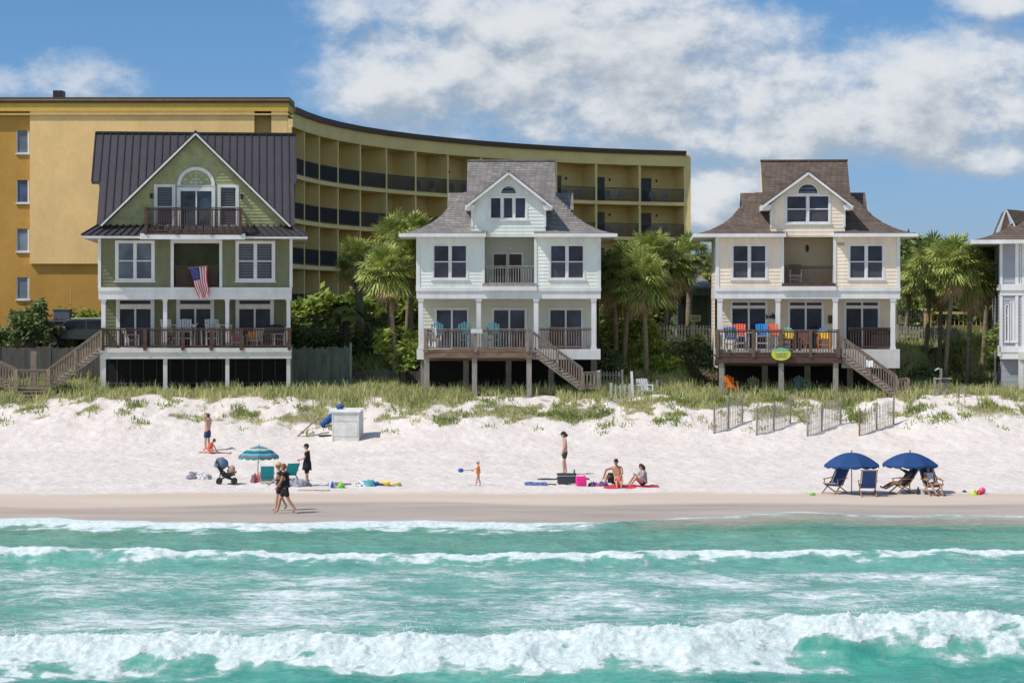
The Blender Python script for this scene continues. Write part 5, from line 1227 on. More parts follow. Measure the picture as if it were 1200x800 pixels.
# cars and utility box on the raised parking at the left
def car(px, py, D, label, paint, white_roof, s=1, rz=0):
    x = WX(px, D); g = WZ(py, D); rt = empty('parked_car', (x, D, g), rz, label, 'car', 'parked cars behind the green house')
    b = MB(); prof = [(-2.3, .45), (-2.32, .95), (-1.35, 1.08), (-.65, 1.62), (1.55, 1.66), (2.1, 1.08), (2.28, 1.0), (2.3, .42)]
    b.prism([(p[0]*s, p[1]*s) for p in prof][::-1], -.88*s, .88*s); b.obj('body', paint, rt, bevel=.06)
    b = MB(); b.prism([(-1.2, 1.09), (-.62, 1.53), (.35, 1.56), (.35, 1.09)][::-1], -.90*s, .90*s); b.prism([(.45, 1.09), (.45, 1.56), (1.45, 1.55), (1.9, 1.09)][::-1], -.90*s, .90*s); b.obj('window', M_darkglass, rt)
    b = MB(); b.box(-.5, 1.5, -.75, .75, 1.665, 1.70); b.obj('roof', white_roof, rt)
    for wx in (-1.45, 1.45):
        for wy in (-.9, .74):
            b = MB(); b.tube([(wx, wy, .35), (wx, wy+.18, .35)], .35, 18); w = b.obj('wheel', M_black, rt); b = MB(); b.tube([(wx, wy-.01, .35), (wx, wy+.19, .35)], .2, 12); b.obj('rim', mat('wheel_rim', (.4, .4, .4), .35, metal=.8), w)
    for wy in (-.6, .6): b = MB(); b.box(-2.36, -2.3, wy-.2, wy+.2, .68, .84); b.obj('headlight', mat('lamp_glass', (.6, .6, .62), .2), rt)
car(96, 407, 128, 'dark car with a white roof edge parked behind the stair of the green house', mat('dark_car_paint', (.02, .022, .028), .25, .05, spec=.6), M_white)
car(58, 408, 130, 'grey car parked under the small dark tree', mat('grey_car_paint', (.05, .055, .065), .3, .05, spec=.6), mat('grey_car_roof', (.05, .055, .065), .3))
D = 131; b = MB(); b.box(0, .95, -.4, .4, -.6, .85); b.box(-.04, .99, -.44, .44, .85, .9); o = b.obj('utility_box', mat('slate_cabinet', (.10, .115, .15), .6), loc=(WX(64, D), D, WZ(380, D))); tag(o, 'slate grey utility cabinet rising above the parked cars', 'cabinet')
b = MB(); b.tube([(0, 0, -2), (0, 0, 1.5)], .03, 6); o = b.obj('pole', mat('yellow_pole', (.45, .36, .12), .6), loc=(WX(83, 132), 132, WZ(368, 132))); tag(o, 'thin yellow pole behind the parked car', 'pole')
# low landing and posts at right
D = 115.4; x = WX(1095, D); g = gzs(x, D); rt = empty('boardwalk_end', (x, D, g), 0, 'low weathered boardwalk end with posts right of the cream house stair', 'boardwalk'); b = MB(); Z = lambda py: WZ(py, D)-g; X = lambda px: WX(px, D)-x
b.box(X(1072), X(1103), 0, 1.6, Z(469), Z(466.5)); b.box(X(1072), X(1103), 0, .08, Z(476), Z(469)); b.obj('platform', M_greywood, rt)
for px, t in ((1096, 442), (1103, 442), (1110, 446), (1105.5, 432)): b = MB(); b.box(X(px)-.06, X(px)+.06, .05 if px != 1105.5 else .6, .17 if px != 1105.5 else .72, Z(478), Z(t)); b.obj('post', M_greywood, rt)
b = MB(); b.box(X(1095), X(1115), .0, .05, Z(444.5), Z(442.5)); b.box(X(1096), X(1110), .0, .05, Z(459), Z(457.5)); b.obj('rail', M_greywood, rt); b = MB(); b.box(X(1103.5), X(1110), -.05, 0, Z(448), Z(443.5)); b.obj('small_sign', mat('navy_panel', (.03, .035, .07), .5), rt)
b = MB(); b.tube([(X(1105.5), .66, Z(433)), (X(1102), .6, Z(432)), (X(1098), .6, Z(434.5))], [.03, .04, .02], 6); b.obj('tap_pipe', M_white, rt)
for px, t, D in ((1081.5, 455, 116), (1123.5, 459, 114.5), (1131, 452, 114.5), (1166, 411, 118.8)):
    x = WX(px, D); g = gzs(x, D); b = MB(); b.box(-.05, .05, -.05, .05, -.3, WZ(t, D)-g); b.bar((0, -.06, WZ(t, D)-g-.1), (-.5, -.06, WZ(t, D)-g-.4), .03, .03); o = b.obj('stake', M_greywood, loc=(x, D, g))
    tag(o, {1081.5: 'short wooden stake with a cord left of the low boardwalk end', 1123.5: 'shorter of two pale stakes in the grass right of the boardwalk end', 1131: 'taller leaning pale stake in the grass right of the boardwalk end', 1166: 'tall grey post close to the side wall of the grey house'}[px], 'stake')
# ------------------------------------------------------------------ people
SKINM = {'fair': mat('skin_fair', (.52, .30, .21), .55, .06, 6, fine=.02), 'tan': mat('skin_tan', (.42, .21, .13), .5, .06, 6, fine=.02), 'deep': mat('skin_brown', (.25, .12, .07), .5, .06, 6, fine=.02)}
cloth = lambda n, c, **k: mat('cloth_'+n, c, .85, .12, 5, bump=.006, bscale=22, fine=.05, **k)
BASE = dict(pel=(0, 0, .95), wai=(0, 0, 1.10), che=(0, 0, 1.32), nec=(.01, 0, 1.47), hd=(.03, 0, 1.625),
            shL=(0, .175, 1.41), elL=(-.03, .23, 1.13), wrL=(.05, .24, .88), shR=(0, -.175, 1.41), elR=(-.03, -.23, 1.13), wrR=(.05, -.24, .88),
            hpL=(0, .09, .91), knL=(.02, .10, .50), anL=(-.01, .10, .08), toL=(.15, .115, .03), hpR=(0, -.09, .91), knR=(.02, -.10, .50), anR=(-.01, -.10, .08), toR=(.15, -.115, .03))
RAD = dict(pel=(.13, .15), wai=(.105, .135), che=(.115, .165), nec=(.05, .05), shL=(.06, .06), elL=(.042, .042), wrL=(.028, .028), hpL=(.085, .085), knL=(.056, .056), anL=(.038, .038), toL=(.034, .03))
for k in list(RAD):
    if k.endswith('L'): RAD[k[:-1]+'R'] = RAD[k]
def skin_mesh(pts, edges, rad, sub=2):
    me = bpy.data.meshes.new('tmp'); me.from_pydata([tuple(p) for p in pts], edges, []); o = bpy.data.objects.new('tmp', me); COL.objects.link(o)
    s = o.modifiers.new('s', 'SKIN'); u = o.modifiers.new('u', 'SUBSURF'); u.levels = sub; s.use_smooth_shade = True
    for i, r in enumerate(rad):
        sv = me.skin_vertices[0].data[i]; sv.radius = r; sv.use_root = (i == 0)
    dg = bpy.context.evaluated_depsgraph_get(); ev = o.evaluated_get(dg); m2 = ev.to_mesh(); b = MB(); b.add([tuple(v.co) for v in m2.vertices], [tuple(p.vertices) for p in m2.polygons]); ev.to_mesh_clear()
    bpy.data.objects.remove(o); return b
def person(px, py, rz, H, label, pose=None, skin='fair', hair=(.05, .03, .02), hairlen=0, top=None, topsleeve=.5, bottom=None, blen=.75, hat=None, hatm=None, z=None, D=None, loc=None, build=1.0, skirt=None, group=None):
    J = dict(BASE); J.update(pose or {}); J = {k: Vector(v) for k, v in J.items() if k[0] != '_'}; s = H/1.75
    if loc is None:
        x, y, zz = spot(px, py); loc = (x, y, zz)
    rt = empty('person', loc, rz, label, 'person', group)
    order = ['pel', 'wai', 'che', 'nec', 'shL', 'elL', 'wrL', 'shR', 'elR', 'wrR', 'hpL', 'knL', 'anL', 'toL', 'hpR', 'knR', 'anR', 'toR']; pts = [J[k]*s for k in order]; rad = [(RAD[k][0]*s*build, RAD[k][1]*s*build) for k in order]
    I = order.index; E = [('pel', 'wai'), ('wai', 'che'), ('che', 'nec'), ('che', 'shL'), ('shL', 'elL'), ('elL', 'wrL'), ('che', 'shR'), ('shR', 'elR'), ('elR', 'wrR'), ('pel', 'hpL'), ('hpL', 'knL'), ('knL', 'anL'), ('anL', 'toL'), ('pel', 'hpR'), ('hpR', 'knR'), ('knR', 'anR'), ('anR', 'toR')]
    edges = [(I(a), I(b)) for a, b in E]
    for a, b, r_ in (('hpL', 'knL', .075), ('hpR', 'knR', .075), ('knL', 'anL', .055), ('knR', 'anR', .055), ('shL', 'elL', .048), ('shR', 'elR', .048)):   # swell of thigh, calf and upper arm
        ia, ib = I(a), I(b); edges.remove((ia, ib)); pts.append(pts[ia].lerp(pts[ib], .4)); rad.append((r_*s*build, r_*s*build)); n = len(pts)-1; edges += [(ia, n), (n, ib)]
    hd = J['hd']*s; pts.append(J['nec'].lerp(J['hd'], .55)*s); rad.append((.052*s, .052*s)); edges.append((I('nec'), len(pts)-1))
    b = skin_mesh(pts, edges, rad)
    # head with face, looking along +x unless the pose turns it
    ha = (pose or {}).get('_look', 0); hb = (pose or {}).get('_nod', 0); Rm = Matrix.Translation(hd) @ Matrix.Rotation(ha, 4, 'Z') @ Matrix.Rotation(hb, 4, 'Y')
    h = MB()
    def hf(d):
        k = 1.0
        if d.z < -.2 and d.x < .2: k *= .86
        if d.x > .5 and abs(d.y) < .22 and -.35 < d.z < .12: k *= 1.08
        return k
    h.ellipsoid((0, 0, 0), (.098*s, .078*s, .122*s), 16, 12, hf)
    h.ellipsoid((.102*s, 0, -.015*s), (.018*s, .012*s, .026*s), 8, 6)
    for q in (-1, 1): h.ellipsoid((-.005*s, q*.08*s, -.01*s), (.016*s, .010*s, .028*s), 8, 5)
    h.ellipsoid((.086*s, 0, -.062*s), (.014*s, .028*s, .007*s), 8, 5)
    b.merge(h, Rm)
    # hands: palm, four fingers, thumb
    for w, e in (('wrL', 'elL'), ('wrR', 'elR')):
        p = J[w]*s; d = (J[w]-J[e]).normalized(); sd = d.cross(Vector((0, 1, 0)));
        if sd.length < .2: sd = d.cross(Vector((1, 0, 0)))
        sd.normalize(); nrm = d.cross(sd).normalized(); c = p+d*.05*s
        b.tube([p-d*.01*s, p+d*.03*s, p+d*.085*s], [.026*s, .034*s, .03*s], 8)
        for k in range(4):
            o = p+d*.08*s+sd*(k-1.5)*.019*s; l = (.065, .078, .074, .055)[k]*s
            b.tube([o, o+d*l*.5+nrm*.008*s, o+d*l*.85+nrm*.03*s], [.0095*s, .009*s, .007*s], 6)
        o = p+d*.025*s-sd*.03*s; b.tube([o, o-sd*.025*s+d*.03*s, o-sd*.03*s+d*.06*s+nrm*.015*s], [.012*s, .011*s, .008*s], 6)
    b.obj('body', SKINM[skin], rt, smooth=True)
    ey = MB()
    for q in (-1, 1): ey.ellipsoid((.089*s, q*.032*s, .012*s), (.008*s, .012*s, .007*s), 8, 5)
    e2 = MB(); e2.merge(ey, Rm); e2.obj('eyes', M_black, rt)
    # hair
    hr = MB()
    def cap(d): return 1.0 if (d.z > .15 or (d.x < .05 and d.z > -.35)) else .86
    hr.ellipsoid((-.008*s, 0, .010*s), (.107*s, .088*s, .124*s), 16, 12, cap)
    if hairlen: hr.tube([(-.06*s, 0, .02*s), (-.10*s, 0, -.08*s), (-.09*s, 0, (-.1-hairlen)*s)], [.075*s, .085*s, .03*s], 10)
    h2 = MB(); h2.merge(hr, Rm); h2.obj('hair', mat('hair_%d' % int(hair[0]*1000), hair, .7, .2, 20), rt, smooth=True)
    if hat:
        m = MB()
        if hat == 'cap':
            m.ellipsoid((-.005*s, 0, .045*s), (.113*s, .094*s, .098*s), 14, 10, lambda d: 1 if d.z > -.1 else .8); m.prism_z([(.08*s, -.06*s), (.19*s, -.045*s), (.20*s, 0), (.19*s, .045*s), (.08*s, .06*s)], .045*s, .058*s)
        elif hat == 'straw':
            m.ellipsoid((0, 0, .07*s), (.115*s, .10*s, .10*s), 16, 8, lambda d: 1 if d.z > -.1 else .85); ring = [(math.cos(t*math.pi/10)*.20*s, math.sin(t*math.pi/10)*.19*s) for t in range(20)]; m.prism_z(ring, .05*s, .062*s)
        h2 = MB(); h2.merge(m, Rm); h2.obj('hat', hatm, rt, smooth=(hat == 'cap'))
    def garment(name, keys, ed, rr, m):
        pts = [Vector(J[k])*s if isinstance(k, str) else (Vector(J[k[0]]).lerp(J[k[1]], k[2]))*s for k in keys]; g = skin_mesh(pts, ed, [(a*s*build, c*s*build) for a, c in rr]); g.obj(name, m, rt, smooth=True)
    if top:
        ts = topsleeve
        garment('shirt', ['wai', 'che', ('che', 'nec', .55), ('pel', 'wai', .0), 'shL', ('shL', 'elL', ts), 'shR', ('shR', 'elR', ts)], [(0, 1), (1, 2), (0, 3), (1, 4), (4, 5), (1, 6), (6, 7)], [(.145, .175), (.155, .2), (.075, .09), (.165, .18), (.078, .078), (.066, .066), (.078, .078), (.066, .066)], top)
    if bottom:
        garment('shorts', ['pel', ('pel', 'wai', .5), 'hpL', ('hpL', 'knL', blen), 'hpR', ('hpR', 'knR', blen)], [(0, 1), (0, 2), (2, 3), (0, 4), (4, 5)], [(.15, .165), (.13, .15), (.11, .11), (.092, .092), (.11, .11), (.092, .092)], bottom)
    if skirt:
        m = MB(); p0 = J['wai']*s; p1 = J['pel']*s; kn = (J['hpL']+J['hpR'])/2*s*(1-.62)+(J['knL']+J['knR'])/2*s*.62; m.tube([p0, p1, p1.lerp(kn, .5), kn], [.14*s*build, .175*s*build, .19*s*build, .205*s*build], 14); m.obj('skirt', skirt, rt, smooth=True)
    return rt
PI = math.pi
navy = cloth('navy', (.035, .05, .12)); blk = cloth('black', (.012, .012, .016)); dgrey = cloth('charcoal', (.035, .032, .035)); pink = cloth('coral_pink', (.72, .22, .17)); redc = cloth('coral_red', (.75, .10, .06)); orng = cloth('orange', (.85, .25, .06)); gryt = cloth('heather_grey', (.30, .29, .33)); straw = mat('straw', (.62, .46, .24), .9, .2, 30)
walkA = dict(pel=(0, 0, .93), wai=(.0, 0, 1.08), che=(.03, 0, 1.31), nec=(.05, 0, 1.46), hd=(.07, 0, 1.61), shL=(.03, .175, 1.40), shR=(.03, -.175, 1.40), elL=(.10, .22, 1.15), wrL=(.24, .20, .95), elR=(-.14, -.22, 1.16), wrR=(-.17, -.22, .91),
             hpL=(0, .09, .90), knL=(-.12, .1, .50), anL=(-.36, .1, .17), toL=(-.27, .11, .05), hpR=(0, -.09, .90), knR=(.20, -.1, .50), anR=(.30, -.1, .08), toR=(.45, -.11, .05))
person(334.5, 601.5, PI-.12, 1.82, 'front walker in black shirt and dark shorts striding left along the wet sand', {**walkA, 'elR': (-.02, -.24, 1.14), 'wrR': (.05, -.25, .9)}, 'tan', (.22, .07, .03), top=blk, topsleeve=.55, bottom=blk, blen=.85, build=1.05, skirt=None)
person(328.5, 597.8, PI-.05, 1.76, 'walker in a straw hat half hidden behind the other walker', {**walkA, 'elL': (.12, .24, 1.16), 'wrL': (.32, .24, 1.02), 'knL': (.1, .1, .5), 'anL': (.16, .1, .08), 'toL': (.31, .11, .04), 'knR': (-.02, -.1, .5), 'anR': (-.22, -.1, .12), 'toR': (-.12, -.1, .04)}, 'fair', (.3, .16, .08), top=dgrey, topsleeve=.5, bottom=blk, blen=.8, hat='straw', hatm=straw)
person(243.5, 527.5, PI*.86, 1.78, 'shirtless man in navy shorts shading his eyes with a raised arm', dict(elR=(.10, -.30, 1.52), wrR=(.13, -.12, 1.66), elL=(.06, .27, 1.52), wrL=(.12, .12, 1.68), che=(-.04, 0, 1.31), wai=(.0, 0, 1.1), hd=(.0, 0, 1.62), nec=(-.03, 0, 1.47), shL=(-.04, .18, 1.42), shR=(-.04, -.18, 1.42), knL=(.05, .13, .5), anL=(.02, .15, .08), toL=(.17, .17, .03)), 'fair', (.10, .05, .03), bottom=navy, blen=.85, build=1.1)
crouch = dict(pel=(-.12, 0, .22), wai=(-.04, 0, .38), che=(.08, 0, .58), nec=(.16, 0, .70), hd=(.24, 0, .80), shL=(.1, .17, .65), shR=(.1, -.17, .65), elL=(.26, .2, .42), wrL=(.38, .16, .2), elR=(.26, -.2, .42), wrR=(.38, -.16, .2), hpL=(-.08, .12, .2), knL=(.18, .22, .28), anL=(-.02, .24, .08), toL=(.12, .28, .04), hpR=(-.08, -.12, .2), knR=(.18, -.22, .28), anR=(-.02, -.24, .08), toR=(.12, -.28, .04), _nod=.4)
person(246.5, 531, .15, 1.25*1.05, 'child in a coral red shirt crouching over the sand', crouch, 'tan', (.03, .02, .015), top=redc, topsleeve=.5, bottom=redc, blen=.6)
person(360, 569.0, PI-.05, 1.72, 'person in black clothes and dark cap standing beside the striped umbrella spot', dict(elL=(.10, .22, 1.16), wrL=(.30, .12, 1.08), elR=(.08, -.22, 1.16), wrR=(.30, -.10, 1.10), _nod=.25), 'fair', (.03, .02, .015), hairlen=0, top=blk, topsleeve=.6, bottom=blk, blen=1.0, hat='cap', hatm=blk, skirt=blk)
person(560.5, 569, PI+.1, 1.02, 'small child in an orange shirt holding out a blue toy shovel', dict(elL=(.14, .22, 1.25), wrL=(.36, .2, 1.12), elR=(.12, -.22, 1.2), wrR=(.34, -.14, 1.1), knL=(.1, .12, .5), anL=(.16, .14, .08), toL=(.3, .15, .03), knR=(-.05, -.1, .5), anR=(-.16, -.1, .08), toR=(-.02, -.1, .03)), 'fair', (.35, .2, .09), top=orng, topsleeve=.55, bottom=cloth('peach', (.55, .26, .16)), blen=.4, hat='cap', hatm=cloth('pale_grey', (.4, .4, .38)), build=1.15)
person(662, 555.5, PI+.15, 1.86, 'shirtless man in black shorts and dark cap standing behind the cooler', dict(elL=(.04, .2, 1.15), wrL=(.10, .14, .92), hd=(.06, 0, 1.62), knL=(.08, .1, .5), anL=(.06, .1, .08), toL=(.2, .1, .03), knR=(-.0, -.1, .5), anR=(-.08, -.1, .08), _nod=.25), 'fair', (.04, .025, .02), hairlen=.03, bottom=dgrey, blen=.7, hat='cap', hatm=cloth('dark_cap', (.02, .03, .03)), build=1.05)
sit = dict(pel=(-.1, 0, .14), wai=(-.12, 0, .30), che=(-.06, 0, .54), nec=(-.02, 0, .69), hd=(.03, 0, .84), shL=(-.05, .18, .63), shR=(-.05, -.18, .63), elL=(.1, .26, .42), wrL=(.28, .2, .34), elR=(.1, -.26, .42), wrR=(.28, -.2, .34), hpL=(-.04, .1, .13), knL=(.32, .16, .42), anL=(.56, .13, .08), toL=(.70, .14, .05), hpR=(-.04, -.1, .13), knR=(.32, -.16, .42), anR=(.56, -.13, .08), toR=(.70, -.14, .05))
person(722.5, 567.5, -PI*.62, 1.9, 'tanned shirtless man sitting on the sand leaning on one straight arm', {**sit, 'elR': (-.02, -.42, .56), 'wrR': (.02, -.5, .30), 'hd': (.06, 0, .86), '_nod': .3, 'knL': (.3, .28, .36), 'knR': (.28, -.30, .36), 'anL': (.52, .26, .08), 'anR': (.48, -.3, .08), 'toL': (.64, .3, .05), 'toR': (.6, -.36, .05)}, 'tan', (.02, .015, .01), bottom=dgrey, blen=.8, build=1.15)
person(725, 570.8, -PI*.5, 1.15, 'small child in coral pink sitting between the tanned man and the sea', {**sit, '_nod': .5}, 'fair', (.4, .22, .12), top=pink, topsleeve=.5, bottom=pink, blen=.95)
person(752, 569.5, PI+.35, 1.68, 'woman in a grey top sitting on the right red towel looking at a phone', {**sit, 'wrL': (.30, .05, .52), 'wrR': (.28, -.05, .5), '_nod': .35}, 'fair', (.05, .03, .02), hairlen=.14, top=gryt, topsleeve=.7, bottom=dgrey, blen=.3)

# ------------------------------------------------------------------ beach things
M_teak = mat('pale_teak', (.38, .24, .13), .6, .2, 6, (1, 1, 1)); M_canvas = mat('royal_blue_canvas', (.028, .07, .24), .8, .1, 4, fine=.04); M_teal = mat('teal_fabric', (.01, .26, .29), .7, .1, 4); M_steel = mat('steel_tube', (.45, .46, .48), .35, .05, metal=.6)
def obj_at(name, label, cat, px, py, build, rz=0, group=None, dz=0):
    x, y, z = spot(px, py); rt = empty(name, (x, y, z+dz), rz, label, cat, group); build(rt); return rt
def wood_chair(rt, sling=None, back=1.05):
    s_ = sling or M_canvas; f = MB(); hw = .30
    for q in (-1, 1):
        x = q*hw; f.bar((x, -.50, .02), (x, .10, .46), .035, .045); f.bar((x, .05, .34), (x, .58, back+.02), .035, .045)     # leg, back rail
        f.bar((x, .42, .02), (x, -.42, .44), .03, .04)
    for a, b_ in (((-hw, -.48, .06), (hw, -.48, .06)), ((-hw, .40, .05), (hw, .40, .05)), ((-hw-.04, .57, back), (hw+.04, .57, back)), ((-hw, -.42, .43), (hw, -.42, .43))): f.bar(a, b_, .035, .04)
    f.obj('frame', M_teak, rt)
    for q in (-1, 1): b = MB(); b.bar((q*(hw+.03), -.36, .58), (q*(hw+.03), .30, .62), .075, .025); b.bar((q*(hw+.02), -.30, .40), (q*(hw+.02), -.30, .58), .03, .03); b.obj('armrest', M_teak, rt)
    b = MB(); n = 8; pts = [(-.42, .42), (-.25, .35), (-.08, .31), (.06, .33)]
    for (y0, z0), (y1, z1) in zip(pts, pts[1:]): b.add([(-.27, y0, z0), (.27, y0, z0), (.27, y1, z1), (-.27, y1, z1), (-.27, y0, z0-.015), (.27, y0, z0-.015), (.27, y1, z1-.015), (-.27, y1, z1-.015)], [(0, 1, 2, 3), (7, 6, 5, 4)])
    b.obj('seat', s_, rt)
    b = MB(); pts = [(.06, .33), (.20, .50), (.36, .72), (.56, back)]
    for (y0, z0), (y1, z1) in zip(pts, pts[1:]): b.add([(-.27, y0, z0), (.27, y0, z0), (.27, y1, z1), (-.27, y1, z1), (-.27, y0+.02, z0), (.27, y0+.02, z0), (.27, y1+.02, z1), (-.27, y1+.02, z1)], [(0, 1, 2, 3), (7, 6, 5, 4)])
    b.obj('backrest', s_, rt)
g = 'wooden beach chairs with blue canvas under the umbrellas'
obj_at('beach_chair', 'empty blue canvas beach chair farthest left turned towards the left', 'beach chair', 979, 578, wood_chair, -.75, g)
obj_at('beach_chair', 'empty blue canvas beach chair facing away right of the umbrella pole', 'beach chair', 1017, 581, wood_chair, 3.1, g)
c3 = obj_at('beach_chair', 'blue canvas beach chair seen from the side holding a reclining person', 'beach chair', 1059, 578, wood_chair, -1.25, g)
c4 = obj_at('beach_chair', 'blue canvas beach chair at the right holding a person who faces the sea', 'beach chair', 1092, 579.5, wood_chair, .25, g)
chairpose = dict(pel=(-.02, 0, .42), wai=(-.14, 0, .56), che=(-.28, 0, .76), nec=(-.36, 0, .90), hd=(-.38, 0, 1.05), shL=(-.28, .18, .84), shR=(-.28, -.18, .84), elL=(-.05, .30, .66), wrL=(.18, .28, .66), elR=(-.05, -.30, .66), wrR=(.18, -.28, .66), hpL=(.03, .09, .42), knL=(.42, .13, .46), anL=(.70, .12, .10), toL=(.84, .13, .10), hpR=(.03, -.09, .42), knR=(.42, -.13, .46), anR=(.70, -.12, .10), toR=(.84, -.13, .10))
def seat_person(ch, off, **k):
    l = ch.location; a = ch.rotation_euler[2]; person(0, 0, a-PI/2, loc=(l.x+off[0], l.y+off[1], l.z), **k)
seat_person(c3, (-.02, 0), H=1.72, label='reclining person in a grey blue shirt with one hand raised under the right umbrella', pose={**chairpose, 'elR': (-.02, -.3, .98), 'wrR': (.06, -.22, 1.18), 'knL': (.42, .1, .44), 'anL': (.86, .1, .22), 'toL': (.94, .1, .32), 'anR': (.9, -.1, .24), 'toR': (.98, -.1, .34)}, skin='deep', hair=(.02, .015, .01), top=cloth('slate', (.06, .08, .11)), topsleeve=.6, bottom=cloth('brown', (.12, .06, .04)), blen=.5)
seat_person(c4, (0, 0), H=1.68, label='person with a white and dark top sitting in the rightmost beach chair', pose={**chairpose, 'knL': (.38, .22, .46), 'knR': (.38, -.22, .46)}, skin='tan', hair=(.02, .012, .01), hairlen=.05, top=cloth('off_white', (.55, .53, .52)), topsleeve=.15, bottom=dgrey, blen=.3)
def umbrella(R_, rim, top, mats, stripes=1, pole=.022, val=.1, scal=8, lean=(0, 0)):
    def f(rt):
        p = MB(); p.tube([(0, 0, -.3), (lean[0], lean[1], top+.02)], pole, 8); p.obj('pole', M_teak if len(mats) < 3 else M_steel, rt, smooth=True)
        b = MB(); n = 8; seg = 6; rings = 3*stripes if stripes > 1 else 6; V = []
        vs = [(lean[0], lean[1], top)]
        for j in range(1, rings+1):
            t = j/rings
            for i in range(n*seg):
                a = 2*PI*i/(n*seg); ph = (i % seg)/seg; sag = 1-.045*math.sin(PI*ph)*t; rr = R_*t*sag
                vs.append((lean[0]+math.cos(a)*rr, lean[1]+math.sin(a)*rr, rim+(top-rim)*(1-t**1.9)-.03*math.sin(PI*ph)*t))
        m = n*seg; base = len(vs)
        for i in range(m):
            a = 2*PI*i/m; v = vs[1+(rings-1)*m+i]; vs.append((v[0], v[1], v[2]-val*(1 if (i % 3) else .55)))
        b.v = vs
        for i in range(m): b.f.append((0, 1+i, 1+(i+1) % m)); b.m.append(0)
        for j in range(1, rings):
            mi = (j//3 if stripes > 1 and False else j) % len(mats) if stripes > 1 else 0
            for i in range(m): b.f.append((1+(j-1)*m+i, 1+j*m+i, 1+j*m+(i+1) % m, 1+(j-1)*m+(i+1) % m)); b.m.append(mi)
        for i in range(m): b.f.append((1+(rings-1)*m+i, base+i, base+(i+1) % m, 1+(rings-1)*m+(i+1) % m)); b.m.append(0)
        b.obj('canopy', mats, rt)
        r = MB()
        for k in range(8):
            a = 2*PI*k/8; r.tube([(lean[0], lean[1], top-.06), (lean[0]+math.cos(a)*R_*.5, lean[1]+math.sin(a)*R_*.5, rim+(top-rim)*.7-.03), (lean[0]+math.cos(a)*R_*.97, lean[1]+math.sin(a)*R_*.97, rim-.02)], .012, 5)
        r.obj('ribs', M_teak if len(mats) < 3 else M_steel, rt)
        k = MB(); k.ellipsoid((lean[0], lean[1], top+.05), (.035, .035, .06), 8, 6); k.obj('finial', M_teak if len(mats) < 3 else M_steel, rt)
    return f
mblue = mat('umbrella_blue', (.014, .062, .20), .75, .1, 1.5, trans=.15, fine=.03)
obj_at('beach_umbrella', 'left of the two blue beach umbrellas, standing on a thin pole', 'umbrella', 998, 578.5, umbrella(1.13, 1.16, 1.64, [mblue]), .2, 'blue beach umbrellas')
obj_at('beach_umbrella', 'right of the two blue beach umbrellas, shading two people', 'umbrella', 1066, 577, umbrella(1.13, 1.14, 1.60, [mblue], lean=(.02, 0)), .35, 'blue beach umbrellas')
st_m = [mat('umbrella_green', (.01, .30, .22), .75, .05, trans=.15), mat('umbrella_navy', (.05, .05, .16), .75, .05, trans=.15), mat('umbrella_aqua', (.05, .42, .42), .75, .05, trans=.15), mat('umbrella_plum', (.20, .12, .22), .75, .05, trans=.15), mat('umbrella_white', (.5, .6, .58), .75, .05, trans=.15)]
obj_at('beach_umbrella', 'green and purple striped beach umbrella beside the teal chairs', 'umbrella', 301.5, 562, umbrella(.86, 1.0, 1.42, st_m, stripes=3, lean=(.06, 0)), .1)
def teal_chair(rt):
    f = MB()
    for q in (-1, 1): f.tube([(q*.27, -.3, .04), (q*.27, .25, .04), (q*.27, .0, .22), (q*.27, .42, .72)], .014, 6); f.tube([(q*.27, .25, .04), (q*.27, -.3, .26)], .014, 6)
    f.tube([(-.27, .42, .72), (.27, .42, .72)], .014, 6); f.tube([(-.27, .25, .04), (.27, .25, .04)], .014, 6); f.obj('frame', M_steel, rt)
    b = MB(); b.add([(-.26, .02, .2), (.26, .02, .2), (.26, .42, .72), (-.26, .42, .72), (-.26, .05, .2), (.26, .05, .2), (.26, .45, .72), (-.26, .45, .72)], [(0, 1, 2, 3), (7, 6, 5, 4), (3, 2, 6, 7), (0, 4, 5, 1)]); b.obj('backrest', M_teal, rt)
    b = MB(); b.box(-.26, .26, -.33, .02, .18, .205); b.obj('seat', M_teal, rt)
    for q in (-1, 1): b = MB(); b.box(q*.29-.025, q*.29+.025, -.28, .2, .4, .43); b.obj('armrest', M_teak, rt)
obj_at('folding_chair', 'teal low beach chair right beside the striped umbrella pole', 'beach chair', 313, 566, teal_chair, PI+.15, 'teal folding chairs')
obj_at('folding_chair', 'teal low beach chair partly behind the walkers', 'beach chair', 340, 562, teal_chair, PI+.5, 'teal folding chairs')
def heap(cols, w=.5, d=.35, h=.2, seed=1, n=4):
    def f(rt):
        r = random.Random(seed)
        for k in range(n):
            b = MB(); cx, cy = r.uniform(-w, w)*.6, r.uniform(-d, d)*.6; sx, sy, sz = r.uniform(.35, .7)*w, r.uniform(.4, .8)*d, h*r.uniform(.5, 1)
            ph = [r.uniform(0, 6) for _ in range(4)]
            b.ellipsoid((cx, cy, sz*.2), (sx, sy, sz), 30, 18, lambda q: max(.25, .8+1.1*float(fbm(q.x*2.2+ph[0], (q.y+q.z*.7)*2.2+ph[1], 4))-.25*q.z)); b.obj('fold', cols[k % len(cols)], rt, smooth=True)
    return f
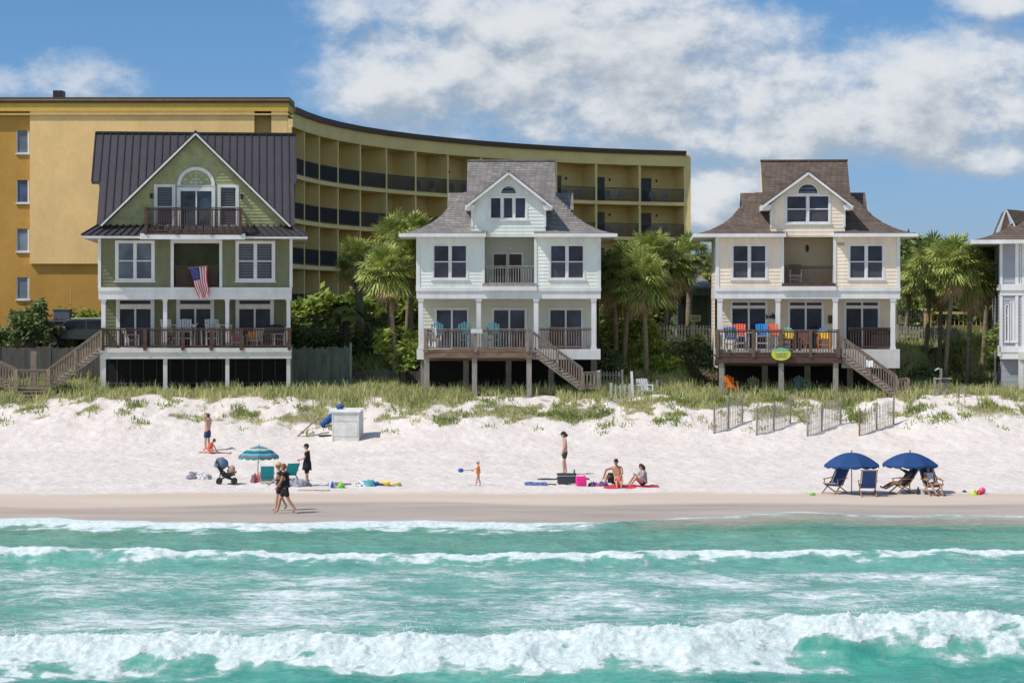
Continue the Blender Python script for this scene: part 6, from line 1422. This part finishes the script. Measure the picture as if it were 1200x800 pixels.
def towel(m, w, d, seed=0, m2=None):
    def f(rt):
        nx, ny = 26, 14; l = rt.location; a = rt.rotation_euler[2]; xs = np.linspace(-w/2, w/2, nx); ys = np.linspace(-d/2, d/2, ny); X, Y = np.meshgrid(xs, ys)
        wx = l.x+X*math.cos(a)-Y*math.sin(a); wy = l.y+X*math.sin(a)+Y*math.cos(a)
        Z = gz(wx, wy)-l.z+.022+.03*np.abs(fbm(X*4+seed, Y*4, 3)); fs = grid_faces(nx, ny); o = np_mesh('cloth', np.stack([X, Y, Z], -1).reshape(-1, 3), fs, [m, m2 or m], parent=rt, smooth=True)
        if m2: o.data.polygons.foreach_set('material_index', ((np.arange(len(fs)) % (nx-1)) // 3) % 2)
        s = o.modifiers.new('t', 'SOLIDIFY'); s.thickness = .015
    return f
mauve = cloth('mauve', (.32, .12, .20)); whitec = cloth('white', (.62, .62, .62)); bluec = cloth('cobalt', (.05, .12, .42)); slate = cloth('blue_grey', (.12, .16, .24)); purp = cloth('purple', (.16, .09, .24)); yel = cloth('yellow', (.80, .60, .08)); redt = cloth('crimson', (.62, .03, .07)); aqua = cloth('aqua', (.08, .40, .45)); hotp = cloth('hot_pink', (.85, .05, .30)); tan_ = cloth('sand_beige', (.55, .44, .33))
obj_at('bag', 'mauve beach bag hanging at the foot of the striped umbrella', 'bag', 301, 565, heap([mauve, mauve, pink], .35, .25, .42, 3, 3), 0)
obj_at('towel_heap', 'white and grey pile of towels on the sand left of the stroller', 'towels', 234, 561, heap([whitec, gryt, slate], .62, .3, .3, 5, 5), 0)
obj_at('beach_mat', 'grey blue beach cloth spread behind the walkers under the teal chair', 'beach mat', 349, 570, heap([slate, gryt], .8, .3, .36, 8, 4), 0)
obj_at('towel', 'dark checked mat lying right of the person in black', 'towel', 398, 567, towel(cloth('slate_check', (.10, .11, .16)), .95, .9, 3, cloth('mauve_check', (.22, .16, .22))), .1)
obj_at('towel', 'white towel lying at the feet of the person in black', 'towel', 374, 568, towel(whitec, 1.0, .7, 4), 0)
obj_at('towel', 'rumpled beige towel on the damp edge right of the walkers', 'towel', 367, 574.5, towel(tan_, 1.3, .55, 9), .1)
obj_at('towel_heap', 'blue and teal heap of towels left of the yellow float', 'towels', 428, 569, heap([bluec, aqua, navy, whitec], .55, .3, .26, 11, 5), 0)
def tor(R_, r_, cx):
    b = MB(); pts = [(cx+math.cos(2*PI*k/18)*R_, math.sin(2*PI*k/18)*R_, r_) for k in range(19)]; b.tube(pts, r_, 8); return b
def fl(rt): tor(.24, .08, -.18).obj('ring', yel, rt, smooth=True); tor(.2, .07, .26).obj('ring', cloth('pale_yellow', (.75, .62, .30)), rt, smooth=True)
obj_at('float', 'yellow inflatable float lying flat right of the blue towel heap', 'float', 455, 568.5, fl)
def ball(r, ma, mb_):
    def f(rt):
        b = MB(); b.ellipsoid((0, 0, r*.95), (r, r, r), 24, 14); q = b.obj('shell', [ma, mb_], rt, smooth=True); q.data.polygons.foreach_set('material_index', [(p % 24)//4 % 2 for p in range(len(q.data.polygons))])
    return f
obj_at('beach_ball', 'blue and white beach ball on the sand right of the beige towel', 'ball', 389.5, 571.5, ball(.14, bluec, whitec)); obj_at('sand_bucket', 'lime green toy bucket touching the blue and white ball', 'bucket', 397, 571.5, lambda rt: (lambda b: (b.tube([(0, 0, 0), (.05, 0, .05), (.16, 0, .16)], [.09, .12, .14], 14), b.obj('pail', mat('lime_plastic', (.20, .62, .05), .4), rt)))(MB()))
def stroller(rt):
    b = MB()
    for q in (-.24, .24): b.tube([(-.42, q, 1.0), (-.25, q, .62), (.28, q, .12)], .018, 6); b.tube([(-.25, q, .6), (-.32, q, .12)], .018, 6); b.tube([(-.05, q, .42), (.4, q, .5)], .02, 6); b.tube([(-.4, q, .75), (-.1, q, .3), (.3, q, .16)], .03, 6); b.tube([(-.32, q, .14), (.1, q, .42), (.34, q, .38)], .025, 6)
    b.tube([(-.42, -.24, 1.0), (-.42, .24, 1.0)], .022, 6); b.obj('frame', M_black, rt)
    for (x, q) in ((-.32, -.26), (-.32, .26), (.30, -.26), (.30, .26)):
        b = MB(); b.tube([(x, q-.03, .12), (x, q+.03, .12)], .13, 14); b.obj('wheel', M_black, rt)
    b = MB(); b.box(-.22, .2, -.21, .21, .32, .46); b.bar((-.2, 0, .4), (-.44, 0, .95), .42, .08); b.obj('seat', cloth('charcoal_blue', (.05, .055, .08)), rt)
    b = MB(); b.ellipsoid((-.24, 0, .80), (.30, .25, .32), 18, 12, lambda d: (1 if d.z > -.3 else .7)*(1+.05*math.sin(9*d.x))); b.obj('canopy', slate, rt, smooth=True)
    b = MB(); b.ellipsoid((.18, 0, .55), (.17, .2, .22), 12, 8, lambda d: 1+.12*math.sin(7*d.z+4*d.x)); b.obj('bag', cloth('tan_bag', (.42, .30, .20)), rt, smooth=True)
obj_at('stroller', 'dark folding stroller with a tan bag left of the striped umbrella', 'stroller', 266, 567, stroller, .1)
def shovel(rt): b = MB(); b.tube([(0, 0, 0), (-.42, 0, -.02)], .012, 6); b.obj('handle', bluec, rt); b = MB(); b.ellipsoid((-.5, 0, -.02), (.12, .03, .09), 12, 8); b.obj('blade', bluec, rt, smooth=True)
x, y, z = spot(560.5, 569); rt = empty('toy_shovel', (x-.22, y, z+.66), 0, 'blue toy shovel held out by the small child in orange', 'toy shovel'); shovel(rt)
def cooler(rt):
    b = MB(); b.box(-.38, .38, -.22, .22, .03, .34); b.obj('box', mat('dark_slate_plastic', (.035, .045, .06), .45), rt, bevel=.02); b = MB(); b.box(-.40, .40, -.24, .24, .37, .44); b.obj('lid', mat('dark_lid', (.03, .035, .045), .45), rt, bevel=.015)
    b = MB(); b.box(-.39, .39, -.23, .23, .342, .368); b.obj('seal', M_white, rt); b = MB(); b.tube([(.32, 0, .44), (.32, 0, .6)], [.035, .025], 10); b.obj('bottle', mat('bottle_glass', (.03, .06, .04), .2), rt)
    for q in (-.41, .41): b = MB(); b.box(q-.02, q+.02, -.1, .1, .22, .26); b.obj('handle', M_black, rt)
obj_at('cooler', 'large dark slate cooler with a pale seal left of the pink cube', 'cooler', 664, 567, cooler, .05)
def pinkbag(rt):
    b = MB(); b.box(-.21, .21, -.16, .16, 0, .36); b.obj('bag', mat('magenta_fabric', (.80, .02, .25), .6), rt, bevel=.04); b = MB(); b.box(-.19, .19, -.14, .14, .365, .39); b.obj('lid', mat('magenta_lid', (.85, .08, .35), .6), rt, bevel=.01)
    b = MB(); b.tube([(-.16, 0, .38), (-.1, 0, .47), (.1, 0, .47), (.16, 0, .38)], .012, 6); b.obj('handle', mat('magenta_strap', (.6, .02, .2), .6), rt)
obj_at('cooler_bag', 'bright pink cube shaped cooler bag right of the dark cooler', 'cooler bag', 681, 569, pinkbag, .1)
obj_at('towel', 'blue striped towel lying left of the dark cooler', 'towel', 628, 567, towel(bluec, .95, .9, 5, slate), .05)
obj_at('towel', 'dark mat lying behind the standing man and the cooler', 'towel', 660, 561, towel(dgrey, 2.2, .5, 6), 0)
obj_at('sandals', 'small dark sandals on the sand in front of the blue striped towel', 'sandals', 648, 567.5, heap([blk, yel], .2, .12, .06, 14, 3))
obj_at('towel_heap', 'purple and white heap of clothes right of the pink bag', 'clothes', 700, 569, heap([purp, whitec, hotp, purp], .4, .25, .2, 15, 5))
obj_at('bag', 'black upright bag at the left side of the sitting man', 'bag', 716, 565.5, lambda rt: (lambda b: (b.box(-.14, .14, -.1, .1, 0, .42), b.obj('pouch', blk, rt, bevel=.05)))(MB()))
obj_at('towel', 'red towel under the child and the sitting man', 'towel', 726, 570.5, towel(redt, 1.3, .95, 7), 0); obj_at('towel', 'red towel under the sitting woman', 'towel', 754, 569.5, towel(redt, 1.25, .95, 8), 0)
def bottle(rt): b = MB(); b.tube([(0, 0, 0), (0, 0, .2), (0, 0, .24), (0, 0, .29)], [.055, .055, .03, .03], 12); b.obj('flask', mat('dark_bottle', (.03, .035, .04), .3), rt, smooth=True); b = MB(); b.box(.1, .24, -.05, .05, 0, .2); b.obj('carton', whitec, rt)
obj_at('drink_bottle', 'dark bottle and pale carton standing between the two occupied chairs', 'bottle', 1076, 579, bottle)
def toy(col_, s, seed): return heap(col_, s, s*.7, s*.7, seed, 3)
obj_at('beach_ball', 'pink beach ball among toys right of the umbrellas', 'ball', 1151, 578.5, ball(.14, hotp, cloth('rose', (.8, .25, .35)))); obj_at('toy_heap', 'yellow and green sand toys under the pink ball', 'toys', 1145, 579.5, toy([yel, mat('lime_plastic', (.2, .62, .05), .4), redc], .3, 18)); obj_at('toy_heap', 'dark green toy on the sand left of the pink ball', 'toys', 1131, 576.5, toy([cloth('forest', (.04, .14, .08)), dgrey], .13, 19))
obj_at('sand_toy', 'bright green sand toy lying left of the leftmost blue chair', 'toy', 952, 580, lambda rt: (lambda b: (b.ellipsoid((0, 0, .05), (.13, .09, .06), 12, 8), b.obj('mould', mat('lime_plastic', (.2, .62, .05), .4), rt, smooth=True)))(MB()))
# shade pieces of red cloth by the crouching child
obj_at('towel', 'thin red towel under the crouching child', 'towel', 252, 530.5, towel(cloth('faded_red', (.55, .25, .2)), 1.5, .5, 12), 0)
# storage box and the rolled umbrella
def box_(rt):
    m = mat('weathered_white_box', (.62, .61, .585), .75, .15, 2, fine=.05); b = MB(); b.box(-.68, .68, -.55, .55, -.3, 1.28); b.obj('cabinet', m, rt, bevel=.01)
    b = MB(); b.add([(-.74, -.62, 1.28), (.74, -.62, 1.28), (.74, .62, 1.40), (-.74, .62, 1.40), (-.74, -.62, 1.34), (.74, -.62, 1.34), (.74, .62, 1.46), (-.74, .62, 1.46)], [(3, 2, 1, 0), (4, 5, 6, 7), (0, 1, 5, 4), (1, 2, 6, 5), (2, 3, 7, 6), (3, 0, 4, 7)]); b.obj('lid', mat('box_lid', (.68, .67, .645), .75, .15, 2), rt)
    b = MB(); b.box(-.60, .60, -.57, -.551, .12, .82); b.obj('door', mat('box_door', (.64, .63, .60), .75, .15, 2), rt); b = MB(); b.box(-.66, -.61, -.575, -.551, -.1, 1.2); b.box(.61, .66, -.575, -.551, -.1, 1.2); b.box(-.61, .61, -.575, -.551, .86, .90); b.obj('frame', m, rt)
obj_at('storage_box', 'weathered white beach storage box at the foot of the dune', 'storage box', 407.5, 513, box_, -.12)
x, y, z = spot(372, 502); x2, y2 = WX(403, y+.5), y+.6
rt = empty('rolled_umbrella', (x, y, z), 0, 'rolled blue umbrella leaning up against the white storage box', 'umbrella'); e = Vector((WX(401, y+.6)-x, .6, WZ(479, y+.6)-z)); b = MB(); b.tube([(0, 0, .02), e*.98], .025, 6); b.tube([(-.3, -.1, -.05), (0, 0, .04)], .03, 6); b.obj('pole', M_teak, rt)
b = MB(); n = 14; b.tube([e*(.15+.85*k/n) for k in range(n+1)], [.13+.035*math.sin(k*2.2)+.06*math.sin(PI*k/n) for k in range(n+1)], 9); b.obj('canopy', mat('rolled_blue_fabric', (.02, .09, .28), .8, .2, 6, bump=.02, bscale=12), rt, smooth=True)
x, y, z = spot(407, 513); o = MB(); o.ellipsoid((0, 0, .12), (.2, .16, .15), 12, 9, lambda d: 1+.15*math.sin(6*d.x+4*d.z)); q = o.obj('folded_cover', mat('rolled_blue_fabric', (.02, .09, .28)), smooth=True, loc=(x-.38, y+.2, z+1.38)); tag(q, 'small folded blue cover lying on top of the white storage box', 'cover')
b = MB(); b.bar((-.55, -.1, .0), (.5, .25, .95), .15, .05); x, y, z = spot(361, 512); q = b.obj('plank', M_wood2, loc=(x, y, z)); tag(q, 'slanting weathered plank under the rolled blue umbrella', 'plank')
b = MB(); b.ellipsoid((0, 0, .03), (.45, .12, .06), 10, 6); x, y, z = spot(383, 511); q = b.obj('driftwood', mat('dark_driftwood', (.08, .04, .03), .9), loc=(x, y, z)); tag(q, 'dark driftwood piece left of the white storage box', 'driftwood')

# ------------------------------------------------------------------ sand fences
M_slat = mat('grey_lath', (.34, .30, .26), .9, .3, 4, (3, 3, .6)); M_redpost = mat('reddish_post', (.25, .13, .09), .9, .3, 4)
def sand_fence(a, b_, top, label, posts):
    x0, y0, z0 = spot(*a); x1, y1, z1 = spot(*b_); rt = empty('sand_fence', (x0, y0, z0), 0, label, 'sand fence', 'slatted sand fences on the beach'); n = int(math.hypot(x1-x0, y1-y0)/.112); r = random.Random(int(a[0])); m = MB()
    for i in range(n+1):
        t = i/n; x, y = x0+(x1-x0)*t, y0+(y1-y0)*t; z = gzs(x, y); h = top*(1+r.uniform(-.03, .02)); m.bar((x-x0+r.uniform(-.015, .015), y-y0, z-z0-.1), (x-x0+r.uniform(-.03, .03), y-y0, z-z0+h), .026, .012, (0, -1, 0))
    for k in (.2, .5, .85): m.bar((0, .02, top*k), (x1-x0, y1-y0+.02, z1-z0+top*k), .012, .015)
    m.obj('laths', M_slat, rt)
    for i, t in enumerate(posts):
        x, y = x0+(x1-x0)*t, y0+(y1-y0)*t; z = gzs(x, y); p = MB(); p.tube([(x-x0, y-y0, z-z0-.3), (x-x0+.02, y-y0, z-z0+top*1.12)], .045, 7); p.obj('post', M_redpost if (a[0] > 990 and i == 0) else M_greywood, rt)
sand_fence((836.5, 508.5), (869.5, 495), 1.33, 'leftmost sand fence run below the cream house', (0, .5, 1)); sand_fence((886.5, 510), (926, 496.5), 1.28, 'second sand fence run from the left', (0, .5, 1))
sand_fence((946, 511), (985, 496.5), 1.22, 'third sand fence run from the left', (0, .42, 1)); sand_fence((1007, 510.5), (1047, 497), 1.22, 'rightmost sand fence run, with a reddish front post', (0, .5, 1))

# ------------------------------------------------------------------ deck furniture
def adirondack(back, seat, frame, hs=1.0, rise=0.0, round_=False, tipc=None):
    def f(rt):
        w = .3; z0 = .38*hs+rise; b = MB()
        for q in (-1, 1): b.box(q*w-.03, q*w+.03, -.33, -.27, 0, z0+.26); b.box(q*w-.03, q*w+.03, .2, .26, 0, z0+.12)
        b.box(-w, w, -.31, -.29, z0-.06, z0); b.box(-w, w, .22, .24, z0-.1, z0-.04)
        if rise: b.box(-w, w, -.31, -.28, z0*.45, z0*.45+.06); b.box(-w, w, .22, .25, z0*.45, z0*.45+.06)
        b.obj('frame', frame, rt)
        for q in (-1, 1): b = MB(); b.box(q*(w+.02)-.06, q*(w+.02)+.06, -.36, .28, z0+.26, z0+.29); b.obj('armrest', frame, rt)
        b = MB()
        for k in range(5): b.box(-w+.03, w-.03, -.32+k*.11, -.32+k*.11+.095, z0-.01*k, z0-.01*k+.022)
        b.obj('seat', seat, rt)
        b = MB(); t = MB(); H_ = .72*hs if not rise else .6
        for k in range(5):
            x = -.24+k*.12; h = H_*(1-.14*abs(k-2)/2*(1.6 if round_ else .3)); p0 = Vector((x, .22, z0-.02)); p1 = Vector((x*1.12, .22+.22*h/H_, z0+h))
            if tipc: pm_ = p0.lerp(p1, .78); b.bar(p0, pm_, .10, .02, (0, -1, .3)); t.bar(pm_, p1, .10, .02, (0, -1, .3))
            else: b.bar(p0, p1, .10, .02, (0, -1, .3))
        o = b.obj('backrest', back, rt)
        if tipc: t.obj('backrest_top', tipc, o)
    return f
def on_house(st, name, label, cat, px, y, zp, build, rz=0, group=None):
    w = st.world(st.X(px, y), y, st.Z(zp, 0)); rt = empty(name, tuple(w), st.a+rz, label, cat, group); build(rt); return rt
pl = lambda n, c: mat('plastic_'+n, c, .5, .05, 3, fine=.02)
whp = pl('white', (.66, .65, .63)); blp_ = pl('azure', (.01, .20, .55)); cor = pl('coral', (.80, .12, .05)); ye = pl('sunny', (.85, .55, .02)); seaf = pl('seafoam', (.10, .50, .38)); orp = pl('tangerine', (.85, .22, .02)); brp = pl('brown', (.12, .05, .03)); tealp = pl('teal', (.05, .17, .19))
g = 'coloured chairs on the deck of the cream house'; DZ = 415.0
for px, y, c, fr, lb, rz, rise, rd, tip in [
    (857, -1.45, blp_, whp, 'tall azure chair with a white frame at the left end of the cream house deck', 2.9, .28, False, None),
    (867, -.7, cor, whp, 'leftmost tall coral chair with a white frame', 0, .42, False, None),
    (893, -.9, blp_, whp, 'tall azure chair left of the second column of the cream house', 0, .42, False, None),
    (907, -.75, cor, whp, 'tall coral chair beside the second column of the cream house', .2, .42, False, None),
    (924, -.9, ye, brp, 'yellow chair with a seafoam green top left of the open door', 0, .25, True, seaf),
    (965, -.9, ye, orp, 'yellow chair with a blue top and orange arms', 0, .25, True, blp_)]:
    on_house(EH, 'deck_chair', lb, 'chair', px, y, 410.2, adirondack(c, c, fr, 1.0, rise, rd, tip), rz, g)
on_house(EH, 'deck_chair', 'dark brown chair with a coral seat between the two yellow chairs', 'chair', 944, -1.0, 410.2, adirondack(brp, cor, brp, 1.0), 0, g)
def table(m, w=.45, h=.72, round_=True):
    def f(rt):
        b = MB(); ring = [(math.cos(t*PI/10)*w, math.sin(t*PI/10)*w) for t in range(20)]; b.prism_z(ring, h-.03, h); b.obj('tabletop', m, rt)
        for k in range(4): a = PI/4+k*PI/2; c = MB(); c.bar((math.cos(a)*w*.75, math.sin(a)*w*.75, 0), (math.cos(a)*w*.6, math.sin(a)*w*.6, h-.03), .05, .05); c.obj('leg', m, rt)
    return f
on_house(EH, 'deck_table', 'white high table between the coral and azure chairs', 'table', 880, -.8, 410.2, table(whp, .3, .95)); on_house(EH, 'deck_table', 'low dark table between the yellow chairs', 'table', 934, -.8, 410.2, table(brp, .25, .5))
def grill(rt):
    b = MB(); b.ellipsoid((0, 0, .85), (.62, .32, .28), 16, 10, lambda d: 1 if d.z > -.3 else .9); b.box(-.6, .6, -.3, .3, .1, .75); b.obj('cover', mat('grill_cover', (.03, .028, .03), .6), rt, smooth=False)
on_house(EH, 'covered_grill', 'grill under a dark cover at the right end of the cream house porch', 'grill', 1034, .9, 409, grill)
def roundback(rt): adirondack(tealp, tealp, tealp, 1.0, .3, True)(rt)
g = 'teal chairs on the deck of the aqua house'
for px, lb in ((512, 'leftmost teal chair on the aqua house deck'), (544, 'teal chair between the left door and the white board'), (578, 'teal chair right of the white board on the aqua house deck')): on_house(BH, 'deck_chair', lb, 'chair', px, -1.0, 405, roundback, 0, g)
on_house(BH, 'deck_chair', 'white slatted chair at the left end of the aqua house deck', 'chair', 508, -1.55, 405, adirondack(whp, whp, whp, .9), 2.8)
on_house(BH, 'deck_table', 'grey table among the teal chairs', 'table', 561, -1.0, 405, table(pl('grey', (.3, .3, .3)), .4, .9)); on_house(BH, 'deck_chair', 'dark red chair behind the porch rail right of the stairs', 'chair', 650, .9, 405, adirondack(pl('maroon', (.15, .02, .02)), pl('maroon', (.15, .02, .02)), brp, .9), 0); on_house(BH, 'deck_table', 'small dark table beside the last door of the aqua house', 'table', 606, -1.1, 405, table(brp, .4, .8))
g = 'tall white chairs on the deck of the green house'
for px, lb, rz in ((198, 'leftmost tall white chair with a red cushion behind the rail', .5), (217, 'tall white chair left of the centre door', 0), (248, 'tall white chair right of the centre door', .15), (262, 'tall white chair turned sideways near the third column', 1.2)): on_house(GH, 'deck_chair', lb, 'chair', px, .7, 405.5, adirondack(whp, whp, whp, 1.0, .45), rz, g)
on_house(GH, 'deck_table', 'tall white table between the white chairs of the green house', 'table', 232, .75, 405.5, table(whp, .38, .95)); g = 'low white chairs on the deck of the green house'
on_house(GH, 'deck_chair', 'low white chair at the left end of the green house deck', 'chair', 154, .7, 405.5, adirondack(whp, whp, whp, .85), 1.9, g); on_house(GH, 'deck_chair', 'low white chair at the right end of the green house deck', 'chair', 327, .6, 405.5, adirondack(whp, whp, whp, .95), -1.4, g)
on_house(GH, 'deck_chair', 'low white chair with an orange towel behind the green house rail', 'chair', 299, .7, 405.5, adirondack(whp, whp, whp, .85), -.5, g); on_house(GH, 'deck_chair', 'small coral child chair behind the green house rail', 'chair', 277, .5, 405.5, adirondack(pl('pinkred', (.75, .14, .14)), pl('pinkred', (.75, .14, .14)), whp, .6), .2)
def drape(m, m2, w=.55, h=.4):
    def f(rt):
        vs = []; nx = 14
        for j, (yy, zz) in enumerate([(.14, -h), (.1, -.05), (0, .03), (-.08, -.04), (-.1, -h*.8)]):
            for i in range(nx): x = -w/2+w*i/(nx-1); vs.append((x, yy+.02*math.sin(i*1.1+j), zz+.02*math.sin(i*.8)))
        b = MB(); b.v = vs
        for j in range(4):
            for i in range(nx-1): b.f.append((j*nx+i, j*nx+i+1, (j+1)*nx+i+1, (j+1)*nx+i)); b.m.append((i//2) % 2)
        b.obj('cloth', [m, m2], rt, smooth=True)
    return f
on_house(GH, 'towel', 'orange and yellow towel draped over the low white chair', 'towel', 296, .55, 389, drape(orp, yel)); on_house(GH, 'towel', 'dark red cushion on the leftmost tall white chair', 'cushion', 198, .45, 394, drape(cloth('wine', (.2, .02, .04)), cloth('wine', (.2, .02, .04)), .35, .3))
on_house(GH, 'covered_grill', 'dark covered grill in the right corner of the green house porch', 'grill', 322, 1.2, 405.5, grill)
def bird(rt): b = MB(); b.ellipsoid((0, 0, .1), (.12, .05, .09), 10, 7); b.tube([(-.08, 0, .12), (-.16, 0, .26)], [.03, .02], 6); b.tube([(.08, 0, .12), (.22, 0, .26)], [.04, .01], 6); b.obj('figure', whp, rt, smooth=True)
on_house(GH, 'deck_ornament', 'white bird ornament on the table of the green house', 'ornament', 227.5, .75, 384.3, bird)
def sign_board(rt): b = MB(); b.box(-.3, .3, -.03, .0, -.11, .11); b.obj('board', mat('pale_sign_board', (.55, .58, .56), .6), rt)
on_house(BH, 'rail_sign', 'pale blank looking board fixed on the aqua house deck rail', 'sign', 558.5, -2.06, 387.2, sign_board)
def oval(rt):
    n = 32; P_ = lambda k, s: (math.cos(2*PI*k/n)*.50*s, math.sin(2*PI*k/n)*.33*s)
    b = MB(); b.prism([P_(k, 1) for k in range(n)], -.04, 0); b.obj('board', mat('lime_yellow_board', (.52, .55, .06), .6, .1, 4), rt)
    b = MB(); b.prism([P_(k, .97) for k in range(3, 14)], -.05, -.041); b.obj('painted_sky', mat('sign_sky', (.16, .42, .45), .6), rt)
    b = MB()
    for r_ in range(2):
        pts = [(-.3+.6*i/26, -.056, .02-.13*r_+.035*math.sin(i*1.3+r_)*(1+.5*math.sin(i*.7))) for i in range(27)]; b.tube(pts, .010, 4)
    b.obj('script', mat('sign_script', (.05, .20, .30), .6), rt)
on_house(EH, 'oval_sign', 'oval yellow green sign hanging on the cream house deck', 'sign', 915.3, -2.12, 413.8, oval)
def fish(rt):
    b = MB(); b.ellipsoid((0, 0, 0), (.34, .05, .1), 14, 8); b.prism([(-.3, 0), (-.52, .14), (-.46, 0), (-.5, -.12)], -.02, .02); b.prism([(.0, .08), (-.12, .24), (-.16, .08)], -.015, .015); b.obj('figure', mat('fish_blue', (.03, .05, .09), .5), rt, smooth=True)
on_house(EH, 'wall_ornament', 'dark fish ornament on the cream house porch wall', 'ornament', 908, 1.9, 371.5, fish); on_house(EH, 'wall_plaque', 'small brown plaque right of the centre door of the cream house', 'plaque', 974, 1.93, 374.5, lambda rt: (lambda b: (b.box(-.16, .16, -.03, 0, -.22, .22), b.obj('board', M_brown, rt)))(MB()))
on_house(EH, 'balcony_chair', 'white high backed chair on the upper balcony of the cream house', 'chair', 932, .9, 333, adirondack(pl('grey_sling', (.10, .09, .08)), whp, whp, 1.0, .1), 0)
# wheelie items on the stair: white cloth on the cream house stair rail
on_house(EH, 'towel', 'white towel hanging over the stair rail of the cream house', 'towel', 1019, -1.95, 421.5, drape(whitec, whitec, .35, .4), .0)
# fan chairs in the grass before the cream house
def shellchair(m):
    def f(rt): adirondack(m, m, m, .9, 0, True)(rt)
    return f
for px, py, m, lb in ((855.5, 463, orp, 'orange fan backed chair in the grass before the cream house'), (885, 462, tan_ and pl('khaki', (.20, .17, .09)), 'khaki fan backed chair under the cream house deck'), (939, 462, pl('slate_green', (.10, .16, .15)), 'slate green fan backed chair under the cream house deck')):
    x, y = WX(px, 116), 116; rt = empty('garden_chair', (x, y, gzs(x, y)), .2, lb, 'chair', 'fan backed chairs before the cream house'); shellchair(m)(rt)
x, y = WX(756, 115.2), 115.2; rt = empty('garden_chair', (x, y, gzs(x, y)), .4, 'white metal garden chair lying in the sea oats right of the picket panel', 'chair'); adirondack(whp, whp, whp, .85)(rt)
# flag on the loggia rail
def flag():
    st = GH; w0 = st.world(st.X(232, -.25), -.25, st.Z(316)); rt = empty('flag', tuple(w0), st.a, 'striped flag with a starred blue corner hanging from the green house balcony', 'flag'); k = 117/F
    b = MB(); nx, ny = 27, 18; A, B_, C_, D_ = (-11, 1.5), (10.5, 4), (12.8, -31), (1.5, -34)
    P_ = lambda u, v: ((A[0]*(1-u)+B_[0]*u)*(1-v)+(D_[0]*(1-u)+C_[0]*u)*v, (A[1]*(1-u)+B_[1]*u)*(1-v)+(D_[1]*(1-u)+C_[1]*u)*v)
    ff = lambda u, v: (P_(u, v)[0]*k+.03*math.sin(v*7+u*2), -.1+.09*math.sin(u*11+v*2.2)*(.3+v), P_(u, v)[1]*k)
    for j in range(ny): 
        for i in range(nx): b.v.append(ff(i/(nx-1), j/(ny-1)))
    for j in range(ny-1):
        for i in range(nx-1):
            b.f.append((j*nx+i, (j+1)*nx+i, (j+1)*nx+i+1, j*nx+i+1)); b.m.append(2 if (i < 14 and j < 7) else (i//2) % 2)
    o = b.obj('cloth', [cloth('flag_red', (.55, .03, .05)), cloth('flag_white', (.72, .68, .68)), cloth('flag_blue', (.03, .04, .18))], rt, smooth=True)
    s = MB()
    for r_ in range(9):
        for c_ in range(6 if r_ % 2 == 0 else 5):
            u = (.04+.075*c_+(.037 if r_ % 2 else 0)); v = .03+.038*r_; p = Vector(ff(u, v)); q = []
            for t in range(10): a = PI/2+t*PI/5; rr = .014 if t % 2 == 0 else .006; q.append((p.x+math.cos(a)*rr, p.y-.006, p.z+math.sin(a)*rr))
            s.add(q, [tuple(range(10))])
    s.obj('stars', cloth('flag_white', (.72, .68, .68)), o)
    p = MB(); p.bar((-11.5*k, -.1, 1.8*k), (11*k, -.1, 4.6*k), .03, .03); p.bar((0, -.1, 3*k), (.1, .4, -.1), .03, .03); p.obj('pole', M_teak, rt)
flag()

vs = scene.view_settings; vs.view_transform = 'Standard'; vs.look = 'None'; vs.gamma = 1; vs.exposure = EXPO; vs.use_curve_mapping = False
scene.cycles.max_bounces = 6; scene.cycles.diffuse_bounces = 3; scene.cycles.transparent_max_bounces = 8
scene.cycles.use_denoising = True
